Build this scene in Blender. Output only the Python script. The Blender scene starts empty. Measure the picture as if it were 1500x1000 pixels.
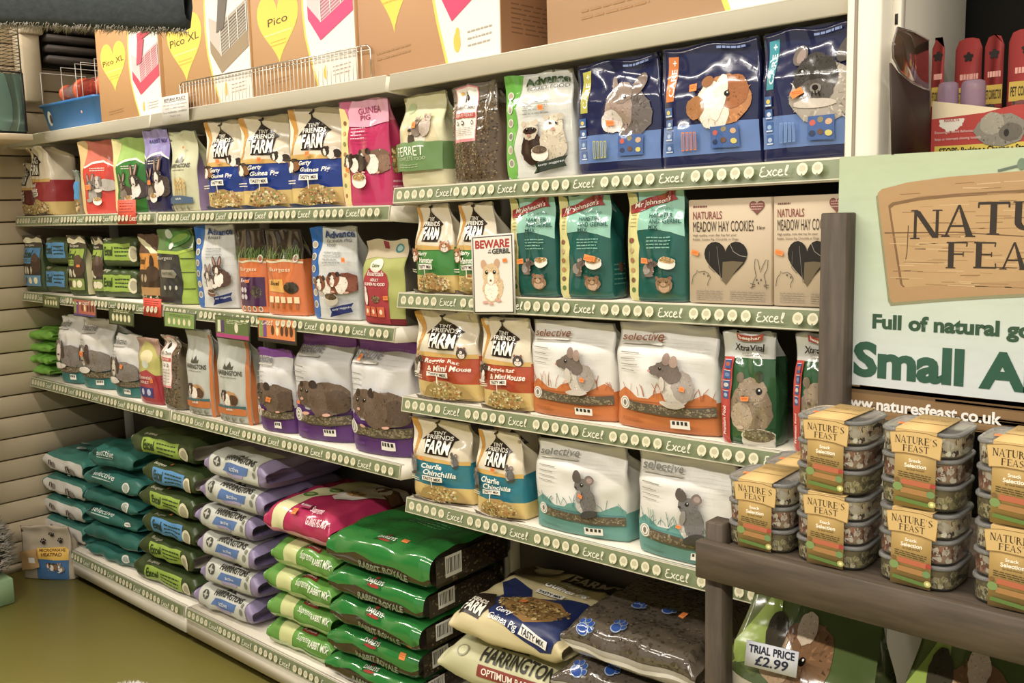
import bpy, math, random
import numpy as np
from mathutils import Matrix, Vector
from mathutils.geometry import delaunay_2d_cdt

# ------------------------------------------------------------------ camera
SC = bpy.context.scene
COL = SC.collection
F = 1422.5
ZC = 1.59                                   # camera height above the floor
PITCH, ROLL, YAW = math.radians(7.84), math.radians(-1.40), math.radians(42.37)
_f = np.array([-math.sin(YAW), math.cos(YAW), 0.0])
_r = np.array([math.cos(YAW), math.sin(YAW), 0.0])
_u = np.array([0, 0, 1.0])
FW = _f * math.cos(PITCH) - _u * math.sin(PITCH)
U1 = _u * math.cos(PITCH) + _f * math.sin(PITCH)
RI = _r * math.cos(ROLL) + U1 * math.sin(ROLL)
UP = -_r * math.sin(ROLL) + U1 * math.cos(ROLL)
cam = bpy.data.cameras.new('camera')
cam.sensor_width = 36.0
cam.lens = 36.0 * F / 1500.0
cam.clip_start = 0.02
camo = bpy.data.objects.new('camera', cam)
m = Matrix.Identity(4)
for i in range(3):
    m[i][0], m[i][1], m[i][2] = RI[i], UP[i], -FW[i]
m[0][3], m[1][3], m[2][3] = 0, 0, ZC
camo.matrix_world = m
COL.objects.link(camo)
SC.camera = camo

# ------------------------------------------------------------------ light
w = bpy.data.worlds.new('world')
SC.world = w
w.use_nodes = True
w.node_tree.nodes['Background'].inputs[0].default_value = (1.0, 0.93, 0.82, 1)
w.node_tree.nodes['Background'].inputs[1].default_value = 0.45


def area_light(name, loc, sx, sy, power, col=(1.0, 0.925, 0.825), rot=(0, 0, 0)):
    l = bpy.data.lights.new(name, 'AREA')
    l.shape = 'RECTANGLE'
    l.size, l.size_y = sx, sy
    l.energy = power
    l.color = col
    o = bpy.data.objects.new(name, l)
    o.location = loc
    o.rotation_euler = rot
    COL.objects.link(o)


# fluorescent battens of the shop ceiling, running along the aisle
for bx_ in (0.75, -0.95, -2.65, -4.1):
    area_light('ceiling_batten', (bx_, .88, 2.87), 1.5 if bx_ > -4 else .8, 0.10, 17 if bx_ > -4 else 26)
for bx_ in (0.9, -0.8, -2.5):
    area_light('ceiling_batten', (bx_, -.75, 2.87), 1.5, 0.10, 46)
SC.view_settings.view_transform = 'Standard'
SC.view_settings.look = 'None'
SC.view_settings.gamma = 1.0
SC.view_settings.use_curve_mapping = False
SC.view_settings.exposure = 0.24

# ------------------------------------------------------------------ pixel helpers (1500x1000 frame)


def ray(x, y):
    return FW + RI * ((x - 750) / F) + UP * ((500 - y) / F)


def onY(x, y, Y):
    d = ray(x, y)
    p = d * (Y / d[1])
    return np.array([p[0], Y, p[2] + ZC])


def Xat(px, Y, Z):
    a = RI - FW * ((px - 750) / F)
    return -(a[1] * Y + a[2] * (Z - ZC)) / a[0]


def Zat(py, X, Y):
    a = UP - FW * ((500 - py) / F)
    return ZC - (a[0] * X + a[1] * Y) / a[2]


def pix(P):
    P = np.array([P[0], P[1], P[2] - ZC], float)
    z = P @ FW
    return 750 + F * (P @ RI) / z, 500 - F * (P @ UP) / z


# ------------------------------------------------------------------ colours and materials
def C(h):
    if not isinstance(h, str):
        return tuple(h)
    h = h.lstrip('#')
    out = []
    for i in (0, 2, 4):
        c = int(h[i:i + 2], 16) / 255
        out.append(c / 12.92 if c <= 0.04045 else ((c + 0.055) / 1.055) ** 2.4)
    y = .25 * out[0] + .65 * out[1] + .10 * out[2]      # inks and paints of the shop are a little muted
    return tuple(y + (c - y) * .86 for c in out)


MATS = {}


def new_mat(name):
    m_ = bpy.data.materials.new(name)
    m_.use_nodes = True
    nt = m_.node_tree
    return m_, nt, nt.nodes['Principled BSDF']


def add_bump(nt, b, scale, strength, dist=0.002, detail=3.0, stretch=None):
    tc = nt.nodes.new('ShaderNodeTexCoord')
    n = nt.nodes.new('ShaderNodeTexNoise')
    n.inputs['Scale'].default_value = scale
    n.inputs['Detail'].default_value = detail
    if stretch:
        mp = nt.nodes.new('ShaderNodeMapping')
        mp.inputs['Scale'].default_value = stretch
        nt.links.new(tc.outputs['Object'], mp.inputs['Vector'])
        nt.links.new(mp.outputs['Vector'], n.inputs['Vector'])
    else:
        nt.links.new(tc.outputs['Object'], n.inputs['Vector'])
    bp = nt.nodes.new('ShaderNodeBump')
    bp.inputs['Strength'].default_value = strength
    bp.inputs['Distance'].default_value = dist
    nt.links.new(n.outputs['Fac'], bp.inputs['Height'])
    nt.links.new(bp.outputs['Normal'], b.inputs['Normal'])
    return n


def print_mat(name, rough, coat=0.0, coat_r=0.1, bump=0.0, bscale=18.0, spec=0.5):
    """printed surface: colour comes from the mesh's own ink colours"""
    m_, nt, b = new_mat(name)
    a = nt.nodes.new('ShaderNodeVertexColor')
    a.layer_name = 'Col'
    nt.links.new(a.outputs['Color'], b.inputs['Base Color'])
    b.inputs['Roughness'].default_value = rough
    b.inputs['Specular IOR Level'].default_value = spec
    b.inputs['Coat Weight'].default_value = coat
    b.inputs['Coat Roughness'].default_value = coat_r
    if bump:
        add_bump(nt, b, bscale, bump, 0.01)
    MATS[name] = m_
    return m_


print_mat('paper', 0.75, spec=0.25)
print_mat('card', 0.6, spec=0.35)
print_mat('satin', 0.38, bump=0.25, bscale=14)
print_mat('film', 0.22, coat=0.3, coat_r=0.12, bump=0.4, bscale=11)
print_mat('gloss', 0.16, coat=0.8, coat_r=0.05, bump=0.5, bscale=10)


def flat_mat(name, col, rough=0.5, metal=0.0, noise=0.0, nscale=30, bump=0.0, spec=0.5, stretch=None, col2=None, trans=0.0,
             ior=1.45, alpha=1.0, coat=0.0):
    m_, nt, b = new_mat(name)
    c = C(col)
    b.inputs['Base Color'].default_value = (*c, 1)
    b.inputs['Roughness'].default_value = rough
    b.inputs['Metallic'].default_value = metal
    b.inputs['Specular IOR Level'].default_value = spec
    b.inputs['Transmission Weight'].default_value = trans
    b.inputs['IOR'].default_value = ior
    b.inputs['Alpha'].default_value = alpha
    b.inputs['Coat Weight'].default_value = coat
    if bump or noise:
        n = add_bump(nt, b, nscale, bump, 0.003, 4.0, stretch)
        if noise:
            rp = nt.nodes.new('ShaderNodeValToRGB')
            c2 = C(col2) if col2 else tuple(x * (1 - noise) for x in c)
            rp.color_ramp.elements[0].color = (*c2, 1)
            rp.color_ramp.elements[1].color = (*c, 1)
            rp.color_ramp.elements[0].position = 0.32
            rp.color_ramp.elements[1].position = 0.68
            nt.links.new(n.outputs['Fac'], rp.inputs['Fac'])
            nt.links.new(rp.outputs['Color'], b.inputs['Base Color'])
    MATS[name] = m_
    return m_


flat_mat('floor', '#b9ae4a', 0.30, noise=0.10, nscale=2.2, bump=0.0, spec=0.4)
flat_mat('slat', '#dcc8a4', 0.55, noise=0.05, nscale=6)
flat_mat('groove', '#6d5a3e', 0.7)
flat_mat('wallpaint', '#c9b795', 0.7, noise=0.04, nscale=3)
flat_mat('ceilpaint', '#b9b2a4', 0.8, noise=0.04, nscale=4)
flat_mat('darkpanel', '#4a4038', 0.6, noise=0.2, nscale=9)
flat_mat('shelfmetal', '#e3dcc9', 0.42, noise=0.03, nscale=12, spec=0.4)
flat_mat('shelfdark', '#8a7f6c', 0.6, noise=0.06, nscale=12)
flat_mat('backpanel', '#6f6553', 0.7, noise=0.06, nscale=8)
flat_mat('black', '#15130f', 0.6)
flat_mat('slot', '#2c2824', 0.7)
flat_mat('wood', '#574a3b', 0.62, noise=0.35, nscale=7, bump=0.25, stretch=(1.0, 9.0, 9.0), col2='#3d3327')
flat_mat('woodv', '#574a3b', 0.62, noise=0.35, nscale=7, bump=0.25, stretch=(9.0, 9.0, 1.0), col2='#3d3327')
flat_mat('chrome', '#d6d2c8', 0.22, metal=1.0)
flat_mat('whitewire', '#e8e4da', 0.35)
flat_mat('bluepl', '#1f6fb0', 0.3)
flat_mat('orangepl', '#e8622c', 0.3)
flat_mat('redclear', '#e0503a', 0.08, trans=0.75, ior=1.3)
flat_mat('clear', '#f3f1ea', 0.06, trans=0.95, ior=1.25, spec=0.5)
flat_mat('clearlid', '#f4f2ee', 0.12, trans=0.85, ior=1.2)
flat_mat('tankglass', '#cfe6da', 0.04, trans=0.95, ior=1.15)
flat_mat('fabric', '#484e52', 0.95, noise=0.2, nscale=90, bump=0.5, spec=0.1)
flat_mat('furgrey', '#b5aca0', 0.95, noise=0.25, nscale=60, spec=0.1)
flat_mat('furdark', '#55504a', 0.95, noise=0.25, nscale=60, spec=0.1)
flat_mat('furwhite', '#ebe6dc', 0.95, noise=0.08, nscale=60, spec=0.1)
flat_mat('furblack', '#2b2927', 0.95, noise=0.1, nscale=60, spec=0.1)
flat_mat('boardgreen', '#88a878', 0.6)


# ------------------------------------------------------------------ mesh helpers
def mesh_obj(name, V, T, mat, parent=None, cols=None, smooth=False, loc=None):
    """V (n,3); T list/array of tris or quads; cols per face (m,3) or per vertex via dict"""
    me = bpy.data.meshes.new(name)
    V = np.asarray(V, np.float32)
    me.vertices.add(len(V))
    me.vertices.foreach_set('co', V.ravel())
    if isinstance(T, np.ndarray) and T.ndim == 2:
        k = T.shape[1]
        nf = len(T)
        me.loops.add(nf * k)
        me.polygons.add(nf)
        me.loops.foreach_set('vertex_index', T.astype(np.int32).ravel())
        me.polygons.foreach_set('loop_start', np.arange(0, nf * k, k, dtype=np.int32))
        tot = np.full(nf, k)
    else:
        nf = len(T)
        tot = np.array([len(t) for t in T])
        idx = np.concatenate([np.asarray(t) for t in T]).astype(np.int32)
        me.loops.add(len(idx))
        me.polygons.add(nf)
        me.loops.foreach_set('vertex_index', idx)
        me.polygons.foreach_set('loop_start', np.concatenate([[0], np.cumsum(tot)[:-1]]).astype(np.int32))
    me.update(calc_edges=True)
    if smooth:
        me.polygons.foreach_set('use_smooth', np.ones(len(me.polygons), bool))
    if cols is not None:
        at = me.color_attributes.new('Col', 'FLOAT_COLOR', 'CORNER')
        cc = np.repeat(np.asarray(cols, np.float32), tot, axis=0)
        cc = np.concatenate([cc, np.ones((len(cc), 1), np.float32)], 1)
        if len(cc) == len(at.data):
            at.data.foreach_set('color', cc.ravel())
    me.materials.append(MATS[mat] if isinstance(mat, str) else mat)
    o = bpy.data.objects.new(name, me)
    COL.objects.link(o)
    if parent is not None:
        o.parent = parent
    if loc is not None:
        o.location = loc
    return o


def tag(o, label=None, cat=None, group=None, kind=None):
    if label:
        o['label'] = label
    if cat:
        o['category'] = cat
    if group:
        o['group'] = group
    if kind:
        o['kind'] = kind
    return o


def empty(name, loc, rot=(0, 0, 0), label=None, cat=None, group=None, kind=None):
    o = bpy.data.objects.new(name, None)
    o.empty_display_size = 0.05
    o.location = loc
    o.rotation_euler = rot
    COL.objects.link(o)
    return tag(o, label, cat, group, kind)


class MB:
    """collects simple solids into one mesh"""

    def __init__(s):
        s.V = []
        s.T = []
        s.c = []

    def add(s, V, T, col=None):
        n = len(s.V)
        s.V += [tuple(v) for v in V]
        s.T += [tuple(i + n for i in t) for t in T]
        if col is not None:
            s.c += [C(col)] * len(T)
        return s

    def box(s, x0, x1, y0, y1, z0, z1, col=None, b=0.0):
        if b <= 0:
            V = [(x, y, z) for z in (z0, z1) for y in (y0, y1) for x in (x0, x1)]
            T = [(0, 2, 3, 1), (4, 5, 7, 6), (0, 1, 5, 4), (2, 6, 7, 3), (0, 4, 6, 2), (1, 3, 7, 5)]
            return s.add(V, T, col)
        b = min(b, (x1 - x0) / 2.01, (y1 - y0) / 2.01, (z1 - z0) / 2.01)
        rings = []
        for z, i in ((z0, b), (z0 + b, 0), (z1 - b, 0), (z1, b)):
            a, c_, d, e = x0 + i, x1 - i, y0 + i, y1 - i
            k = b if i == 0 else b * .4
            rings.append([(a + k, d, z), (c_ - k, d, z), (c_, d + k, z), (c_, e - k, z), (c_ - k, e, z), (a + k, e, z), (a, e - k, z), (a, d + k, z)])
        V = [p for r in rings for p in r]
        T = [tuple(range(7, -1, -1)), tuple(range(24, 32))]
        for k in range(3):
            for j in range(8):
                T.append((k * 8 + j, k * 8 + (j + 1) % 8, k * 8 + 8 + (j + 1) % 8, k * 8 + 8 + j))
        return s.add(V, T, col)

    def prism(s, poly, axis, a, b, col=None):
        """poly 2D in the two other axes, extruded along axis from a to b"""
        n = len(poly)

        def mk(p, t):
            return {'x': (t, p[0], p[1]), 'y': (p[0], t, p[1]), 'z': (p[0], p[1], t)}[axis]
        V = [mk(p, a) for p in poly] + [mk(p, b) for p in poly]
        T = [tuple(range(n))[::-1], tuple(range(n, 2 * n))] + [(i, (i + 1) % n, n + (i + 1) % n, n + i) for i in range(n)]
        return s.add(V, T, col)

    def tube(s, pts, r, n=8, col=None, closed=False):
        pts = [np.array(p, float) for p in pts]
        m_ = len(pts)
        V = []
        for i, p in enumerate(pts):
            t = (pts[(i + 1) % m_] - pts[i - 1]) if closed else (pts[min(i + 1, m_ - 1)] - pts[max(i - 1, 0)])
            t = t / (np.linalg.norm(t) + 1e-9)
            h = np.array([0, 0, 1.0]) if abs(t[2]) < .9 else np.array([1.0, 0, 0])
            a = np.cross(t, h)
            a /= np.linalg.norm(a)
            b = np.cross(t, a)
            rr = r[i] if hasattr(r, '__len__') else r
            V += [p + rr * (a * math.cos(2 * math.pi * j / n) + b * math.sin(2 * math.pi * j / n)) for j in range(n)]
        T = []
        for i in range(m_ if closed else m_ - 1):
            k = (i + 1) % m_
            T += [(i * n + j, i * n + (j + 1) % n, k * n + (j + 1) % n, k * n + j) for j in range(n)]
        if not closed:
            T += [tuple(range(n))[::-1], tuple(range((m_ - 1) * n, m_ * n))]
        return s.add(V, T, col)

    def lathe(s, prof, n=20, cx=0, cy=0, col=None, sx=1, sy=1, pw=1.0):
        """prof list of (r,z); pw<1 squares the section"""
        V = []
        for (r_, z) in prof:
            for j in range(n):
                a = 2 * math.pi * j / n
                c_, s_ = math.cos(a), math.sin(a)
                V.append((cx + sx * r_ * math.copysign(abs(c_) ** pw, c_), cy + sy * r_ * math.copysign(abs(s_) ** pw, s_), z))
        T = []
        for i in range(len(prof) - 1):
            T += [(i * n + j, i * n + (j + 1) % n, (i + 1) * n + (j + 1) % n, (i + 1) * n + j) for j in range(n)]
        if prof[0][0] > 1e-6:
            T.append(tuple(range(n))[::-1])
        if prof[-1][0] > 1e-6:
            T.append(tuple(range((len(prof) - 1) * n, len(prof) * n)))
        return s.add(V, T, col)

    def build(s, name, mat, parent=None, smooth=False, loc=None):
        return mesh_obj(name, s.V, s.T, mat, parent, s.c if s.c and len(s.c) == len(s.T) else None, smooth, loc)


# ------------------------------------------------------------------ lettering
GLY = {}


def glyph(ch, bold):
    k = (ch, bold)
    if k in GLY:
        return GLY[k]

    def ev(t):
        cu = bpy.data.curves.new('g', 'FONT')
        cu.body = t
        cu.resolution_u = 3
        cu.offset = bold
        o = bpy.data.objects.new('g', cu)
        me = bpy.data.meshes.new_from_object(o)
        me.calc_loop_triangles()
        n = len(me.vertices)
        V = np.zeros(n * 3, np.float32)
        me.vertices.foreach_get('co', V)
        T = np.zeros(len(me.loop_triangles) * 3, np.int32)
        me.loop_triangles.foreach_get('vertices', T)
        bpy.data.objects.remove(o)
        bpy.data.curves.remove(cu)
        bpy.data.meshes.remove(me)
        return V.reshape(-1, 3)[:, :2], T.reshape(-1, 3)
    V, T = ev(ch)
    A = ev('H' + ch + 'H')[0]
    B = ev('HH')[0]
    adv = (A[:, 0].max() - B[:, 0].max()) if len(A) else .3
    GLY[k] = (V, T, float(adv))
    return GLY[k]


def text_mesh(s, bold=0.0):
    Vs, Ts, x, n = [], [], 0.0, 0
    for ch in s:
        if ch == ' ':
            x += .30
            continue
        V, T, a = glyph(ch, bold)
        Vs.append(V + [x, 0])
        Ts.append(T + n)
        n += len(V)
        x += a
    return np.concatenate(Vs).astype(float), np.concatenate(Ts)


# ------------------------------------------------------------------ printed decals that follow a surface
class Surf:
    """grid of surface points; maps (u,v) to position + normal"""

    def __init__(s, us, vs, P, flip=False):
        s.us, s.vs, s.P = np.asarray(us), np.asarray(vs), np.asarray(P, float)      # P[v,u,3]
        du = np.gradient(s.P, axis=1)
        dv = np.gradient(s.P, axis=0)
        n = np.cross(du, dv)
        n /= np.linalg.norm(n, axis=2, keepdims=True) + 1e-12
        s.N = -n if flip else n

    def at(s, u, v, off):
        u = np.clip(u, 0, 1)
        v = np.clip(v, 0, 1)
        i = np.clip(np.searchsorted(s.us, u, side='right') - 1, 0, len(s.us) - 2)
        j = np.clip(np.searchsorted(s.vs, v, side='right') - 1, 0, len(s.vs) - 2)
        a = ((u - s.us[i]) / (s.us[i + 1] - s.us[i]))[:, None]
        b = ((v - s.vs[j]) / (s.vs[j + 1] - s.vs[j]))[:, None]

        def bl(G):
            return (G[j, i] * (1 - a) + G[j, i + 1] * a) * (1 - b) + (G[j + 1, i] * (1 - a) + G[j + 1, i + 1] * a) * b
        return bl(s.P) + bl(s.N) * off


def flat_surf(p00, p10, p01, nu=2, nv=2):
    p00, p10, p01 = map(lambda p: np.array(p, float), (p00, p10, p01))
    us, vs = np.linspace(0, 1, nu), np.linspace(0, 1, nv)
    P = p00 + us[None, :, None] * (p10 - p00) + vs[:, None, None] * (p01 - p00)
    return Surf(us, vs, P)


def subdiv(P, T, step):
    """split long triangles so lettering hugs the surface"""
    for _ in range(3):
        a, b, c = P[T[:, 0]], P[T[:, 1]], P[T[:, 2]]
        L = np.maximum(np.maximum(np.linalg.norm(a - b, axis=1), np.linalg.norm(b - c, axis=1)), np.linalg.norm(c - a, axis=1))
        big = L > step
        if not big.any():
            break
        t = T[big]
        n = len(P)
        k = len(t)
        P = np.concatenate([P, (P[t[:, 0]] + P[t[:, 1]]) / 2, (P[t[:, 1]] + P[t[:, 2]]) / 2, (P[t[:, 2]] + P[t[:, 0]]) / 2])
        i = np.arange(k)
        ab, bc, ca = n + i, n + k + i, n + 2 * k + i
        T = np.concatenate([T[~big], np.stack([t[:, 0], ab, ca], 1), np.stack([t[:, 1], bc, ab], 1), np.stack([t[:, 2], ca, bc], 1), np.stack([ab, bc, ca], 1)])
    return P, T


class Canvas:
    def __init__(s, surf, asp, seed=0, step=.045, base=.0009, lay=.00022, x0=0, x1=1, y0=0, y1=1):
        s.surf, s.asp, s.step = surf, asp, step
        s.base, s.lay, s.k = base, lay, 0
        s.parts = {}
        s.cur = 'print'
        s.rg = random.Random(seed)
        s.win = (x0, x1, y0, y1)

    def grid(s):
        x0, x1, y0, y1 = s.win
        if len(s.surf.us) < 3:
            return [], []
        return [(u - x0) / (x1 - x0) for u in s.surf.us], [(v - y0) / (y1 - y0) for v in s.surf.vs]

    def part(s, n, new=False):
        s.cur = n + ('#%d' % len(s.parts) if new else '')
        return s

    def add(s, p, T, col):
        if len(T) == 0:
            return
        p = np.asarray(p, float)
        x0, x1, y0, y1 = s.win
        P = s.surf.at(x0 + p[:, 0] * (x1 - x0), y0 + p[:, 1] * (y1 - y0), s.base + s.lay * s.k)
        s.k += 1
        T = np.asarray(T)
        col = np.asarray(col, float)
        if col.ndim == 1:
            col = np.repeat(col[None], len(T), 0)
        bb = (p[:, 0].min(), p[:, 0].max(), p[:, 1].min(), p[:, 1].max())
        s.parts.setdefault(s.cur, []).append((P, T, col, bb))

    def rect(s, x0, y0, x1, y1, col, slope=0.0):
        if slope or len(s.surf.us) < 3:
            nx = max(1, int(math.ceil((x1 - x0) / s.step)))
            ny = max(1, int(math.ceil((y1 - y0) / s.step)))
            ax, ay = np.linspace(x0, x1, nx + 1), np.linspace(y0, y1, ny + 1)
        else:
            GX, GY = s.grid()
            ax = np.array([x0] + [g for g in GX if x0 + 1e-4 < g < x1 - 1e-4] + [x1])
            ay = np.array([y0] + [g for g in GY if y0 + 1e-4 < g < y1 - 1e-4] + [y1])
            nx, ny = len(ax) - 1, len(ay) - 1
        gx, gy = np.meshgrid(ax, ay)
        p = np.stack([gx.ravel(), (gy + slope * (gx - x0)).ravel()], 1)
        T = []
        for j in range(ny):
            for i in range(nx):
                a = j * (nx + 1) + i
                T += [(a, a + 1, a + nx + 2), (a, a + nx + 2, a + nx + 1)]
        s.add(p, np.array(T), C(col))

    def poly(s, pts, col):
        pts = [tuple(p) for p in pts]
        out = []
        for i, p in enumerate(pts):
            q = pts[(i + 1) % len(pts)]
            L = math.hypot(q[0] - p[0], q[1] - p[1])
            n = max(1, int(L / s.step))
            out += [(p[0] + (q[0] - p[0]) * k / n, p[1] + (q[1] - p[1]) * k / n) for k in range(n)]
        xs, ys = [p[0] for p in out], [p[1] for p in out]
        n0 = len(out)
        g = []
        if max(xs) - min(xs) > s.step * 1.5 or max(ys) - min(ys) > s.step * 1.5:
            GX, GY = s.grid()
            g = [(x, y) for x in GX for y in GY if min(xs) < x < max(xs) and min(ys) < y < max(ys)]
        r = delaunay_2d_cdt([Vector(p) for p in out + g], [], [list(range(n0))], 1, 1e-7)
        T = [t for f_ in r[2] for t in [(f_[0], f_[i], f_[i + 1]) for i in range(1, len(f_) - 1)]]
        if T:
            s.add(np.array([(v.x, v.y) for v in r[0]]), np.array(T), C(col))

    def ell(s, cx, cy, rx, ry, col, rot=0.0, n=22, jag=0.0, a0=0, a1=360):
        """rx, ry in height units; corrected for the aspect of the face"""
        pts = []
        m_ = n if a1 - a0 >= 360 else n + 1
        for i in range(m_):
            a = math.radians(a0 + (a1 - a0) * i / n)
            k = 1 + jag * (s.rg.random() - .5) * 2
            x, y = rx * k * math.cos(a), ry * k * math.sin(a)
            c_, s_ = math.cos(rot), math.sin(rot)
            pts.append((cx + (x * c_ - y * s_) / s.asp, cy + x * s_ + y * c_))
        s.poly(pts, col)

    def fur(s, cx, cy, rx, ry, col, rot=0.0, n=40, var=.25, dirn=None):
        """soft animal shape: ragged ellipse and short hair strokes"""
        s.ell(cx, cy, rx, ry, col, rot, 26, .06)
        c = np.array(C(col))
        p, T, cc = [], [], []
        for i in range(n):
            a = s.rg.random() * 6.283
            q = math.sqrt(s.rg.random()) * .88
            x, y = rx * q * math.cos(a), ry * q * math.sin(a)
            d = (dirn if dirn is not None else math.atan2(y * rx, x * ry + 1e-6)) + s.rg.uniform(-.5, .5)
            L = .20 * min(rx, ry) * s.rg.uniform(.6, 1.3)
            w_ = L * .22
            pts = [(x - w_ * math.sin(d), y + w_ * math.cos(d)), (x + w_ * math.sin(d), y - w_ * math.cos(d)), (x + L * math.cos(d), y + L * math.sin(d))]
            c_, s_ = math.cos(rot), math.sin(rot)
            k = len(p)
            p += [(cx + (X * c_ - Y * s_) / s.asp, cy + X * s_ + Y * c_) for X, Y in pts]
            T.append((k, k + 1, k + 2))
            cc.append(np.clip(c * (1 + s.rg.uniform(-var, var) * 1.6), 0, 1))
        s.add(p, np.array(T), np.array(cc))

    def bits(s, cx, cy, rx, ry, cols, n, size, rect=False):
        """scatter of loose pieces (muesli, pellets)"""
        p, T, cc = [], [], []
        cols = [C(c) for c in cols]
        for i in range(n):
            if rect:
                x, y = s.rg.uniform(-rx, rx), s.rg.uniform(-ry, ry)
            else:
                a, q = s.rg.random() * 6.283, math.sqrt(s.rg.random())
                x, y = rx * q * math.cos(a), ry * q * math.sin(a)
            a0 = s.rg.random() * 6.28
            L = size * s.rg.uniform(.6, 1.3)
            k = len(p)
            for j in range(5):
                a = a0 + j * 1.257
                rr = L * s.rg.uniform(.6, 1.0)
                p.append((cx + (x + rr * math.cos(a)) / s.asp, cy + y + rr * .8 * math.sin(a)))
            T += [(k, k + 1, k + 2), (k, k + 2, k + 3), (k, k + 3, k + 4)]
            c = np.array(s.rg.choice(cols)) * s.rg.uniform(.75, 1.15)
            cc += [np.clip(c, 0, 1)] * 3
        s.add(p, np.array(T), np.array(cc))

    def text(s, t, x0, y0, x1, y1, col, bold=0.0, shear=0.0, slope=0.0, arc=0.0):
        V, T = text_mesh(t, bold)
        V = V.copy()
        V[:, 0] += shear * V[:, 1]
        mn, mx = V.min(0), V.max(0)
        V = (V - mn) / np.maximum(mx - mn, 1e-6)
        X = x0 + V[:, 0] * (x1 - x0)
        Y = y0 + V[:, 1] * (y1 - y0) + slope * (X - x0) + arc * (1 - (2 * V[:, 0] - 1) ** 2)
        P, T = subdiv(np.stack([X, Y], 1), T, s.step * .45)
        s.k += 4
        s.add(P, T, C(col))
        s.k -= 3

    def stroke(s, pts, wd, col):
        """pen line, wd in height units"""
        p, T = [], []
        for i, q in enumerate(pts):
            a, b = pts[max(i - 1, 0)], pts[min(i + 1, len(pts) - 1)]
            dx, dy = (b[0] - a[0]) * s.asp, b[1] - a[1]
            L = math.hypot(dx, dy) + 1e-9
            nx, ny = -dy / L * wd / 2, dx / L * wd / 2
            p += [(q[0] + nx / s.asp, q[1] + ny), (q[0] - nx / s.asp, q[1] - ny)]
            if i:
                k = 2 * i
                T += [(k - 2, k - 1, k + 1), (k - 2, k + 1, k)]
        s.add(p, np.array(T), C(col))

    def lines(s, x0, y0, x1, y1, n, col, th=.35, slope=0.0, gap=True):
        """block of small print too fine to read"""
        p, T = [], []
        for i in range(n):
            yc = y1 - (i + .5) * (y1 - y0) / n
            h = (y1 - y0) / n * th / 2
            x, xe = x0, x1 - (x1 - x0) * (0.25 * s.rg.random() if i % 3 == 2 else .04 * s.rg.random())
            while x < xe:
                w_ = min((x1 - x0) * s.rg.uniform(.08, .2), xe - x) if gap else xe - x
                k = len(p)
                ys = yc + slope * (x - x0)
                p += [(x, ys - h), (x + w_, ys - h + slope * w_), (x + w_, ys + h + slope * w_), (x, ys + h)]
                T += [(k, k + 1, k + 2), (k, k + 2, k + 3)]
                x += w_ + (x1 - x0) * .03
        s.add(p, np.array(T), C(col))

    def heart(s, cx, cy, w_, h, col, rot=0):
        pts = []
        for i in range(36):
            t = 2 * math.pi * i / 36
            x = 16 * math.sin(t) ** 3 / 34 * w_
            y = (13 * math.cos(t) - 5 * math.cos(2 * t) - 2 * math.cos(3 * t) - math.cos(4 * t) + 2.5) / 29 * h
            c_, s_ = math.cos(rot), math.sin(rot)
            pts.append((cx + (x * c_ - y * s_) / s.asp, cy + x * s_ + y * c_))
        s.poly(pts, col)

    def barcode(s, x0, y0, x1, y1, back='#e9e6dc', col='#2a2a28'):
        s.rect(x0, y0, x1, y1, back)
        p, T = [], []
        x = x0 + (x1 - x0) * .08
        while x < x1 - (x1 - x0) * .1:
            w_ = (x1 - x0) * s.rg.uniform(.02, .06)
            k = len(p)
            p += [(x, y0 + (y1 - y0) * .18), (x + w_, y0 + (y1 - y0) * .18), (x + w_, y1 - (y1 - y0) * .12), (x, y1 - (y1 - y0) * .12)]
            T += [(k, k + 1, k + 2), (k, k + 2, k + 3)]
            x += w_ + (x1 - x0) * s.rg.uniform(.03, .06)
        s.add(p, np.array(T), C(col))

    def paw(s, cx, cy, r_, col, rot=0.0, edge=None):
        for k, c in ((1.22, edge), (1.0, col)):
            if c is None:
                continue
            cs, sn = math.cos(rot), math.sin(rot)

            def E(dx, dy, a, b):
                s.ell(cx + (dx * cs - dy * sn) * r_ / s.asp, cy + (dx * sn + dy * cs) * r_, a * r_ * k, b * r_ * k, c, rot, 12)
            E(0, -.25, .62, .5)
            for dx, dy in ((-.72, .28), (-.28, .68), (.28, .68), (.72, .28)):
                E(dx, dy, .22, .3)

    def sticker(s, x, y, w_, h, rot=0.05, part='price_sticker'):
        old = s.cur
        s.cur = part
        c_, s_ = math.cos(rot), math.sin(rot)
        pts = [(x + (a * c_ - b * s_) / s.asp, y + a * s_ + b * c_) for a, b in ((-w_ / 2, -h / 2), (w_ / 2, -h / 2), (w_ / 2, h / 2), (-w_ / 2, h / 2))]
        s.poly(pts, '#f0862c')
        s.lines(x - w_ * .38 / s.asp, y - h * .22, x + w_ * .38 / s.asp, y + h * .25, 2, '#c0561a', .4)
        s.cur = old

    def groups(s, L):
        """printed pieces that stand apart on the face become parts of their own"""
        gs = []
        for a in L:
            x0, x1, y0, y1 = a[3]
            hit = [g for g in gs if any(x0 < b[3][1] and b[3][0] < x1 and y0 < b[3][3] and b[3][2] < y1 for b in g)]
            new = [b for g in hit for b in g] + [a]
            gs = [g for g in gs if not any(g is q for q in hit)] + [new]
        return gs

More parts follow.
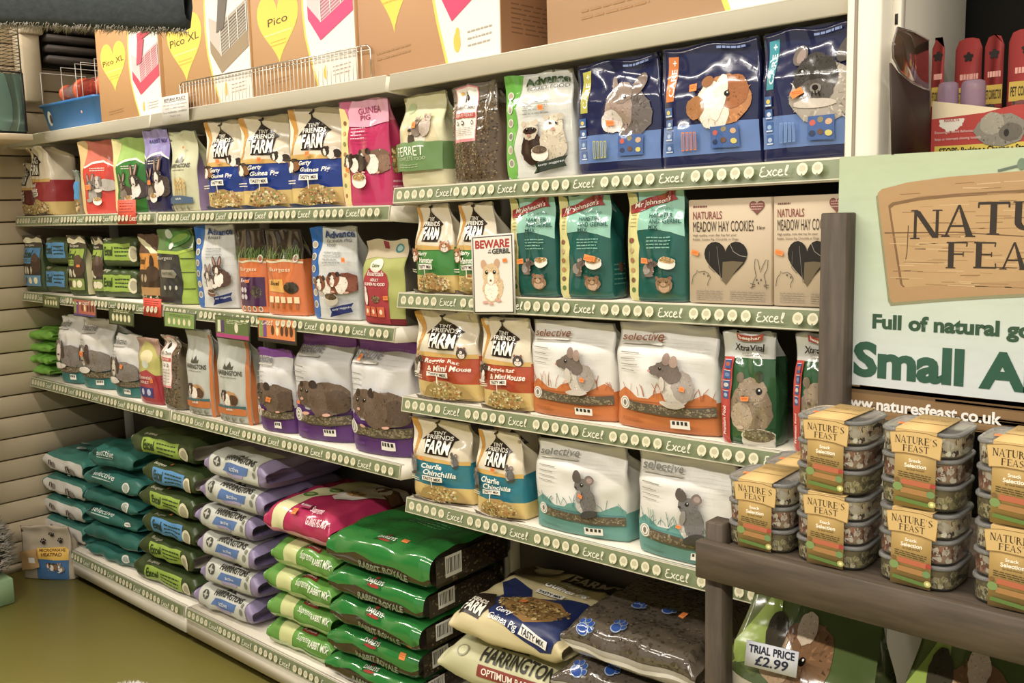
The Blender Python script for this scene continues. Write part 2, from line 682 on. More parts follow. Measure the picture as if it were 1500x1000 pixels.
    def build(s, parent, mat, names=None):
        out = []
        for n, L in s.parts.items():
            gs = s.groups(L) if len(L) < 60 else [L]
            if not 1 < len(gs) <= 8:
                gs = [L]
            n = n.split('#')[0]
            for g in gs:
                V = np.concatenate([a[0] for a in g])
                off = np.cumsum([0] + [len(a[0]) for a in g[:-1]])
                T = np.concatenate([a[1] + o for a, o in zip(g, off)])
                cc = np.concatenate([a[2] for a in g])
                out.append(mesh_obj(n, V, T, mat if n != 'price_sticker' else 'paper', parent, cc, True))
        return out

# ================================================================== the setting
YF = 1.736                                  # front plane of the shelving
XL, XJ, XM, XP = -4.53, -3.278, -2.004, -0.749
TILT = 0.0137                               # the right bay stands slightly out of level
ZS = {'l2': 1.605, 'l3': 1.274, 'l4': .887, 'b': .133, 't': 1.945, 'r2': 1.650, 'r3': 1.371, 'r4': 1.085, 'r5': .799}


def zshelf(s, X):
    return ZS[s] + (TILT * (X - XM) if s[0] == 'r' or (s == 't' and X > XM) else 0)


def struct(name, mb, mat, parent=None, smooth=False):
    o = mb.build(name, mat, parent, smooth)
    if parent is None:
        tag(o, kind='structure')
    return o


o = struct('floor', MB().box(-4.6, 3.0, -3.5, 2.4, -.05, 0), 'floor')
o['label'] = 'olive green glossy vinyl floor of the shop aisle'
o = struct('ceiling', MB().box(-5.2, 3.0, -3.5, 2.4, 2.9, 2.95), 'ceilpaint')
o['label'] = 'pale painted ceiling above the shop aisle'
o = struct('wall_back', MB().box(-4.6, 3.0, 2.34, 2.4, 0, 2.9), 'wallpaint')
o['label'] = 'beige painted wall behind the shelving bays'
wl = struct('wall_left', MB().box(-4.62, -4.575, -3.5, 2.4, 0, 2.9), 'groove')
o = wl
o['label'] = 'beige grooved slat wall at the far end of the aisle'
# horizontal boards of the slat wall, 96 mm pitch
z = .0365
k = 0
while z < 2.8:
    mb = MB()
    za, zb = z + .003, z + .0965 - .003
    mb.prism([(-4.578, za), (-4.560, za), (-4.557, za + .004), (-4.557, zb - .004), (-4.560, zb), (-4.578, zb)][::-1], 'y', -.6, 2.33)
    b = mb.build('slat_board', 'slat', wl)
    z += .0965
mb = MB().box(-4.578, -4.557, -.6, 2.33, 0.0, .0365 - .003)
mb.build('slat_board', 'slat', wl)


# ------------------------------------------------------------------ shelving
EX = [  # handwriting of the shelf strip word, unit box
    [(.16, .93), (.05, .88), (.02, .6), (.08, .52), (.16, .54), (.08, .52), (.01, .4), (.0, .15), (.08, .02), (.2, .08)],
    [(.26, .62), (.33, .35), (.42, .05)], [(.43, .62), (.34, .33), (.22, .02)],
    [(.60, .52), (.54, .6), (.48, .45), (.47, .2), (.53, .05), (.62, .14)],
    [(.66, .3), (.78, .42), (.78, .58), (.71, .6), (.66, .4), (.66, .15), (.73, .03), (.84, .12)],
    [(.9, .2), (.97, .6), (1.0, .95), (.95, .98), (.91, .5), (.92, .1), (.99, .05)]]


def strip_surf(x0, x1, z):
    """ticket strip: top edge at the shelf lip, bottom tipped 8 mm towards the shopper"""
    return flat_surf((x0, YF - .0095, z - .041), (x1, YF - .0095, z - .041), (x0, YF - .0015, z - .001))


def ticket_strip(parent, x0, x1, z, seed):
    L = x1 - x0
    cv = Canvas(strip_surf(x0, x1, z), L / .041, seed, base=.0003, lay=.00012)
    cv.step = 2.0
    cv.part('ticket_strip')
    mbw = MB()
    cv.rect(0, 0, 1, 1, '#cbc6ac')
    cv.rect(.002, .06, .998, .93, '#77825c')
    x = .012
    rg = random.Random(seed)
    while x < L - .03:
        for i in range(5):
            if x > L - .03:
                break
            cv.ell((x + .012) / L, .5, .27, .3, '#d8d2b2', n=12)
            cv.ell((x + .012) / L, .54, .17, .15, '#bdb793', n=8)
            cv.ell((x + .012) / L, .22, .05, .09, '#77825c', n=6)
            x += .030
        if x + .075 > L:
            break
        for st in EX:
            cv.stroke([((x + .006 + .058 * a) / L, .25 + .5 * b) for a, b in st], .06, '#dfdcc6')
        x += .080 + rg.choice([0, 0, .004])
        if rg.random() < .12:
            x -= .012
    L_ = cv.parts['ticket_strip']
    cv.groups = lambda q: [q]
    return cv.build(parent, 'satin')[0]


def shelf(bay, name, s, x0, x1, depth, seed, strip=True, tl=0):
    """one shelf: tray, lip, strip and end brackets; built level at x0, then tipped for the right bay"""
    z = ZS[s]
    mb = MB()
    mb.box(x0 + .002, x1 - .002, YF + .004, YF + depth, z - .022, z - .002)
    mb.prism([(YF + .003, z - .001), (YF - .001, z), (YF + .002, z - .002), (YF - .007, z - .0425), (YF + .004, z - .0445), (YF + .012, z - .03), (YF + .012, z - .002)], 'x', x0 + .002, x1 - .002)
    o = mb.build(name, 'shelfmetal', bay)
    for xe in (x0 + .001, x1 - .004):
        br = MB()
        br.prism([(YF + .002, z - .003), (YF - .006, z - .043), (YF + .1, z - .052), (YF + depth, z - .085), (YF + depth, z - .003)], 'x', xe, xe + .003)
        bo = br.build('bracket', 'shelfmetal', o)
        rv = MB().lathe([(.004, 0), (.004, .001)], 8)
    if strip:
        ticket_strip(o, x0 + .004, x1 - .004, z, seed)
    return o


def bay(x0, x1, label, shelves, depth=.42, tip=False, end_panel=True):
    b = empty('shelving_bay', ((x0 + x1) / 2, 2.0, 0), label=label, cat='shelving', group='shelving bays along the wall')
    inv = Matrix.Translation((-(x0 + x1) / 2, -2.0, 0))
    parts = []
    mb = MB().box(x0 + .012, x1 - .012, 2.19, 2.21, .09, 2.2)
    parts.append(mb.build('back_panel', 'backpanel', b))
    for xe in (x0, x1 - .012):
        up = MB().box(xe, xe + .012, 2.15, 2.23, 0, 2.3)
        parts.append(up.build('upright', 'shelfmetal', b))
    # base: kick panel set back, plinth, base shelf
    parts.append(MB().box(x0 + .002, x1 - .002, YF - .004, YF + .012, .028, .091).build('kick_panel', 'shelfmetal', b))
    parts.append(MB().box(x0 + .004, x1 - .004, YF + .05, YF + .45, .0, .09).build('plinth', 'black', b))
    for i, s in enumerate(shelves):
        o_ = shelf(b, 'base_shelf' if s == 'b' else ('top_shelf' if s == 't' else 'shelf'), s, x0, x1, depth if s != 'b' else .445, int(abs(x0) * 100) + i * 7, s != 't')
        if tip and s != 'b':
            a = math.atan(TILT)
            M_ = Matrix.Translation((XM, 0, ZS[s])) @ Matrix.Rotation(-a, 4, 'Y') @ Matrix.Translation((-XM, 0, -ZS[s]))
            o_.matrix_basis = M_
        parts.append(o_)
    for p in parts:
        p.matrix_basis = inv @ p.matrix_basis
    return b


bay(XL, XJ - .003, 'white shelving bay in the corner against the slat wall', ['t', 'l2', 'l3', 'l4', 'b'])
bay(XJ + .003, XM - .006, 'middle white shelving bay with purple topped bags and pink bag', ['t', 'l2', 'l3', 'l4', 'b'])
bay(XM + .006, XP, 'right white shelving bay with navy bags and hay cookie boxes', ['t', 'r2', 'r3', 'r4', 'r5', 'b'], tip=True)


# ================================================================== bags
def smooth(a, b, x):
    t = np.clip((x - a) / (b - a + 1e-9), 0, 1)
    return t * t * (3 - 2 * t)


class Wr:
    """wrinkle field: a few creases and soft dents"""

    def __init__(s, seed):
        r_ = np.random.RandomState(seed)
        s.w = [(r_.uniform(6, 30) * math.cos(a), r_.uniform(6, 30) * math.sin(a), r_.uniform(0, 6.28), r_.uniform(.4, 1))
               for a in r_.uniform(0, 6.28, 9)]
        s.c = [(r_.uniform(0, 1), r_.uniform(0, 1), r_.uniform(0, 3.14), r_.uniform(.1, .35), r_.uniform(.5, 1)) for _ in range(9)]

    def __call__(s, a, b):
        z = 0
        for kx, ky, p, m_ in s.w:
            z = z + m_ * np.sin(kx * a + ky * b + p) * .22
        for cx, cy, an, L, m_ in s.c:
            dx, dy = a - cx, b - cy
            q = dx * math.cos(an) + dy * math.sin(an)
            t = -dx * math.sin(an) + dy * math.cos(an)
            z = z + .75 * m_ * np.exp(-(q / L) ** 2) * (np.exp(-(t / .08) ** 2) - .5 * np.exp(-((t - .13) / .1) ** 2))
        return z


def build_bag(name, label, group, loc, rz, w_, h, d, seed, bands, mat='satin', cat='bag', design=None, side=.75, shoulder=.6,
              seal=.93, top_t=.006, wr=.004, topw=1.0, bulge=.35, top_back=-.36, side_bands=None, tilt=0.0, lean=0.0, body_label=None,
              bot=.92, side_design=None, droop=0.0, back_mat=None, sags=0.0):
    root = empty(name, loc, (0, -tilt, rz), label, cat, group)
    W = Wr(seed)
    edges = sorted({round(b_[0], 4) for b_ in bands} | {round(b_[1], 4) for b_ in bands} | {0.0, 1.0})
    vs = sorted(set(np.round(np.linspace(0, 1, 37), 4)) | set(edges) | {.012, seal})
    vs = [v for i, v in enumerate(vs) if i == 0 or v - vs[i - 1] > 1e-3 or v in edges]
    vs = np.array(vs)
    us = np.linspace(0, 1, 29)
    T = d * (bot + (1 - bot) * smooth(0, .08, vs))
    T = T * (1 - smooth(shoulder, seal, vs)) + top_t * smooth(shoulder, seal, vs)
    T[0] *= .93
    hw = w_ / 2 * (1 + (topw - 1) * smooth(shoulder * .8, 1, vs)) * (1 + .02 * np.sin(vs * 9 + seed))
    hw[0] *= .97
    yc = top_back * smooth(shoulder, 1, vs) ** 1.3 * d + lean * vs * h + droop * np.sin(vs * 3.14) * d
    zz = vs * h
    S = 2 * us[None, :] - 1
    V_, U_ = np.meshgrid(vs, us, indexing='ij')
    wm = wr * (.35 + .65 * smooth(.05, .3, vs))[:, None] * (1 - .85 * np.abs(S) ** 6)
    fr = np.zeros((len(vs), len(us), 3))
    fr[..., 0] = hw[:, None] * S
    prof = side + (1 - side) * (1 - np.abs(S) ** 2.6)
    # belly
    bel = bulge * d * .18 * np.exp(-((vs - .34) / .28) ** 2)[:, None] * (1 - S ** 2)
    fr[..., 1] = yc[:, None] - T[:, None] / 2 * prof - bel - W(U_, V_) * wm
    fr[..., 2] = zz[:, None] + sags * h * (1 - S ** 2) * smooth(.75, 1, vs)[:, None] * -1 + wr * .8 * np.sin(5 * S + seed) * smooth(.8, 1, vs)[:, None]
    ns = 5
    ts = np.linspace(0, 1, ns + 2)[1:-1]
    sd = []
    for sg, col_i in ((1, -1), (-1, 0)):
        g = np.zeros((len(vs), ns, 3))
        a = fr[:, col_i, :]
        bk = a.copy()
        bk[:, 1] = yc + T / 2 * side
        for i, t in enumerate(ts):
            g[:, i, :] = a * (1 - t) + bk * t
            crease = np.sin(t * math.pi) * (d * .06 + d * .22 * smooth(shoulder * .85, 1, vs)) + W(vs * .8 + t, vs + sg) * wr * .7
            puff = .10 * d * np.sin(t * math.pi) * (1 - smooth(shoulder * .7, shoulder, vs)) * 1.2
            g[:, i, 0] -= sg * (crease - puff)
        sd.append((g, bk))
    R, Rb = sd[0]
    L_, Lb = sd[1]
    ub = np.linspace(1, 0, 7)
    bk = np.zeros((len(vs), 7, 3))
    bk[..., 0] = hw[:, None] * (2 * ub[None, :] - 1)
    bk[..., 1] = yc[:, None] + T[:, None] / 2 * (side + (1 - side) * (1 - np.abs(2 * ub[None, :] - 1) ** 2.6))
    bk[..., 2] = zz[:, None]
    ring = np.concatenate([fr, R, bk, L_[:, ::-1, :]], 1)
    nr = ring.shape[1]
    V = ring.reshape(-1, 3)
    q = []
    cc = []
    nf = len(us) - 1
    for j in range(len(vs) - 1):
        vm = (vs[j] + vs[j + 1]) / 2
        cf = next((C(c) for a, b_, c in bands if a <= vm <= b_), (.5, .5, .5))
        cs_ = cf if side_bands is None else next((C(c) for a, b_, c in side_bands if a <= vm <= b_), cf)
        for i in range(nr):
            k = (i + 1) % nr
            q.append((j * nr + i, j * nr + k, (j + 1) * nr + k, (j + 1) * nr + i))
            cc.append(cf if i < nf else cs_)
    q = [tuple(t) for t in q]
    q += [tuple(range(nr))[::-1], tuple(range((len(vs) - 1) * nr, len(vs) * nr))]
    cc += [cc[0], cc[-1]]
    body = mesh_obj('body', V, q, mat, root, cc, True)
    if body_label:
        body['label'] = body_label
    if design:
        cv = Canvas(Surf(us, vs, fr), w_ / h, seed)
        design(cv)
        cv.build(root, mat)
    if side_design:
        g = np.concatenate([fr[:, -1:, :], R, Rb[:, None, :]], 1)
        cv = Canvas(Surf(np.linspace(0, 1, g.shape[1]), vs, g), d / h, seed + 5)
        cv.part('side_print')
        side_design(cv)
        cv.build(root, mat)
    return root


def bag_at(shelf_, px0, px1, pytop, d, rz, name, label, group, bands, design=None, back=.007, hmax=None, **kw):
    """stand a bag on a shelf: px0/px1 are the photo columns of its front bottom corners"""
    Y = YF + back
    rz = math.radians(rz)
    z = ZS[shelf_]
    x0 = Xat(px0, Y, z)
    z = zshelf(shelf_, x0)
    x0 = Xat(px0, Y, z)
    # width so that the far front corner lands on px1
    a = RI - FW * ((px1 - 750) / F)
    q = np.array([x0, Y, z - ZC])
    e = np.array([math.cos(rz), math.sin(rz), 0])
    w_ = -(a @ q) / (a @ e)
    c = np.array([x0, Y]) + np.array([math.cos(rz), math.sin(rz)]) * w_ / 2 + np.array([-math.sin(rz), math.cos(rz)]) * d / 2
    h = Zat(pytop, c[0], c[1]) - z
    if hmax:
        h = min(h, hmax)
    zz = zshelf(shelf_, c[0])
    seed = kw.pop('seed', int(px0 * 7 + pytop * 3) % 9973)
    return build_bag(name, label, group, (c[0], c[1], zz + .0005), rz, w_, h, d, seed, bands, design=design,
                     tilt=math.atan(TILT) if shelf_[0] == 'r' else 0.0, **kw)


def build_pillow(name, label, group, loc, rz, L, dp, ht, seed, col, mat='satin', cat='bag', design=None, pinch=(.12, .12), sq=3.2,
                 wr=.006, cols=None, end_design=None, thin=.10, flare=1.05, sag=0.0, ends=None, rx=0.0):
    """filled bag lying down: length along x, seals or flat ends left and right"""
    root = empty(name, loc, (rx, 0, rz), label, cat, group)
    W = Wr(seed)
    us = np.linspace(0, 1, 37)
    nphi = 200
    ph = np.linspace(-math.pi / 2, -math.pi / 2 - 2 * math.pi, nphi)
    cy, cz = np.cos(ph), np.sin(ph)
    sy = np.sign(cy) * np.abs(cy) ** (2 / sq) * dp / 2
    sz = np.sign(cz) * np.abs(cz) ** (2 / sq) * ht / 2
    arc = np.concatenate([[0], np.cumsum(np.hypot(np.diff(sy), np.diff(sz)))])
    # print face runs from the lower front corner to the upper back corner
    iA = int(np.argmin(np.abs(ph + math.pi * .75)))
    iB = int(np.argmin(np.abs(ph + math.pi * 1.75)))
    nv = 31
    sF = np.linspace(arc[iA], arc[iB], nv)
    sB = np.linspace(arc[iB], arc[-1] + arc[iA], 15)[1:-1]
    sAll = np.concatenate([sF, sB]) % arc[-1]
    py = np.interp(sAll, arc, sy)
    pz = np.interp(sAll, arc, sz)

    def prof(u, p0, p1):
        a = np.ones_like(u)
        if p0 > 0:
            a = np.minimum(a, thin + (1 - thin) * np.sin(np.clip((u - .03) / p0, 0, 1) * math.pi / 2) ** .8)
        else:
            a = np.minimum(a, .86 + .14 * smooth(0, .05, u))
        if p1 > 0:
            a = np.minimum(a, thin + (1 - thin) * np.sin(np.clip((.97 - u) / p1, 0, 1) * math.pi / 2) ** .8)
        else:
            a = np.minimum(a, .86 + .14 * smooth(0, .05, 1 - u))
        return a
    b = prof(us, *pinch)
    aw = np.where(b < .999, 1 + (flare - 1) * (1 - b) * 1.2, 1)
    if pinch[0] <= 0:
        aw = np.where(us < .06, .94 + .06 * smooth(0, .06, us), aw)
    if pinch[1] <= 0:
        aw = np.where(us > .94, .94 + .06 * smooth(0, .06, 1 - us), aw)
    nv_all = len(sAll)
    G = np.zeros((nv_all, len(us), 3))
    fv = np.linspace(0, 1, nv_all)
    VV, UU = np.meshgrid(fv, us, indexing='ij')
    nz = W(UU, VV * 2.2)
    nl = np.hypot(py / (dp / 2 + 1e-9) ** 2, pz / (ht / 2 + 1e-9) ** 2) + 1e-9
    ny_, nz_ = (py / (dp / 2) ** 2) / nl, (pz / (ht / 2) ** 2) / nl
    up = (pz > -ht * .3)[:, None]
    amp = wr * np.where(up, 1.0, .25)
    G[..., 0] = (us[None, :] - .5) * L + 0 * py[:, None]
    G[..., 1] = py[:, None] * aw[None, :] + nz * amp * ny_[:, None]
    G[..., 2] = pz[:, None] * b[None, :] + nz * amp * nz_[:, None] + ht / 2 - (1 - b)[None, :] * ht * sag
    G[..., 2] = np.maximum(G[..., 2], 0.0)
    G[..., 2] *= min(1.0, ht / G[..., 2].max())
    V = G.reshape(-1, 3)
    n_u = len(us)
    q, cc = [], []
    for j in range(nv_all):
        k = (j + 1) % nv_all
        for i in range(n_u - 1):
            q.append((j * n_u + i, j * n_u + i + 1, k * n_u + i + 1, k * n_u + i))
            um = (us[i] + us[i + 1]) / 2
            vm = j / (nv - 1)
            cc.append(C(cols(um, vm)) if cols else C(col))
    V = list(map(tuple, V))
    for i, rev in ((0, True), (n_u - 1, False)):
        ring = [j * n_u + i for j in range(nv_all)]
        cen = np.mean([V[r_] for r_ in ring], 0)
        V.append((cen[0] + (-.004 if rev else .004), cen[1], cen[2]))
        ci = len(V) - 1
        ec = C((ends or (col, col))[0 if rev else 1])
        for j in range(nv_all):
            t = (ring[j], ring[(j + 1) % nv_all], ci)
            q.append(t if not rev else t[::-1])
            cc.append(ec)
    mesh_obj('body', V, q, mat, root, cc, True)
    if design:
        cv = Canvas(Surf(us, np.linspace(0, 1, nv), G[:nv]), L / (arc[iB] - arc[iA]), seed, base=.0014, lay=.0003, step=.03)
        design(cv)
        cv.build(root, mat)
    if end_design:
        x = L / 2 + .0045
        cv = Canvas(flat_surf((x, -dp * .42, ht * .08), (x, dp * .42, ht * .08), (x, -dp * .42, ht * .9)), dp / ht, seed + 3)
        cv.part('end_print')
        end_design(cv)
        cv.build(root, mat)
    return root


def pillow_at(px0, px1, z, ht, dp, rz, name, label, group, col, Y=None, **kw):
    """lay a bag with its front lower corners at photo columns px0..px1 and its underside at height z"""
    Y = YF + .02 if Y is None else Y
    rz = math.radians(rz)
    zz = z + ht * .35
    x0 = Xat(px0, Y, zz)
    a = RI - FW * ((px1 - 750) / F)
    q = np.array([x0, Y, zz - ZC])
    e = np.array([math.cos(rz), math.sin(rz), 0])
    L = -(a @ q) / (a @ e)
    c = np.array([x0, Y]) + np.array([math.cos(rz), math.sin(rz)]) * L / 2 + np.array([-math.sin(rz), math.cos(rz)]) * dp / 2
    seed = kw.pop('seed', int(px0 * 5 + z * 1000) % 9973)
    return build_pillow(name, label, group, (c[0], c[1], z), rz, L, dp, ht, seed, col, **kw)


# ------------------------------------------------------------------ animals of the printed pictures (s = half height)
class An:
    def __init__(s, cv, cx, cy, sc, flip=1):
        s.cv, s.cx, s.cy, s.sc, s.fl = cv, cx, cy, sc, flip

    def p(s, x, y):
        return s.cx + s.fl * x * s.sc / s.cv.asp, s.cy + y * s.sc

    def fur(s, x, y, rx, ry, col, rot=0, n=26, var=.36):
        cx, cy = s.p(x, y)
        s.cv.fur(cx, cy, rx * s.sc, ry * s.sc, col, s.fl * rot, int(n * 1.8), var)

    def e(s, x, y, rx, ry, col, rot=0):
        cx, cy = s.p(x, y)
        s.cv.ell(cx, cy, rx * s.sc, ry * s.sc, col, s.fl * rot, 14)

    def eye(s, x, y, r_=.075):
        s.e(x, y, r_, r_, '#17120e')
        s.e(x + .02, y + .03, r_ * .3, r_ * .3, '#f0ece2')


def a_guinea(cv, cx, cy, sc, c1='#5a4632', c2='#efe6d6', c3='#8b5a34', flip=1, long=False):
    cv.part('animal_picture', True)
    A = An(cv, cx, cy, sc, flip)
    A.fur(.45, -.15, 1.05, .72, c1, .0, 70 if long else 40)
    A.fur(.9, -.25, .55, .5, c3, .0, 30)
    A.fur(.1, -.3, .45, .6, c2 if not long else c1, .0, 30)
    A.fur(-.55, .05, .55, .55, c3 if not long else c1, -.2, 40)
    A.fur(-.62, -.05, .2, .42, c2 if not long else c3, .1, 14)
    A.e(-.15, .45, .17, .2, '#3a2a20', .5)
    A.e(-.8, .42, .13, .16, '#3a2a20', -.4)
    A.eye(-.42, .15)
    A.eye(-.82, .14)
    A.e(-.72, -.2, .1, .06, '#c99a86')
    A.e(-.5, -.78, .16, .06, '#d9a48e')
    A.e(.5, -.82, .16, .06, '#d9a48e')


def a_rabbit(cv, cx, cy, sc, c1='#6b6159', c2='#efe9df', ears=1.0, flip=1):
    cv.part('animal_picture', True)
    A = An(cv, cx, cy, sc, flip)
    A.fur(.25, -.35, .72, .66, c1, 0, 44)
    A.fur(.05, -.4, .4, .55, c2, 0, 26)
    A.e(-.3, .85 * ears, .15, .45 * ears, c1, .25)
    A.e(.12, .88 * ears, .15, .45 * ears, c1, -.2)
    A.e(-.3, .85 * ears, .07, .34 * ears, '#b58d80', .25)
    A.e(.12, .88 * ears, .07, .34 * ears, '#b58d80', -.2)
    A.fur(-.1, .28, .44, .42, c1, 0, 34)
    A.fur(-.12, .18, .16, .36, c2, 0, 14)
    A.eye(-.36, .36)
    A.eye(.2, .34)
    A.e(-.12, .02, .08, .06, '#7d5a52')
    A.fur(-.25, -.9, .3, .14, c2, 0, 10)


def a_lop(cv, cx, cy, sc, c1='#7d746b', c2='#4b3a30', flip=1):
    """lop-eared rabbit lying side on"""
    cv.part('animal_picture', True)
    A = An(cv, cx, cy, sc, flip)
    A.fur(.75, -.2, 1.0, .62, c1, -.08, 60)
    A.fur(1.3, -.3, .5, .45, c1, 0, 26)
    A.fur(-.3, .1, .42, .62, c1, 0, 36)
    A.fur(-.28, .0, .16, .5, '#cfc5b8', 0, 12)
    A.fur(-.68, .2, .16, .52, c2, -.15, 18)
    A.fur(.1, .2, .16, .55, c2, .12, 18)
    A.eye(-.46, .28, .06)
    A.eye(-.08, .28, .06)
    A.e(-.28, -.12, .08, .05, '#3c2b25')
    A.fur(-.2, -.75, .5, .18, '#d9d1c6', 0, 16)


def a_ferret(cv, cx, cy, sc, c1='#4a382b', c2='#d8cbb4', c3='#efe6d2', flip=1):
    cv.part('animal_picture', True)
    A = An(cv, cx, cy, sc, flip)
    A.fur(-.5, -.45, .52, .62, c1, 0, 46)
    A.fur(.45, -.35, .55, .78, c2, 0, 46)
    A.fur(.5, .35, .4, .42, c3, 0, 30)
    A.fur(-.55, .2, .36, .36, c2, 0, 26)
    A.fur(-.55, .2, .32, .13, c1, 0, 12)
    A.e(-.85, .47, .12, .12, c2)
    A.e(-.28, .5, .12, .12, c2)
    A.e(.2, .66, .12, .13, c2)
    A.e(.82, .66, .12, .13, c2)
    for x, y in ((-.68, .24), (-.42, .24), (.38, .4), (.66, .4)):
        A.eye(x, y, .055)
    A.e(-.56, .02, .08, .06, '#b57f74')
    A.e(.52, .18, .08, .06, '#c98f84')


def a_hamster(cv, cx, cy, sc, c1='#b5713c', c2='#f1e7d8', flip=1):
    cv.part('animal_picture', True)
    A = An(cv, cx, cy, sc, flip)
    A.fur(0, -.15, .8, .75, c1, 0, 44)
    A.fur(0, -.4, .5, .45, c2, 0, 24)
    A.e(-.5, .55, .2, .2, '#8a5a44')
    A.e(.5, .55, .2, .2, '#8a5a44')
    A.fur(0, .2, .58, .45, c1, 0, 24)
    A.fur(0, .02, .22, .2, c2, 0, 10)
    A.eye(-.25, .28, .09)
    A.eye(.25, .28, .09)
    A.e(0, .08, .07, .05, '#c77f77')
    A.e(-.2, -.42, .1, .07, '#dba596')
    A.e(.2, -.42, .1, .07, '#dba596')


def a_rat(cv, cx, cy, sc, c1='#6f6157', c2='#c6bcae', flip=1):
    cv.part('animal_picture', True)
    A = An(cv, cx, cy, sc, flip)
    A.fur(.35, -.35, .62, .68, c2, .1, 50)
    A.fur(.6, -.3, .4, .6, '#a0948a', .2, 26)
    A.fur(-.15, .3, .55, .36, c1, .1, 40)
    A.fur(-.62, .24, .24, .18, c1, .0, 12)
    A.fur(.18, .1, .32, .34, c1, 0, 20)
    A.e(-.1, .68, .17, .19, '#8f776b')
    A.e(.2, .6, .17, .2, '#a58b7c')
    A.eye(-.36, .36, .07)
    A.e(-.84, .2, .05, .05, '#c58e86')
    A.fur(-.2, -.25, .14, .3, c2, .3, 12)
    A.e(-.3, -.52, .1, .06, '#dfae9f')
    A.fur(.2, -.98, .5, .12, c2, 0, 10)


def a_chin(cv, cx, cy, sc, flip=1, c1='#6d6a68', c2='#b9b4ad'):
    cv.part('animal_picture', True)
    A = An(cv, cx, cy, sc, flip)
    A.fur(.1, -.4, .52, .62, c2, 0, 40)
    A.fur(.25, -.35, .42, .6, c1, 0, 40)
    A.fur(.0, .3, .42, .34, c1, 0, 34)
    A.e(-.3, .66, .22, .26, '#59504c', .3)
    A.e(.34, .58, .26, .22, '#7a6a64', -.3)
    A.e(.36, .58, .16, .13, '#a08d86', -.3)
    A.eye(-.05, .34, .085)
    A.e(-.34, .2, .06, .05, '#3f3532')
    A.fur(-.2, -.2, .13, .3, '#8e8983', -.2, 12)
    A.fur(.3, -.95, .45, .16, '#3f3d3c', .3, 18)


def a_gerbil(cv, cx, cy, sc, c1='#d9b98c', c2='#f4ead8'):
    cv.part('animal_picture', True)
    A = An(cv, cx, cy, sc)
    A.fur(.1, -.3, .62, .62, c1, 0, 44)
    A.fur(0, -.42, .4, .45, c2, 0, 26)
    A.e(-.42, .72, .17, .22, '#caa07c', .3)
    A.e(.36, .74, .17, .22, '#caa07c', -.3)
    A.fur(0, .3, .5, .46, c1, 0, 36)
    A.fur(0, .1, .2, .28, c2, 0, 12)
    A.eye(-.24, .38, .09)
    A.eye(.22, .38, .09)
    A.e(0, .02, .07, .05, '#8b5a4c')
    A.e(-.35, -.92, .18, .06, '#d8a08c')
    A.e(.0, -.98, .14, .06, '#d8a08c')
    A.e(.45, -.85, .16, .06, '#d8a08c')


def bowl(cv, cx, cy, r_, cols, bc='#efe8dc'):
    cv.part('bowl_picture', True)
    cv.ell(cx, cy - r_ * .35, r_, r_ * .75, bc, n=18)
    cv.ell(cx, cy, r_, r_ * .45, '#d6cbb8', n=18)
    cv.ell(cx, cy + r_ * .03, r_ * .9, r_ * .38, cols[0], n=16)
    cv.bits(cx, cy + r_ * .08, r_ * .85, r_ * .36, cols, 46, r_ * .12)


MIX = ['#b98a4a', '#d9c27a', '#7d8a45', '#a5632f', '#e3d6a5', '#6f5a35', '#c9a05a']
PEL = ['#7d6f55', '#8f8062', '#665a45', '#9a8c6c']
KIB = ['#5a4630', '#6d573c', '#4a3a28', '#7c6546']


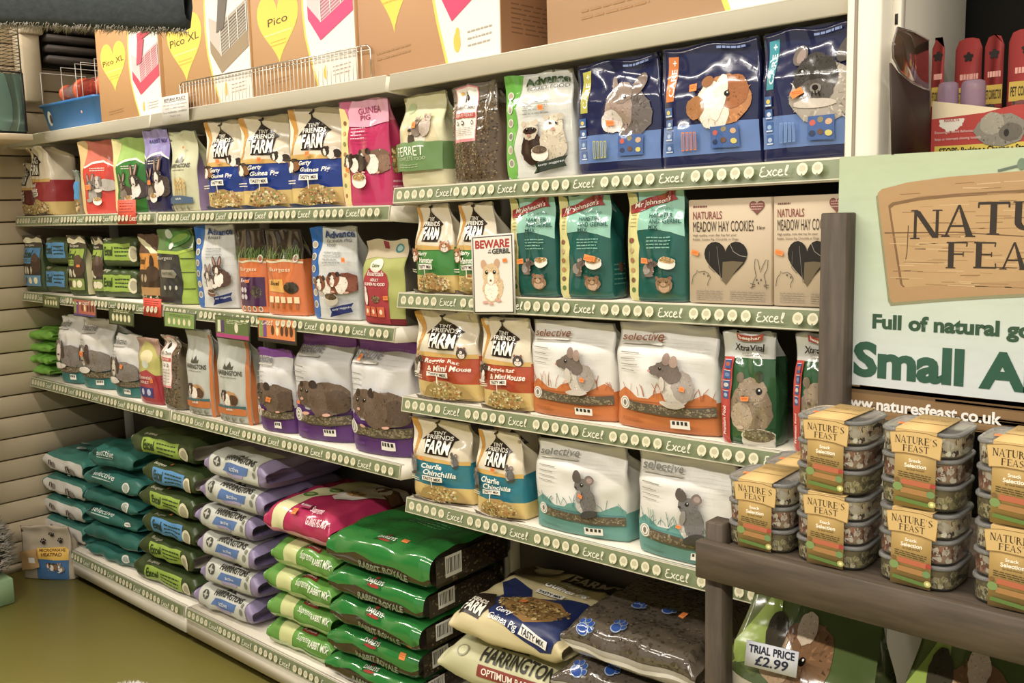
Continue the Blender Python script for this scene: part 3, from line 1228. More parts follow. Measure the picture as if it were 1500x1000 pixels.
# ================================================================== printed designs of the upright bags
def d_barn(band, l1, l2, animal, stick=None, wide=False, full=True):
    def f(cv):
        cv.part('colour_band')
        cv.poly([(0, 1), (.1, 1), (.16, .8), (.1, .62), (.03, .52), (0, .52)], '#c98f2e')
        cv.poly([(0, .92), (.08, .8), (.06, .62), (0, .55)], '#e6dcc4')
        cv.poly([(0, .54), (.3, .545), (.7, .53), (1, .54), (1, .49), (0, .49)], '#d3a850')
        cv.part('logo')
        cv.poly([(.26, .585), (.235, .75), (.17, .735), (.45, .93), (.80, .775), (.73, .755), (.68, .575)], '#2e2119')
        cv.poly([(.43, .915), (.47, .915), (.46, .96), (.44, .96)], '#2e2119')
        cv.ell(.46, .968, .04, .012, '#2e2119', .2, 10)
        cv.ell(.50, .985, .018, .012, '#2e2119', .6, 10)
        cv.text('TINY', .37, .815, .58, .86, '#e9e4d6', .015, .1)
        cv.text('FRIENDS', .27, .755, .71, .808, '#f0ecdf', .02)
        cv.text('FARM', .27, .60, .69, .745, '#f3efe4', .03)
        cv.part('picture')
        if animal == 'guinea':
            a_guinea(cv, .80, .56, .085, '#e9dfcc', '#f3ecdf', '#3a2c22')
            a_guinea(cv, .04, .45, .10, '#3a2c22', '#efe6d6', '#8b5a34')
        elif animal == 'hamster':
            a_hamster(cv, .85, .53, .075)
            a_hamster(cv, .10, .44, .10)
        elif animal == 'rat':
            a_hamster(cv, .80, .56, .075, '#4c3d33', '#efe6d8')
            a_rat(cv, .10, .42, .12, '#3f3128', '#efe8db', -1)
        elif animal == 'chin':
            a_chin(cv, .78, .555, .09)
            a_chin(cv, .03, .45, .13)
        cv.part('lettering')
        cv.text(l1, .26, .415, .26 + .052 * len(l1), .475, '#f5f1e4', .02, .25)
        cv.text(l2, .30, .345, .30 + .052 * len(l2), .405, '#f5f1e4', .02, .25)
        cv.rect(.28, .275, .62, .33, '#f4efe2', .02)
        cv.text('TASTY MIX', .30, .286, .60, .320, '#3a2a20', .02, 0, .02)
        cv.lines(.03, .24, .22, .29, 2, '#efe6cf', .4)
        cv.part('muesli_picture')
        cv.poly([(.2, .06), (.28, .17), (.45, .235), (.62, .24), (.82, .19), (.95, .06)], '#a98a4c')
        cv.bits(.57, .12, .22, .10, MIX, 150, .019)
        cv.rect(.44, .2, .455, .29, '#efe7d4')
        cv.part('base_edge')
        cv.poly([(0, 0), (1, 0), (1, .02), (.7, .045), (.4, .03), (.15, .055), (0, .05)], '#5a4a38' if band != '#17398c' else '#20304e')
        if stick:
            cv.sticker(*stick)
    return f


def barn_bands(band):
    return [(0, .2, '#d8b967'), (.2, .52, band), (.52, 1, '#dccfb4')]


def d_ferret(cv):
    cv.part('picture')
    cv.ell(.2, .86, .07, .06, '#aebd83')
    cv.poly([(.1, .46), (.15, .58), (.3, .68), (.8, .68), (.95, .46)], '#cfc08f')
    a_ferret(cv, .5, .58, .14)
    a_ferret(cv, .62, .66, .12, '#7d6a58', '#b5a493', '#c9b9a6')
    cv.part('colour_band')
    cv.rect(0, .17, 1, .47, '#64884a')
    cv.part('lettering')
    cv.text('FERRET', .12, .335, .72, .425, '#e9ecd8', .0)
    cv.text('COMPLETE FOOD', .14, .285, .74, .32, '#c2d0ac')
    cv.lines(.15, .2, .6, .25, 2, '#a8ba90')
    cv.sticker(.5, .64, .06, .05)


def d_clear(lx=.12, lw=.5, ly=.42, cols=['#4a3a2a', '#7a6448', '#5c4932', '#8d7553', '#372a1e'], n=900, label=True):
    def f(cv):
        cv.part('kibble')
        cv.bits(.5, .44, .5 * cv.asp * .97, .42, cols, n, .013, True)
        if not label:
            return
        cv.part('label')
        cv.rect(lx, ly, lx + lw, .985, '#e58a92')
        cv.rect(lx + .02, ly + .03, lx + lw - .02, .97, '#f3ebe2')
        A = An(cv, lx + lw * .5, .87, .06)
        A.fur(.1, -.2, .6, .7, '#3a2a22', 0, 26)
        A.fur(-.1, .55, .42, .4, '#4a382c', 0, 16)
        A.fur(-.1, .45, .2, .25, '#d9cdb8', 0, 8)
        cv.ell(lx + lw * .22, .92, .018, .018, '#e8b93a')
        cv.text("Spike's Choice", lx + .03, .735, lx + lw - .03, .79, '#3c2f2a', .012)
        cv.rect(lx + .03, .66, lx + lw - .03, .71, '#c9413f')
        cv.text('PREMIUM FERRET', lx + .06, .672, lx + lw - .06, .70, '#f2ddd6')
        for i in range(3):
            cv.ell(lx + lw * (.2 + .3 * i), .61, .016, .024, '#2c2724')
            cv.ell(lx + lw * (.2 + .3 * i), .61, .009, .015, '#f3ebe2')
        cv.lines(lx + .05, ly + .06, lx + lw - .05, .57, 5, '#a99c92', .3)
    return f


def d_advance(edge, sub, animal, price=None):
    def f(cv):
        cv.part('edge_strip')
        cv.poly([(0, 0), (.17, 0), (.20, .12), (.16, .3), (.22, .5), (.18, .7), (.26, .9), (.3, 1), (0, 1)], edge)
        for i in range(6):
            cv.ell(.09, .16 + .13 * i, .042, .042, '#d8d4c6')
            cv.ell(.09, .16 + .13 * i, .03, .03, ['#8d8a80', '#b5a58c', '#6f6a62', '#9b8f80'][i % 4])
        cv.part('lettering')
        cv.text('Advance', .33, .885, .97, .965, '#1e3f7a' if edge != '#5fae33' else '#2c4a22', .035)
        for i, t in enumerate(sub):
            cv.text(t, .36, .835 - .05 * i, .36 + .055 * len(t), .868 - .05 * i, '#2f3a44')
        cv.lines(.32, .6, .7, .74, 4, '#9aa0a0', .3)
        for i in range(7):
            cv.rect(.25, .12 + .1 * i, 1, .1225 + .1 * i, '#b9bbb4')
        for i in range(5):
            cv.rect(.35 + .15 * i, .05, .3535 + .15 * i, .95, '#c9cac2')
        cv.part('picture')
        if animal == 'ferret':
            a_ferret(cv, .62, .4, .25, '#3a2a20', '#c9bba2', '#d8ccb4')
            bowl(cv, .6, .26, .09, KIB)
        elif animal == 'rabbit':
            a_rabbit(cv, .42, .36, .14, '#6d6057', '#d9d0c4')
            a_rabbit(cv, .66, .42, .16, '#5b4031', '#efe8dc')
            bowl(cv, .5, .21, .06, KIB, '#7a5544')
        else:
            a_guinea(cv, .42, .39, .14, '#c9b9a0', '#efe6d8', '#8a5236')
            a_guinea(cv, .72, .43, .15, '#7a3f2a', '#e9dfd0', '#8a4a30')
            bowl(cv, .55, .26, .085, KIB, '#c9bfae')
        cv.part('ribbon')
        c = '#22301f' if animal == 'ferret' else '#1d2a66'
        cv.poly([(.5, .05), (.93, .10), (.9, .15), (.94, .20), (.52, .14), (.55, .1)], c)
        cv.text('tasty nuggets', .57, .105, .9, .13, '#dfe3ea', .0, .15, .1)
        if price:
            cv.sticker(*price)
    return f


def d_care(edge, animal, st):
    def f(cv):
        cv.part('colour_band')
        cv.rect(0, .10, 1, .35, '#5d7db8')
        cv.part('edge_flash')
        cv.poly([(.055, .56), (.15, .56), (.185, .94), (.075, .94)], edge)
        # word runs up the flash
        V, T = text_mesh('CARE +', .02)
        mn, mx = V.min(0), V.max(0)
        q = (V - mn) / (mx - mn)
        cv.add(np.stack([.15 - q[:, 1] * .06 + q[:, 0] * .02, .60 + q[:, 0] * .31], 1), T, C('#eef0f2'))
        for i in range(4):
            cv.rect(.045, .13 + .1 * i, .135, .21 + .1 * i, '#3f67a4')
            cv.ell(.09, .17 + .1 * i, .02, .018, ['#a9bcd8', '#8fb0d8', '#c9d3e4', '#d8c24a'][i])
            cv.rect(.05, .135 + .1 * i, .13, .145 + .1 * i, '#c9d5e8')
        cv.part('picture')
        if animal == 'degu':
            A = An(cv, .66, .56, .26)
            A.fur(.1, -.2, .8, .8, '#6b625e', 0, 70)
            A.fur(-.35, -.1, .55, .7, '#a58f82', 0, 50)
            A.fur(-.65, -.4, .42, .4, '#d9cfc6', 0, 24)
            A.fur(-.2, .5, .4, .35, '#8f7d70', 0, 26)
            A.e(.45, .75, .22, .42, '#7c6a60', -.5)
            A.e(-.5, .8, .12, .3, '#8a776a', .3)
            A.eye(-.1, .35, .09)
        elif animal == 'guinea':
            A = An(cv, .62, .52, .27)
            A.fur(.15, 0, .9, .75, '#b87a44', .2, 70)
            A.fur(-.15, -.15, .5, .75, '#e9ddcb', .2, 40)
            A.fur(.45, .25, .5, .5, '#a5622e', 0, 36)
            A.fur(-.75, -.15, .35, .35, '#a8703f', 0, 20)
            A.fur(.05, .1, .22, .7, '#efe6d6', -.2, 16)
            A.e(-.35, .6, .2, .16, '#9a6238', .4)
            A.eye(.28, .2, .09)
        else:
            A = An(cv, .62, .53, .27)
            A.fur(.2, -.15, .95, .85, '#a79d90', 0, 80)
            A.e(-.5, .95, .2, .3, '#6f6560', -.3)
            A.e(-.48, .93, .12, .22, '#9b8880', -.3)
            A.e(.85, 1.0, .22, .42, '#57504c', -.6)
            A.fur(0, .35, .62, .62, '#3b3836', 0, 60)
            A.fur(0, -.1, .5, .35, '#57514c', 0, 30)
            A.fur(0, -.42, .6, .14, '#c9beb0', 0, 14)
            A.eye(-.42, .45, .1)
            A.e(.02, .0, .18, .14, '#8d857e')
            A.e(.02, .02, .1, .08, '#26221f')
            for k in (-.3, 0, .3):
                A.e(.02 + k * .4, -.12 - abs(k) * .1, .02, .1, '#26221f', k)
        cv.part('information_panel')
        cv.rect(.55, .14, .83, .32, '#3d5f9c')
        for i, (x, y) in enumerate(((.6, .27), (.69, .29), (.78, .27), (.6, .19), (.69, .2), (.78, .19))):
            cv.ell(x, y, .025, .022, ['#c9584a', '#8a7f5a', '#caa27a', '#2c3a5a', '#6b4a34', '#d2c25a'][i])
        for i in range(4):
            cv.rect(.25 + .045 * i, .14, .28 + .045 * i, .29, edge if animal != 'rabbit' else '#6f93c4')
            cv.rect(.257 + .045 * i, .15, .273 + .045 * i, .28, '#5d7db8')
        cv.part('small_print')
        cv.lines(.6, .93, .9, .97, 1, '#7e93c9', .5)
        cv.sticker(*st)
    return f


def d_pink(cv):
    cv.part('edge_strip')
    cv.poly([(.03, 0), (.2, 0), (.22, .3), (.18, .6), (.2, .8), (.12, .92), (0, .95), (0, .3)], '#e3cf83')
    for i in range(8):
        cv.ell(.1, .1 + .1 * i, .022, .022, ['#a5632f', '#7d8a45', '#c9843c', '#8a5230'][i % 4])
    cv.part('logo')
    cv.poly([(.2, .9), (.2, .76), (.62, .74), (1, .78), (1, 1), (.3, 1)], '#e3a2bb')
    cv.text('GUINEA', .42, .87, .86, .93, '#a3285c', .01)
    cv.text('PIG', .45, .81, .66, .86, '#a3285c', .01)
    cv.part('picture')
    a_guinea(cv, .68, .44, .16, '#7a5a44', '#efe6d8', '#8d6a52')
    a_guinea(cv, .35, .42, .12, '#3d302a', '#efe6d8', '#3d302a')
    bowl(cv, .48, .27, .09, MIX, '#f3eee4')
    cv.part('lettering')
    cv.lines(.3, .62, .62, .74, 4, '#f3c5d6', .3)
    cv.sticker(.24, .35, .055, .045)


def d_muesli(top, body, edge, animal, words=None, st=None, txt='#f0e9dc'):
    """tall muesli bag: pale top with wave, saturated body, animals and a bowl"""
    def f(cv):
        cv.part('colour_band')
        cv.poly([(.0, .7), (.15, .64), (.4, .70), (.7, .72), (1, .63), (1, 1), (0, 1)], top)
        cv.poly([(.0, .72), (.15, .655), (.4, .715), (.7, .735), (1, .645), (1, .63), (.7, .705), (.4, .685), (.15, .63), (0, .69)], '#efe6da')
        if edge:
            cv.poly([(0, .0), (.1, 0), (.13, .3), (.1, .6), (.3, .95), (.22, 1), (0, 1)], edge)
        cv.part('lettering')
        if words:
            for i, t in enumerate(words):
                cv.text(t, .25, .84 - .07 * i, min(.95, .25 + .1 * len(t)), .89 - .07 * i, txt, .02)
        cv.lines(.3, .58, .75, .64, 2, '#d9cfc2', .35)
        cv.part('picture')
        if animal == 'rab':
            a_rabbit(cv, .35, .34, .17, '#6f675f', '#a59c92')
            a_lop(cv, .62, .42, .13, '#b9b0a5', '#7d7268')
        else:
            a_rabbit(cv, .32, .32, .16, '#57453a', '#8d7f70', 1.1)
            a_rabbit(cv, .72, .38, .19, '#4a3d38', '#e3dacd', 1.1)
        bowl(cv, .52, .2, .075, MIX)
        if st:
            cv.sticker(*st)
    return f


def d_harr(band, st=None, stripe=None, animal=None):
    def f(cv):
        cv.part('logo')
        cv.poly([(.3, .62), (.38, .68), (.44, .64), (.5, .70), (.56, .64), (.62, .66), (.6, .61), (.34, .61)], '#4b4a3c')
        cv.text('HARRINGTONS', .12, .545, .84, .6, '#4b4a3c', .03)
        cv.lines(.2, .51, .7, .53, 1, '#8f8c78', .5)
        cv.part('picture')
        if animal:
            a_guinea(cv, .42, .3, .12, '#b98a52', '#efe6d8', '#5a3f2c')
        else:
            for i in range(5):
                x = .3 + .1 * i
                cv.stroke([(x, .2), (x + .01, .3), (x - .01, .38 + .05 * (i % 2))], .018, '#c9a45c')
                for k in range(5):
                    cv.ell(x + (.02 if k % 2 else -.02), .3 + .025 * k, .011, .018, '#d3b06a', .4 if k % 2 else -.4, 8)
        cv.part('colour_band')
        cv.poly([(.05, .16), (.3, .2), (.6, .2), (.9, .17), (.9, .1), (.05, .1)], band)
        if animal:
            cv.poly([(.05, .2), (.9, .21), (.9, .18), (.05, .17)], '#3f6a6c')
        cv.text('adult', .4, .15, .6, .175, '#e9e9e4', .02)
        cv.part('pictograms')
        for i in range(4):
            cv.ell(.17 + .2 * i, .05, .022, .028, '#7c7a68')
            cv.ell(.2 + .2 * i, .065, .012, .012, '#a09a84')
        if stripe:
            cv.part('side_stripe')
            cv.rect(.93, 0, 1, .95, stripe)
        if st:
            cv.sticker(*st)
    return f


def d_john(st=None):
    def f(cv):
        cv.part('colour_band')
        cv.poly([(.2, .64), (.5, .655), (.8, .62), (1, .58), (1, 1), (.2, 1)], '#8fcab6')
        cv.part('edge_strip')
        cv.poly([(0, 0), (.2, 0), (.26, .5), (.2, .62), (.22, .8), (.16, .97), (0, 1)], '#d6cf83')
        cv.lines(.06, .66, .18, .86, 6, '#9b945c', .3)
        for i in range(6):
            cv.ell(.11, .1 + .09 * i, .03, .024, ['#4f7a35', '#7a5236', '#b98a52', '#a56a3a', '#c9a878', '#8a4a34'][i], .2)
        cv.part('logo')
        cv.poly([(.05, .87), (.2, .89), (.62, .97), (.9, 1.0), (.86, .94), (.9, .9), (.6, .875), (.2, .8), (.05, .79)], '#9c2e30')
        cv.text('Mr Johnson\'s', .14, .82, .8, .885, '#f0e6d8', .015, .15, .10)
        cv.part('lettering')
        cv.text('Supreme', .44, .80, .84, .845, '#3f7a6c', .0, .2)
        cv.text('HAMSTER', .44, .745, .84, .785, '#20504a', .02)
        cv.text('AND GERBIL', .44, .695, .97, .735, '#20504a', .02)
        cv.text('MIX', .44, .645, .62, .685, '#20504a', .02)
        cv.lines(.42, .47, .82, .59, 4, '#7db9a5', .3)
        cv.part('picture')
        a_rat(cv, .5, .32, .085, '#6b5a4e', '#7d6a5c', -1)
        bowl(cv, .76, .37, .07, MIX)
        a_hamster(cv, .72, .17, .09, '#9c7450', '#c9a884')
        if st:
            cv.sticker(*st)
    return f


SELB = {'orange': ('#c9702a', '#b5622a'), 'purple': ('#5c2d78', '#6e3a8c'), 'teal': ('#5f9a92', '#4f8a84'), 'deep': ('#2f7d7a', '#3a8a86')}


def d_sel(kind, animal, word, st=None, title='#8a4a2a', wx=.06, big=True, badge=True):
    base, lite = SELB[kind]

    def f(cv):
        rg = cv.rg
        cv.part('meadow_print')
        # ragged meadow edge with grass blades
        pts = [(0, .30)]
        for i in range(13):
            pts.append((i / 12, .33 + .05 * math.sin(i * 1.3) + .015 * (i % 2)))
        cv.poly([(0, .28)] + pts[1:] + [(1, .28)], base)
        for i in range(26):
            x = rg.random()
            L = rg.uniform(.05, .15)
            b = rg.uniform(-.06, .06)
            cv.stroke([(x, .33), (x + b * .4, .33 + L * .6), (x + b, .33 + L)], .006, lite)
        cv.part('pellet_band')
        for s0, s1, c in ((.175, .265, '#5a5040'),):
            cv.poly([(.12, s0 + .02), (.4, s0 + .0), (.7, s0 - .005), (1, s0 + .015), (1, s1 + .012), (.7, s1 - .005), (.4, s1), (.12, s1 + .02)], c)
        cv.bits(.56, .225, .43 * cv.asp, .034, PEL, 190, .014, True)
        if badge:
            cv.part('badge')
            cv.ell(.115, .25, .062, .062, '#e9e4da')
            cv.ell(.115, .25, .05, .05, '#8d8a84')
            cv.ell(.115, .25, .042, .042, '#e3ded2')
            cv.ell(.115, .25, .02, .028, '#77736b')
        cv.part('lettering')
        cv.text(word, wx, .825, wx + (.44 if big else .34), .925, title, .012, .05)
        cv.rect(wx, .795, wx + .44, .815, '#b9b5ac')
        for i in range(4):
            cv.rect(.08, .72 - .05 * i, .28 - .03 * (i % 2), .727 - .05 * i, '#8d8b86', -.03)
        cv.lines(.1, .09, .3, .125, 1, lite, .6)
        for i in range(9):
            cv.rect(.55, .62 + .035 * i, .93, .6215 + .035 * i, '#cfcdc6')
            cv.rect(.56 + .04 * i, .62, .5615 + .04 * i, .91, '#cfcdc6')
        cv.part('picture')
        if animal == 'rat':
            a_rat(cv, .60, .53, .235)
        elif animal == 'chin':
            a_chin(cv, .60, .51, .235)
        elif animal == 'guinea':
            a_guinea(cv, .52, .46, .225, '#6a5544', '#8a7460', '#5a4636', 1, True)
        elif animal == 'lop':
            a_lop(cv, .38, .47, .25)
        cv.part('barcode')
        cv.rect(.62, .085, .80, .155, '#ece8df')
        for i in range(4):
            cv.rect(.635 + .04 * i, .115, .66 + .04 * i, .148, '#2c2a28')
        if st:
            cv.sticker(*st)
    return f


def sel_bands(kind, top='#dcdad4'):
    return [(0, .31, SELB[kind][0]), (.31, 1, top)]


def d_xtra(st=None):
    def f(cv):
        cv.part('picture')
        cv.rect(.24, .16, 1, .76, '#2c5a34')
        A = An(cv, .58, .38, .26)
        A.fur(0, -.2, .72, .85, '#8d7a62', 0, 80)
        A.fur(-.3, -.5, .4, .5, '#b09c80', 0, 34)
        A.fur(.05, .45, .5, .42, '#9b8870', 0, 40)
        A.e(.3, .9, .14, .2, '#3c4a34')
        A.e(-.35, .85, .12, .18, '#7a6a56')
        A.eye(.3, .42, .12)
        A.e(-.25, .2, .07, .05, '#5a4a3c')
        A.e(-.35, -.85, .14, .06, '#c9b39a')
        bowl(cv, .72, .09, .15, ['#6b6048', '#8a7d60', '#4f4a34', '#a0946f'], '#d8d4c8')
        cv.part('edge_strip')
        cv.poly([(0, 0), (.17, 0), (.25, .77), (.06, .77), (0, .6)], '#c03a34')
        for i in range(4):
            x = .035 + .012 * i
            cv.rect(x + .02, .40 + .09 * i, x + .14, .47 + .09 * i, '#33598f')
            cv.ell(x + .08, .435 + .09 * i, .02, .018, ['#9fb4d2', '#c9c2b4', '#6d86b0', '#b05a4a'][i])
            cv.rect(x + .02, .47 + .09 * i, x + .14, .475 + .09 * i, '#d7dbe2')
        V, T = text_mesh('Premium Food', .02)
        mn, mx = V.min(0), V.max(0)
        q = (V - mn) / (mx - mn)
        cv.add(np.stack([.12 - q[:, 1] * .06 + q[:, 0] * .015, .08 + q[:, 0] * .25], 1), T, C('#efe2dc'))
        cv.part('logo')
        cv.poly([(.3, .985), (.32, .93), (.55, .935), (.78, .93), (.80, .985)], '#a8322e')
        cv.text('beaphar', .36, .94, .74, .98, '#efe4d8', .03)
        cv.part('lettering')
        cv.text('XtraVital', .26, .83, .84, .895, '#26231f', .03)
        cv.lines(.4, .795, .75, .815, 1, '#8a857c', .5)
        if st:
            cv.sticker(*st)
    return f


def d_burgess(p1, p2, bt='Excel', icons=True, top='#e3dcb9', low=None, st=None, animal=False):
    """small window-top bag with blocks of colour"""
    def f(cv):
        cv.part('header')
        cv.poly([(0, .93), (.2, .97), (.5, .94), (.8, .98), (1, .93), (1, .87), (.6, .89), (.3, .86), (0, .88)], top)
        cv.part('lettering')
        cv.text('Burgess', .1, .80, .62, .85, '#e9e3cf', .0, .15)
        cv.part('colour_band')
        cv.rect(.06, .5, .92, .78, p1)
        cv.text(bt, .12, .6, .56, .74, '#27401f', .03, .15)
        cv.lines(.12, .53, .6, .58, 2, '#3b5228', .4)
        cv.rect(.06, .29, .92, .5, '#33291f')
        for i in range(3):
            cv.ell(.2 + .17 * i, .38, .03, .07, '#c9c2a8')
        cv.fur(.74, .5, .12, .17, '#4a3626', 0, 26)
        cv.fur(.72, .6, .09, .08, '#5a4432', 0, 14)
        cv.rect(.06, .1, .92, .29, p2)
        for i in range(3):
            cv.ell(.25 + .25 * i, .2, .05, .06, '#e3dcb4' if i else '#4a3a28')
        if st:
            cv.sticker(*st)
    return f


def d_orangebag(c2, kind, st=None):
    def f(cv):
        cv.part('header')
        cv.poly([(0, .97), (.25, .95), (.55, .99), (1, .95), (1, .915), (.55, .945), (.25, .915), (0, .93)], '#e8dcb6')
        cv.part('lettering')
        cv.text('Burgess', .14, .75, .72, .84, '#f3e3c4', .0, .1)
        cv.part('colour_panel')
        if kind:
            cv.rect(.1, .12, .95, .66, '#4a2350')
            cv.text('Excel', .14, .56, .5, .63, '#e9c9d6', .02, .2)
            cv.bits(.68, .38, .14, .12, ['#5b5a3a', '#6d6a48', '#4a4a30'], 90, .02)
            for i in range(4):
                cv.ell(.2 + .2 * i, .07, .05, .05, '#e9ddc8')
                cv.ell(.2 + .2 * i, .07, .035, .035, '#8d6f5a')
            for i in range(4):
                cv.ell(.2 + .13 * (i % 2), .42 - .13 * (i // 2), .04, .05, '#cdbfc9')
        else:
            cv.poly([(.08, .62), (.5, .64), (.55, .4), (.08, .42)], '#e9a93a')
            cv.text('Excel', .12, .53, .42, .6, '#5c3a1c', .02, .2)
            cv.ell(.72, .49, .17, .10, '#3f3326')
            cv.bits(.72, .5, .16, .09, ['#3f3428', '#54462f', '#2f2a20'], 110, .022)
            for i in range(5):
                cv.rect(.1 + .17 * i, .22, .22 + .17 * i, .33, '#f3dcae')
                cv.rect(.13 + .17 * i, .12, .19 + .17 * i, .2, '#a5622c')
        cv.part('seal_badge')
        cv.ell(.86, 1.0, .06, .07, '#efe6dc')
        cv.ell(.86, 1.0, .035, .045, '#c04a44')
        if st:
            cv.sticker(*st)
    return f


def d_grass(cv):
    """clear window above an orange bag: dark hay and green blades"""
    cv.part('grass_window')
    for i in range(70):
        x = cv.rg.random()
        L = cv.rg.uniform(.15, .5)
        cv.stroke([(x, .0), (x + cv.rg.uniform(-.03, .03), L * .6), (x + cv.rg.uniform(-.06, .06), L)], .012, cv.rg.choice(['#4f7a2e', '#6b943a', '#3f6326', '#86a84e']))


def d_ess(cv):
    cv.part('header')
    cv.poly([(0, .76), (.3, .80), (.6, .78), (1, .8), (1, 1), (0, 1)], '#b9aa8a')
    cv.ell(.8, .9, .07, .055, '#3f7a78')
    cv.ell(.8, .9, .045, .035, '#8fb0a8')
    cv.rect(.42, .9, .56, .99, '#8a2f34')
    cv.part('colour_panel')
    cv.poly([(.03, .02), (.05, .5), (.2, .66), (.45, .70), (.68, .60), (.72, .5), (.72, .02)], '#a83238')
    cv.ell(.42, .70, .11, .075, '#e6e0cc')
    cv.text('Oxbow', .33, .68, .52, .72, '#5c7a3a', .02)
    cv.part('lettering')
    cv.text('Essentials', .2, .58, .62, .64, '#f3e6dc', .01, .2)
    cv.text('ADULT', .3, .515, .52, .55, '#f3e6dc', .02)
    cv.text('GUINEA PIG FOOD', .15, .465, .66, .5, '#f3e6dc', .02)
    cv.part('picture')
    cv.ell(.17, .32, .045, .09, '#e9dfd6')
    cv.ell(.17, .42, .03, .035, '#e9dfd6')
    cv.bits(.42, .31, .08, .04, ['#6a5a3a', '#8a7a4a', '#5a4a30'], 40, .016)
    cv.part('picture_tiles')
    for i in range(3):
        cv.rect(.1 + .19 * i, .1, .26 + .19 * i, .22, '#cf6038')
        cv.ell(.18 + .19 * i, .16, .025, .03, '#f0d5b4')
    cv.sticker(.68, .33, .07, .05)


def d_grey(cv):
    cv.part('colour_panel')
    cv.poly([(.0, .02), (.62, .0), (.72, .3), (.66, .62), (.62, .66), (0, .68)], '#3b3a36')
    cv.poly([(0, .68), (.62, .66), (.98, .72), (.98, .75), (.6, .70), (0, .72)], '#a9c42f')
    cv.text('Burgess', -.0, .58, .45, .64, '#cfcabb', .0, .1)
    cv.poly([(.1, .36), (.5, .35), (.58, .40), (.5, .46), (.1, .46)], '#8f8a78')
    cv.text('NATURE', .14, .39, .46, .43, '#5c5848', .01)
    for i in range(3):
        cv.ell(.2 + .16 * i, .22, .02, .03, '#bdb8a8')
    for y in (.2, .42, .6):
        cv.rect(.7, y, 1, y + .012, '#35451c')
    cv.part('leaf_print')
    cv.ell(.6, .87, .22, .10, '#4f8a3a', .35)
    cv.ell(.62, .88, .15, .05, '#7da83e', .35)
    cv.ell(.35, .93, .06, .06, '#b9c9b4')
    cv.ell(.42, .77, .035, .045, '#e3dfd2')


def d_brown(cv):
    cv.part('header')
    cv.poly([(0, .97), (.3, .9), (.7, .8), (1, .72), (1, .66), (.6, .74), (.2, .84), (0, .9)], '#e3d9b0')
    cv.part('colour_panel')
    cv.rect(.08, .48, .95, .72, '#c98424')
    cv.text('Excel', .1, .56, .45, .66, '#5c3a1a', .03, .15)
    cv.ell(.7, .6, .05, .1, '#3a2518')
    cv.rect(.08, .22, .95, .48, '#42301f')
    for i in range(2):
        cv.ell(.22 + .16 * i, .35, .03, .06, '#a9946c')
    cv.fur(.72, .42, .15, .12, '#4a3526', 0, 24)
    cv.rect(.08, .1, .95, .22, '#b98a4a')
    cv.bits(.5, .05, .4 * cv.asp, .05, ['#d9c29a', '#a5834f', '#efe3c4'], 50, .02, True)


def d_redyel(cv):
    cv.part('header')
    cv.poly([(.1, .8), (.4, .95), (.7, .9), (1, .7), (1, .45), (0, .42)], '#b9b45a')
    cv.ell(.5, .72, .16, .1, '#e3d5a2')
    cv.ell(.45, .6, .09, .06, '#cfd8c4')
    cv.part('colour_panel')
    cv.poly([(0, 0), (1, 0), (.95, .2), (.85, .45), (.5, .52), (.1, .46)], '#a52a36')
    cv.text('Essentials', .15, .38, .75, .43, '#f0dfd6', .0, .2)
    cv.text('ADULT', .2, .31, .6, .35, '#f0dfd6', .02)
    cv.rect(.1, .1, .75, .25, '#2f2f78')
    cv.ell(.3, .18, .04, .05, '#c9c9dc')
    cv.ell(.58, .18, .05, .05, '#b5b8d4')
    cv.sticker(.72, .36, .07, .06)


# ================================================================== upright bags, shelf by shelf
BAG = 'pet_food_bag'
G1 = 'bags on the upper shelf of the left bays'
CRM = '#dccfb4'
RED, BLU, GRN, ORG, TEA = '#9c2a2e', '#17398c', '#3f8a3c', '#b8481f', '#17788c'
# ---- upper shelf, left bays
bag_at('l2', 31, 49, 240, .10, 0, BAG, 'small dark red and brown bag squeezed into the corner by the slat wall', G1, barn_bands('#6b2a26'), d_barn('#6b2a26', 'Russel', 'Rabbit', 'none'), hmax=.26, back=.05)
bag_at('l2', 48, 71, 212, .15, 0, BAG, 'cream bag with dark red band and barn logo, beside the corner', G1, barn_bands(RED), d_barn(RED, 'Russel', 'Rabbit', 'none'), hmax=.285, mat='film', shoulder=.86, seal=1.0, top_t=.07)
bag_at('l2', 110, 117, 250, .06, 0, 'small_pouch', 'small pouch with blue label between red banded bag and red rabbit bag', G1, [(0, .5, '#8a7a5a'), (.5, 1, '#7a8478')], lambda cv: (cv.part('label'), cv.rect(.05, .35, .95, .75, '#3f8fc4'), cv.bits(.5, .17, .4 * cv.asp, .14, MIX, 40, .04, True)), back=.05)
bag_at('l2', 121, 172, 203, .075, 24, BAG, 'red rabbit food bag with salmon top, left of the green one', G1, [(0, 1, '#cf3a2a')], d_muesli('#d9705a', '#cf3a2a', '#d9b878', 'rab', None, (.3, .37, .08, .07)), mat='film', hmax=.283, topw=1.04, seal=.95)
bag_at('l2', 169, 217, 203, .075, 17, BAG, 'green rabbit food bag with lime top, behind a red ticket', G1, [(0, 1, '#2f7a2c')], d_muesli('#9bc05a', '#2f7a2c', '#d6cf8c', 'rab2'), mat='film', hmax=.283, seal=.95)
bag_at('l2', 213, 249, 188, .09, 3, BAG, 'navy rabbit food bag with lilac top on the upper left shelf', G1, [(0, .68, '#20204e'), (.68, 1, '#8d80bd')], d_muesli('#9185c4', '#20204e', None, 'rab2', ['', 'RABBIT MIX'][1:], (.42, .36, .06, .045), '#3a2f78'), side_bands=[(0, .66, '#2a2438'), (.66, 1, '#2b2730')], mat='film', hmax=.288)
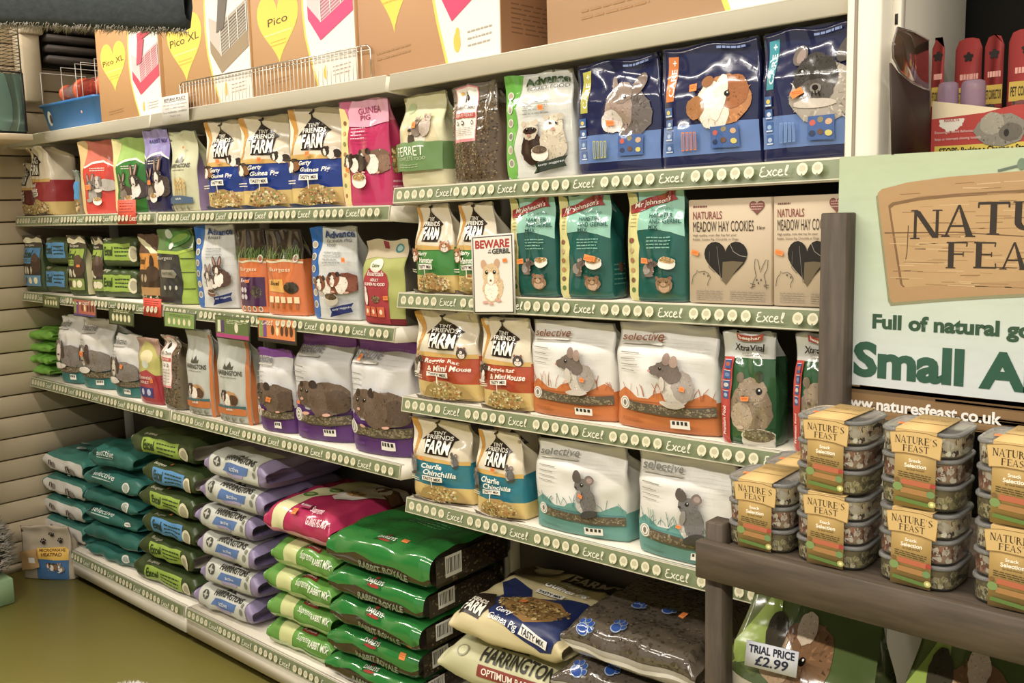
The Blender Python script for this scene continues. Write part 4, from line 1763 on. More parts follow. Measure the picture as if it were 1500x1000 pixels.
bag_at('l2', 249, 287, 194, .13, 5, BAG, 'pale green cereal bag with lavender side stripe and wheat ears', G1, [(0, 1, '#c3c39c')], d_harr('#4a6480', (.6, .8, .05, .03)), hmax=.28, mat='satin', shoulder=.5, side_design=lambda cv: cv.rect(0, 0, .38, .8, '#8d78a0'))
gd = [(.48, .545, .06, .05), (.48, .53, .06, .05), (.44, .535, .06, .055)]
bag_at('l2', 304, 356, 172, .09, 13, BAG, 'blue banded cream barn logo bag, leftmost of three by the pink bag', 'blue banded barn logo bags', barn_bands(BLU), d_barn(BLU, 'Gerty', 'Guinea Pig', 'guinea', gd[0]), mat='film', hmax=.287, shoulder=.62)
bag_at('l2', 354, 427, 166, .10, 20, BAG, 'blue banded cream barn logo bag, middle one of three by the pink bag', 'blue banded barn logo bags', barn_bands(BLU), d_barn(BLU, 'Gerty', 'Guinea Pig', 'guinea', gd[1]), mat='film', hmax=.287, shoulder=.62)
bag_at('l2', 426, 503, 160, .10, 16, BAG, 'blue banded cream barn logo bag standing right beside the pink bag', 'blue banded barn logo bags', barn_bands(BLU), d_barn(BLU, 'Gerty', 'Guinea Pig', 'guinea', gd[2]), mat='film', hmax=.287, shoulder=.62)
bag_at('l2', 501, 571, 148, .07, 6, BAG, 'bright pink guinea pig food bag standing on the upper left shelf', G1, [(0, .8, '#c22560'), (.8, 1, '#cf6a92')], d_pink, mat='gloss', hmax=.288, seal=.96, side_design=lambda cv: (cv.rect(.1, .3, .9, .55, '#8a5a34'), cv.bits(.5, .42, .4 * cv.asp, .11, MIX, 60, .03, True), cv.lines(.1, .1, .9, .25, 3, '#e9a0bc')))

# ---- upper shelf, right bay
G2 = 'bags on the upper shelf of the right bay'
bag_at('r2', 584, 646, 138, .12, 2, BAG, 'pale cream and green bag with ferrets on the upper right shelf', G2, [(0, .17, '#cfc79c'), (.17, .47, '#64884a'), (.47, 1, '#cfcb9f')], d_ferret, shoulder=.62, hmax=.237, top_back=-.2)
bag_at('r2', 662, 728, 113, .10, 2, BAG, 'clear bag of brown kibble with a pink edged label on the upper right shelf', G2, [(0, .8, '#5b4a36'), (.8, 1, '#6f6558')], d_clear(), mat='gloss', hmax=.238, shoulder=.7, seal=.97, wr=.005)
bag_at('r2', 741, 838, 93, .085, 4, BAG, 'white bag with lime edge and two ferrets beside the navy bags', G2, [(0, 1, '#d5d6cf')], d_advance('#5fae33', ['FERRET FOOD'], 'ferret', (.62, .66, .06, .04)), mat='gloss', hmax=.24, seal=.96, shoulder=.66)
NB = [(0, 1, '#20264f')]
bag_at('r2', 845, 966, 86, .08, 2, BAG, 'navy bag with lime yellow flash and grey rodent, leftmost of the navy bags', 'navy bags on the upper right shelf', NB, d_care('#b9b53a', 'degu', (.46, .44, .075, .055)), mat='gloss', hmax=.24, seal=.97, shoulder=.62, wr=.005)
bag_at('r2', 969, 1110, 58, .08, 2, BAG, 'navy bag with orange flash and ginger guinea pig', 'navy bags on the upper right shelf', NB, d_care('#d97a2c', 'guinea', (.38, .64, .075, .055)), mat='gloss', hmax=.242, seal=.97, shoulder=.62, wr=.005)
bag_at('r2', 1115, 1248, 30, .08, 2, BAG, 'navy bag with turquoise flash and dark faced rabbit, beside the white post', 'navy bags on the upper right shelf', NB, d_care('#2a96a8', 'rabbit', (.44, .5, .08, .055, .5)), mat='gloss', hmax=.242, seal=.97, shoulder=.62, wr=.005)

# ---- middle shelf, left bays
G3 = 'small bags on the middle left shelf'
DG = [(0, .80, '#3a4b24'), (.80, 1, '#4a4232')]
bag_at('l3', 36, 63, 340, .09, 8, BAG, 'dark green bag with blue panels in the corner of the middle shelf', G3, DG, d_burgess('#4a84b4', '#5a8aac', bt='Excel'), hmax=.245)
bag_at('l3', 101, 126, 338, .09, 8, BAG, 'dark green upright bag with lime panels, left of the cream seam', G3, DG, d_burgess('#8fa52e', '#7d8f38', st=(.75, .5, .08, .04)), hmax=.245, side_design=lambda cv: cv.rect(.0, .02, .55, .95, '#d6cd9a'))
bag_at('l3', 136, 152, 340, .09, 8, BAG, 'dark green narrow bag with lime panels, right of the cream seam', G3, DG, d_burgess('#8fa52e', '#7d8f38'), hmax=.24, back=.03)
bag_at('l3', 206, 236, 340, .07, 3, BAG, 'brown and amber bag with furry window top above a torn red ticket', G3, [(0, .66, '#3d4a24'), (.66, 1, '#5a3f30')], d_brown, hmax=.25, back=.03, shoulder=.7)
bag_at('l3', 234, 287, 326, .075, 20, BAG, 'charcoal and lime green bag with green leaf top', G3, [(0, .7, '#9bb82e'), (.7, 1, '#5c7a44')], d_grey, hmax=.27, mat='film', shoulder=.7)
bag_at('l3', 289, 347, 330, .085, 16, BAG, 'white rabbit food bag with royal blue edge, left of the orange bags', G3, [(0, 1, '#d2d4d2')], d_advance('#1f66b8', ['RABBIT'], 'rabbit'), mat='film', hmax=.285, seal=.96)
for k, (a, b, lab, kd) in enumerate(((351, 391, 'orange bag with dark purple panel and grass window top', True), (392, 445, 'orange bag with yellow panel and grass window top', False))):
    st = (.42, .58, .1, .05) if kd else None
    ro = bag_at('l3', a, b, 336, .07, 9, BAG, lab, 'orange bags on the middle left shelf', [(0, .66, '#d9702a'), (.66, 1, '#33291f')], None, mat='gloss', hmax=.27, seal=.96, shoulder=.62)
    me = ro.children[0]
    # printed front covers the lower two thirds, the window the rest
    w_, h_ = me.dimensions.x, .27
    vv = np.array([v.co for v in me.data.vertices])
    nr = 28 + 1 + 5 + 7 + 5
    rows = len(vv) // nr
    fr = vv.reshape(rows, nr, 3)[:, :29]
    vs_ = fr[:, 0, 2] / fr[:, 0, 2].max()
    sf = Surf(np.linspace(0, 1, 29), vs_, fr)
    cv = Canvas(sf, w_ / .18, 50 + k, y0=0, y1=.66)
    d_orangebag(None, kd, st)(cv)
    cv.build(ro, 'gloss')
    cv = Canvas(sf, w_ / .09, 60 + k, y0=.64, y1=1)
    d_grass(cv)
    cv.build(ro, 'gloss')
bag_at('l3', 457, 524, 332, .10, 10, BAG, 'white guinea pig food bag with royal blue edge, right of the orange bags', G3, [(0, 1, '#d2d4d2')], d_advance('#1f66b8', ['GUINEA PIG', 'FOOD'], 'guinea', (.8, .64, .05, .05)), mat='film', hmax=.285, seal=.96)
bag_at('l3', 530, 590, 350, .12, 4, BAG, 'red and lime paper bag with folded kraft top at the shelf end', G3, [(0, .08, '#7a2228'), (.08, .8, '#a8ad5a'), (.8, 1, '#b9aa8a')], d_ess, mat='paper', hmax=.235, shoulder=.66, side_bands=[(0, 1, '#4b463c')], top_back=-.2)

# ---- second shelf, right bay
G4 = 'bags on the second shelf of the right bay'
bag_at('r3', 607, 663, 300, .10, 2, BAG, 'green banded cream barn logo bag at the left end of its shelf', 'green banded barn logo bags', barn_bands(GRN), d_barn(GRN, 'Harry', 'Hamster', 'hamster'), mat='film', hmax=.233, shoulder=.55, topw=.82)
bag_at('r3', 668, 726, 298, .10, 2, BAG, 'green banded cream barn logo bag behind the gerbil sign', 'green banded barn logo bags', barn_bands(GRN), d_barn(GRN, 'Harry', 'Hamster', 'hamster'), mat='film', hmax=.233, shoulder=.55, topw=.85)
GJ = [(0, 1, '#125a50')]
bag_at('r3', 748, 812, 286, .085, 2, BAG, 'teal hamster food bag with mint top just right of the gerbil sign', 'teal hamster food bags', GJ, d_john((.36, .36, .07, .05)), mat='gloss', hmax=.236, seal=.97, shoulder=.7)
bag_at('r3', 819, 893, 286, .085, 3, BAG, 'teal hamster food bag with mint top, middle one of three', 'teal hamster food bags', GJ, d_john((.72, .39, .09, .05, -.2)), mat='gloss', hmax=.236, seal=.97, shoulder=.7, side_design=lambda cv: (cv.lines(.1, .12, .8, .35, 5, '#4f8a7d', .3), cv.ell(.5, .3, .07, .05, '#5a4030')))
bag_at('r3', 919, 1000, 278, .085, 1, BAG, 'teal hamster food bag with mint top beside the hay cookie boxes', 'teal hamster food bags', GJ, d_john((.42, .37, .075, .05)), mat='gloss', hmax=.238, seal=.97, shoulder=.7)

# ---- lower shelf, left bays
G5 = 'bags on the lower left shelf'
bag_at('l4', 86, 124, 460, .15, 14, BAG, 'white and teal bag with lop eared rabbit, leftmost beside the lime packs', 'white rabbit food bags', sel_bands('deep'), d_sel('deep', 'lop', 'selective', title='#6b6a68', badge=False), hmax=.29, shoulder=.72, seal=.97, top_back=-.2, wr=.006)
bag_at('l4', 118, 166, 466, .15, 14, BAG, 'white and teal bag with lop eared rabbit and orange sticker on its face', 'white rabbit food bags', sel_bands('deep'), d_sel('deep', 'lop', 'selective', (.3, .52, .075, .05, -.2), title='#6b6a68', badge=False), hmax=.285, shoulder=.72, seal=.97, top_back=-.2, wr=.006)
bag_at('l4', 166, 204, 488, .12, 8, BAG, 'white and dark teal rabbit food bag beside the red and yellow bag', 'white rabbit food bags', sel_bands('deep'), d_sel('deep', 'lop', 'selective', (.6, .5, .06, .06, -.2), title='#5a5a58', badge=False), hmax=.25, shoulder=.7, seal=.97, top_back=-.2, side_bands=[(0, 1, '#1f4a48')])
bag_at('l4', 204, 235, 488, .08, 3, BAG, 'narrow bag with red base and yellow green top on the lower left shelf', G5, [(0, .45, '#a52a36'), (.45, .75, '#a9a852'), (.75, 1, '#b08a78')], d_redyel, mat='film', hmax=.25, shoulder=.7)
bag_at('l4', 237, 262, 480, .12, 0, BAG, 'clear bag of grey brown kibble with pink label on the lower left shelf', G5, [(0, .85, '#6a5c46'), (.85, 1, '#7a7060')], d_clear(.15, .62, .3), mat='gloss', hmax=.27, shoulder=.75)
for a, b, t, lab in ((273, 312, 478, 'pale grey bag with orange side stripe beside the clear kibble bag'), (318, 366, 488, 'pale grey bag with orange side stripe next to the purple bags')):
    bag_at('l4', a, b, t, .12, 6, BAG, lab, 'grey bags with orange stripes', [(0, 1, '#b9bcb4')], d_harr('#c9702a', None, '#c9702a', True), hmax=.305, shoulder=.62, seal=.95, side_design=lambda cv: (cv.rect(0, 0, .22, .97, '#c9702a')), topw=.95)
PU = [(0, .31, SELB['purple'][0]), (.31, .9, '#d6d5d4'), (.9, 1, '#8a4aa8')]
bag_at('l4', 379, 428, 508, .12, 9, BAG, 'white bag with purple base and guinea pig, smallest and leftmost of three', 'white and purple guinea pig food bags', PU, d_sel('purple', 'guinea', 'selective', (.52, .42, .08, .06, -.3), title='#7a7880'), hmax=.29, shoulder=.7, seal=.96)
bag_at('l4', 432, 512, 490, .16, 14, BAG, 'white bag with purple base and guinea pig, middle one of three', 'white and purple guinea pig food bags', PU, d_sel('purple', 'guinea', 'selective', (.2, .38, .05, .035, -.2), title='#7a7880'), hmax=.335, shoulder=.74, seal=.95, top_back=-.1, wr=.006)
bag_at('l4', 514, 600, 497, .16, 11, BAG, 'white bag with purple base and guinea pig at the shelf end', 'white and purple guinea pig food bags', PU, d_sel('purple', 'guinea', 'selective', (.22, .82, .045, .04, -.1), title='#7a7880'), hmax=.335, shoulder=.76, seal=.95, top_back=-.1, wr=.006)

# ---- third shelf, right bay
bag_at('r4', 609, 699, 455, .12, 6, BAG, 'orange banded cream barn logo bag at the left end, slumped and wide', 'orange banded barn logo bags', barn_bands(ORG), d_barn(ORG, 'Reggie Rat', '& Mimi Mouse', 'rat'), mat='gloss', hmax=.24, shoulder=.62, wr=.006)
bag_at('r4', 706, 776, 465, .085, 3, BAG, 'orange banded cream barn logo bag, the narrower one beside the rat bags', 'orange banded barn logo bags', barn_bands(ORG), d_barn(ORG, 'Reggie Rat', '& Mimi Mouse', 'rat'), mat='gloss', hmax=.235, shoulder=.6)
bag_at('r4', 778, 896, 470, .12, 4, BAG, 'white and orange bag with rat picture, left one of two', 'white and orange rat food bags', sel_bands('orange'), d_sel('orange', 'rat', 'selective', (.71, .43, .05, .04, -.3), title='#8a4a24'), hmax=.232, shoulder=.7, seal=.96, top_back=-.3)
bag_at('r4', 902, 1046, 474, .13, 3, BAG, 'white and orange bag with rat picture, right one beside the green bag', 'white and orange rat food bags', sel_bands('orange'), d_sel('orange', 'rat', 'selective', (.73, .43, .045, .035, -.3), title='#8a4a24'), hmax=.235, shoulder=.7, seal=.96, top_back=-.3, wr=.006)
XB = [(0, .77, '#2c5a34'), (.77, 1, '#c9c9c2')]
bag_at('r4', 1057, 1133, 484, .09, 4, BAG, 'green and red squirrel food bag with white top, fully visible', 'green squirrel food bags', XB, d_xtra((.5, .42, .075, .04)), mat='gloss', hmax=.235, seal=.97, shoulder=.66)
bag_at('r4', 1162, 1226, 484, .09, 4, BAG, 'green and red squirrel food bag half hidden behind the wooden post', 'green squirrel food bags', XB, d_xtra(), mat='gloss', hmax=.235, seal=.97, shoulder=.66)

# ---- fourth shelf, right bay
bag_at('r5', 604, 688, 612, .12, 7, BAG, 'teal banded cream barn logo bag at the left end, the wider one', 'teal banded barn logo bags', barn_bands(TEA), d_barn(TEA, 'Charlie', 'Chinchilla', 'chin', (.25, .53, .06, .04)), mat='film', hmax=.24, shoulder=.6)
bag_at('r5', 696, 765, 628, .11, 5, BAG, 'teal banded cream barn logo bag, the narrower front one', 'teal banded barn logo bags', barn_bands(TEA), d_barn(TEA, 'Charlie', 'Chinchilla', 'chin', (.5, .57, .07, .05)), mat='film', hmax=.225, shoulder=.58, topw=.86)
bag_at('r5', 722, 786, 620, .09, 3, BAG, 'teal banded cream barn logo bag tucked behind the narrow front one', 'teal banded barn logo bags', barn_bands(TEA), d_barn(TEA, 'Charlie', 'Chinchilla', 'chin'), mat='film', hmax=.235, shoulder=.62, back=.17)
bag_at('r5', 784, 915, 645, .12, 6, BAG, 'white and sea green bag with chinchilla, left one of two', 'white and sea green chinchilla food bags', sel_bands('teal'), d_sel('teal', 'chin', 'selective', (.58, .47, .055, .04, -.3), title='#77756f'), hmax=.237, shoulder=.7, seal=.96, top_back=-.3)
bag_at('r5', 933, 1072, 665, .12, 3, BAG, 'white and sea green bag with chinchilla behind the wooden display shelf', 'white and sea green chinchilla food bags', sel_bands('teal'), d_sel('teal', 'chin', 'selective', (.52, .37, .055, .04, -.3), title='#77756f'), hmax=.24, shoulder=.7, seal=.96, top_back=-.3)


# ================================================================== bags lying in stacks
def d_label(col, word, x0=.2, x1=.75, fv=.3, badge=True, stick=None, top=None, wcol='#27401f'):
    """coloured label panel on the front edge of a lying bag"""
    def f(cv):
        cv.part('label')
        cv.rect(x0, fv * .22, x1, fv * .82, col)
        cv.text(word, x0 + .03, fv * .38, x0 + (x1 - x0) * .36, fv * .72, wcol, .03, .2)
        cv.lines(x0 + (x1 - x0) * .42, fv * .32, x1 - .03, fv * .74, 3, wcol, .35)
        cv.part('lettering')
        cv.text('Burgess', max(.06, x0 - .02), fv * .9, max(.06, x0 - .02) + .2, fv * 1.06, '#d8d4b8', .0, .1)
        if badge:
            cv.part('badge')
            cv.ell(x1 + .07, fv * .45, fv * .24, fv * .28, '#d9d2b0')
            cv.ell(x1 + .07, fv * .45, fv * .16, fv * .19, '#a9a484')
        if stick:
            cv.sticker(*stick)
    return f


# ---- middle left shelf: two pairs of small packs
z3 = ZS['l3']
for i in range(2):
    pillow_at(67, 99, z3 + .001 + .122 * i, .118, .17, 6, BAG, ('upper' if i else 'lower') + ' dark green pack with blue label lying in the corner of the middle shelf',
              'small green packs lying on the middle left shelf', '#3f4f26', design=d_label('#4a8ec4', 'Excel', .06, .9, .42, False), pinch=(0, 0), sq=6, wr=.004, mat='satin')
    pillow_at(150, 200, z3 + .001 + .122 * i, .118, .17, 12, BAG, ('upper' if i else 'lower') + ' dark green pack with lime label lying left of the amber bag',
              'small green packs lying on the middle left shelf', '#3d4f24', design=d_label('#8fae2e', 'Excel', .04, .86, .42, True), pinch=(0, 0), sq=6, wr=.004, mat='satin', ends=('#3d4f24', '#d6cd9a'))

# ---- lower left shelf: lime green packs
z4 = ZS['l4']
for i in range(4):
    pillow_at(36, 76 + 2 * (i % 2), z4 + .001 + .053 * i, .051 if i < 3 else .062, .2, 10, 'lime_pack', ['lowest', 'second lowest', 'second highest', 'topmost'][i] + ' of four crumpled lime green packs against the slat wall',
              'lime green packs on the lower left shelf', '#6fae2a', Y=1.745, pinch=(.1, .25), sq=2.6, wr=.010, mat='satin', thin=.25)

# ---- base shelf
zb = ZS['b']


def d_whiteteal(cv):
    cv.part('front_panel')
    cv.rect(.02, .03, .98, .20, '#d6d3ca')
    cv.part('picture')
    a_lop(cv, .2, .125, .05, '#8d857b', '#3a302a')
    a_lop(cv, .66, .11, .06, '#8d857b', '#3a302a')
    cv.part('top_print')
    for x, y in ((.3, .55), (.7, .6), (.5, .42), (.85, .42)):
        cv.ell(x, y, .07, .035, '#c2cdc6')
        cv.ell(x, y, .05, .022, '#8aa8a0')


for i in range(4):
    pillow_at(65 + (2 if i == 0 else 0), 124, zb + .002 + .1045 * i, .103, .36, 3, BAG, ['lowest', 'second lowest', 'second highest', 'topmost'][i] + ' of four teal bags with white rabbit fronts in the corner',
              'teal and white bags stacked in the corner', '#2f7468', design=d_whiteteal, pinch=(.06, .06), sq=4.5, wr=.006, thin=.5)


def d_teal(logo, badge):
    def f(cv):
        if logo:
            cv.part('logo')
            cv.poly([(.08, .17), (.15, .17), (.14, .23), (.10, .24)], '#173a38')
            cv.text('selective', .17, .17, .56, .23, '#d9e0d8', .0)
            cv.rect(.17, .145, .52, .155, '#a9c2ba')
        if badge:
            cv.part('badge')
            cv.ell(.80, .14, .06, .05, '#dad8cc')
            cv.ell(.80, .14, .045, .035, '#9aa79e')
    return f


hs = [.075, .08, .08, .085, .09, .105]
z = zb + .002
for i in range(6):
    pillow_at([126, 123, 122, 122, 124, 131][i], [200, 202, 202, 202, 202, 196][i], z, hs[i] - .002, .36, [4, 3, 5, 4, 3, 8][i], BAG,
              ['lowest', 'second lowest', 'third lowest', 'third highest', 'second highest', 'topmost'][i] + ' of the crumpled dark teal bags in the tall stack',
              'dark teal bags stacked on the base shelf', '#20665c', design=d_teal(i in (2, 4, 5), i not in (1, 5)), pinch=(.06, .14), sq=4, wr=.012, thin=.5, sag=.05, flare=1.0)
    z += hs[i]

z = zb + .002
for i in range(6):
    c = ['#8fae2e', '#8fae2e', '#4a8ec4', '#8fae2e', '#4a8ec4', '#8fae2e'][i]
    w_ = ['lime', 'lime', 'blue', 'lime', 'blue', 'lime'][i]
    pillow_at([196, 205, 209, 205, 209, 192][i], [288, 284, 286, 283, 288, 284][i], z, .104, .36, [2, 3, 3, 2, 3, 4][i], BAG,
              'dark green bag with ' + w_ + ' label, ' + ['lowest', 'second lowest', 'third lowest', 'third highest', 'second highest', 'topmost'][i] + ' of its stack',
              'dark green bags stacked beside the teal ones', '#364620', design=d_label(c, 'Excel', .2, .78, .26, True, (.42, .3, .03, .03) if i in (2, 3, 4) else None),
              pinch=(.05, .03), sq=4.4, wr=.008, thin=.55, flare=1.0, ends=('#364620', '#a9a28c'))
    z += .1055


def d_lav(i):
    def f(cv):
        cv.part('front_panel')
        cv.rect(.10, .02, .88, .5, '#c3c5bb')
        cv.rect(.12, .0, .86, .07, '#b3b6ac')
        cv.part('logo')
        cv.poly([(.46, .285), (.5, .33), (.55, .295), (.58, .32), (.62, .285)], '#3f3f38')
        cv.text('HARRINGTONS', .34, .215, .80, .275, '#33332e', .03)
        cv.part('colour_band')
        cv.poly([(.32, .12), (.38, .195), (.74, .195), (.70, .12)], '#5478b4')
        cv.text('active', .46, .14, .6, .175, '#dfe4ee', .01)
        cv.poly([(.38, .12), (.66, .12), (.64, .09), (.42, .09)], '#a89cc0')
        cv.part('emblem')
        cv.ell(.22, .19, .045, .045, '#4a4a44')
        cv.ell(.22, .19, .036, .011, '#b9b9b0')
        cv.ell(.22, .19, .011, .036, '#b9b9b0')
        cv.part('pictogram')
        cv.ell(.82, .15, .018, .03, '#7d8270')
        cv.ell(.835, .21, .014, .02, '#7d8270')
    return f


z = zb + .002
for i in range(6):
    pillow_at([284, 293, 290, 287, 292, 299][i], [371, 378, 375, 371, 388, 389][i], z, .104, .36, [3, 4, 3, 3, 2, 1][i], BAG,
              'pale grey bag with lavender ends, ' + ['lowest', 'second lowest', 'third lowest', 'third highest', 'second highest', 'topmost'][i] + ' of its stack',
              'lavender ended bags stacked on the base shelf', '#8d80a6', design=d_lav(i), pinch=(.07, .06), sq=4.0, wr=.007, thin=.45, flare=1.0, ends=('#8d80a6', '#63547a'))
    z += .1055


def d_limeclear(cv):
    cv.part('label_strip')
    cv.poly([(.22, 0), (.42, 0), (.44, .5), (.30, .95), (.12, .95), (.2, .5)], '#c9cf8a')
    cv.part('clear_edge')
    cv.rect(.0, .0, 1, .10, '#a8c67a')
    cv.rect(0, .03, 1, .04, '#c9dba0')
    cv.part('lettering')
    cv.poly([(.50, .25), (.72, .25), (.70, .30), (.48, .30)], '#8c2f2a')
    cv.text("Mr Johnson's", .51, .26, .69, .29, '#f0e2d2', .01)
    cv.text('Supreme', .50, .155, .68, .225, '#eef2dc', .0, .25)
    cv.text('RABBIT MIX', .69, .15, .97, .20, '#eef2dc', .02)


z = zb + .002
for i in range(4):
    pillow_at([391, 393, 386, 397][i], [484, 486, 486, 488][i], z, .094, .36, [2, 3, 1, 3][i], BAG,
              'light green rabbit mix bag with pale label stripe, ' + ['lowest', 'second lowest', 'second highest', 'topmost'][i] + ' under the pink bag',
              'light green bags stacked under the pink bag', '#5c9a34', design=d_limeclear, pinch=(.04, .04), sq=4.0, wr=.007, thin=.55, mat='film', flare=1.0)
    z += .0955
ZPINK = z


def d_pinkflat(cv):
    cv.part('edge_seal')
    cv.rect(.0, .02, 1, .11, '#d987a4')
    cv.part('label_strip')
    cv.poly([(.1, .11), (.28, .11), (.36, .45), (.52, .7), (.62, 1), (.3, 1), (.2, .6)], '#dcd9a2')
    for x, y in ((.26, .5), (.36, .68)):
        cv.ell(x, y, .06, .05, '#5c8a3c')
        cv.ell(x, y, .035, .025, '#a9c46a')
    cv.part('picture')
    cv.poly([(.5, .55), (.62, .5), (.8, .55), (.92, .7), (.98, 1), (.55, 1), (.48, .8)], '#e9dfd4')
    bowl(cv, .68, .66, .1, MIX)
    a_guinea(cv, .84, .86, .1, '#6a4a38', '#efe6d8', '#8a5a40')
    cv.part('lettering')
    cv.rect(.42, .30, .58, .35, '#a8325a')
    cv.text("Mr Johnson's", .43, .31, .57, .34, '#f3dfe4', .01)
    cv.text('Supreme', .62, .27, .80, .33, '#f3dfe4', .0, .2)
    cv.text('GUINEA PIG MIX', .64, .20, .94, .25, '#f3dfe4', .02)
    cv.sticker(.43, .26, .05, .04)


pillow_at(389, 487, ZPINK + .001, .135, .40, 3, BAG, 'large bright pink guinea pig mix bag lying on the light green stack', 'large bags on the base shelf', '#b81f58',
          design=d_pinkflat, pinch=(.05, .05), sq=3.0, wr=.007, thin=.4, mat='film', ends=('#c94a78', '#7a1a40'))


def d_dark(i):
    def f(cv):
        cv.part('green_wrap')
        cv.poly([(0, .14), (.1, .12), (.3, .16), (.5, .13), (.75, .125), (.95, .09), (1, .11), (1, 1), (0, 1)], '#167a2c')
        cv.part('logo')
        y0 = .32 if i == 4 else .205
        cv.poly([(.41, y0 - .03), (.59, y0 - .035), (.61, y0 + .01), (.52, y0 + .07), (.42, y0 + .04)], '#145f25')
        cv.ell(.5, y0 - .015, .055, .012, '#a8322c', 0, 14)
        cv.text('DARLEYS', .42, y0, .59, y0 + .035, '#e3e8d8', .02)
        cv.ell(.49, y0 + .055, .016, .016, '#a8322c')
        cv.part('edge_lettering')
        cv.text('RABBIT ROYALE', .34, .075, .82, .12, '#7d8a72', .03, 0, -.02)
        if i == 4:
            cv.sticker(.66, .36, .05, .035)
            cv.lines(.4, .62, .75, .72, 3, '#7fb28a', .2)
        if i == 1:
            cv.sticker(.86, .2, .05, .045)
    return f


def e_dark(cv):
    cv.rect(0, 0, 1, .85, '#332a1f')
    cv.bits(.5, .42, .48 * cv.asp, .36, ['#5c4a34', '#4a3b2a', '#6f5a3e', '#3a3024', '#7d6a48'], 130, .06, True)
    cv.barcode(.12, .2, .34, .85)


z = zb + .002
for i in range(5):
    pillow_at([478, 481, 485, 483, 481][i], [602, 608, 612, 616, 626][i], z, [.081, .1, .096, .096, .12][i], .38, [3, 4, 2, 3, 3][i], BAG,
              'glossy green topped bag with barcode end, ' + ['lowest', 'second lowest', 'middle', 'second highest', 'topmost'][i] + ' of the tall green stack',
              'glossy green bags stacked on the base shelf', '#3a2f22', design=d_dark(i), end_design=e_dark, pinch=(.04, 0), sq=4.5, wr=.007, thin=.6, mat='gloss', ends=('#167a2c', '#3a2f22'), Y=YF + .005)
    z += [.0825, .101, .097, .097, 0][i]


# stack at the right of the base shelf
def d_creamharr(cv):
    cv.part('logo')
    cv.poly([(.44, .36), (.48, .44), (.54, .40), (.58, .45), (.66, .38), (.68, .36)], '#3a382e')
    cv.text('HARRINGTONS', .34, .24, .98, .34, '#2f2d26', .03)
    cv.part('colour_band')
    cv.rect(.34, .15, .92, .22, '#8a3a2e')
    cv.text('OPTIMUM RABBIT', .38, .165, .86, .205, '#efe0d0', .02)
    cv.part('emblem')
    cv.ell(.18, .27, .04, .04, '#8d8a6a')
    cv.ell(.18, .27, .03, .03, '#c3c394')


for i in range(2):
    pillow_at(650 - 6 * i, 812 + 4 * i, zb + .002 + .135 * i, .133, .40, 5, BAG, ['lower', 'upper'][i] + ' pale cream bag with dark lettering under the blue and cream bag', 'pale cream bags under the blue and cream bag',
              '#bfbd90', design=d_creamharr, pinch=(.1, .1), sq=3.0, wr=.006, thin=.35)


def d_bigbarn(cv):
    cv.part('colour_band')
    cv.poly([(.22, .36), (.30, .28), (.55, .20), (.80, .12), (.90, .14), (.98, .36), (.95, .62), (.72, .62), (.5, .5), (.4, .62), (.15, .72), (.12, .62), (.24, .5)], '#1b2a5c')
    cv.part('muesli_picture')
    cv.poly([(.30, .43), (.48, .52), (.72, .54), (.88, .44), (.82, .33), (.62, .27), (.42, .33)], '#8f6a34')
    cv.bits(.6, .41, .30 * cv.asp, .10, ['#8a6636', '#b08f4a', '#5a4222', '#d2b878', '#9a7a3a'], 420, .013)
    cv.part('logo')
    cv.poly([(.06, .24), (.04, .38), (.2, .47), (.30, .36), (.24, .22)], '#2a1f18')
    cv.text('FRIENDS', .07, .345, .24, .38, '#e9e2d0', .02, 0, -.12)
    cv.text('FARM', .07, .26, .25, .34, '#f0eadb', .03, 0, -.12)
    cv.poly([(.48, .82), (.52, .95), (.78, 1), (.95, .92), (.92, .80)], '#2a1f18')
    cv.text('FARM', .54, .84, .88, .95, '#b9b09a', .03)
    cv.part('lettering')
    cv.text('Gerty', .34, .295, .50, .345, '#eef0f4', .01, .2, -.12)
    cv.text('Guinea Pig', .32, .235, .60, .285, '#eef0f4', .01, .2, -.14)
    cv.poly([(.62, .20), (.86, .15), (.87, .20), (.63, .255)], '#e6e3da')
    cv.text('TASTY MIX', .64, .205, .84, .24, '#2a2a30', .02, 0, -.2)
    cv.text('Gerty', .55, .72, .76, .79, '#eef0f4', .01, .2)
    cv.text('Guinea Pig', .48, .64, .86, .71, '#eef0f4', .01, .2)
    cv.rect(.46, .57, .70, .62, '#e6e3da')
    cv.text('TASTY MIX', .48, .58, .68, .61, '#2a2a30', .02)
    cv.part('picture')
    cv.fur(.12, .85, .12, .1, '#5a4634', .4, 40)
    cv.fur(.3, .92, .1, .07, '#cdbfa4', .2, 30)
    cv.sticker(.5, .42, .04, .03)


pillow_at(660, 826, zb + .275, .125, .40, 6, BAG, 'large cream bag with navy band and brown muesli picture lying on the base stack', 'large bags on the base shelf', '#cdbf8d',
          design=d_bigbarn, pinch=(.08, .08), sq=3.0, wr=.008, thin=.4, mat='satin', sag=.05)


def d_paws(cv):
    cv.part('kibble')
    cv.bits(.5, .55, .46 * cv.asp, .42, ['#4f463c', '#5d5246', '#433b32', '#6a5e50'], 900, .012, True)
    cv.part('clear_edge')
    cv.rect(0, .02, 1, .15, '#a9a49a')
    cv.rect(0, .10, 1, .12, '#d9d5cc')
    cv.part('paw_prints')
    for x, y, r_ in ((.16, .24, .055), (.38, .30, .05), (.36, .52, .045), (.58, .54, .045), (.78, .72, .04), (.52, .82, .035)):
        cv.part('paw_print', True)
        cv.paw(x, y, r_, '#1e4a9c', -.5, '#9fb4d2')
    cv.sticker(.72, .5, .035, .045, -.2)


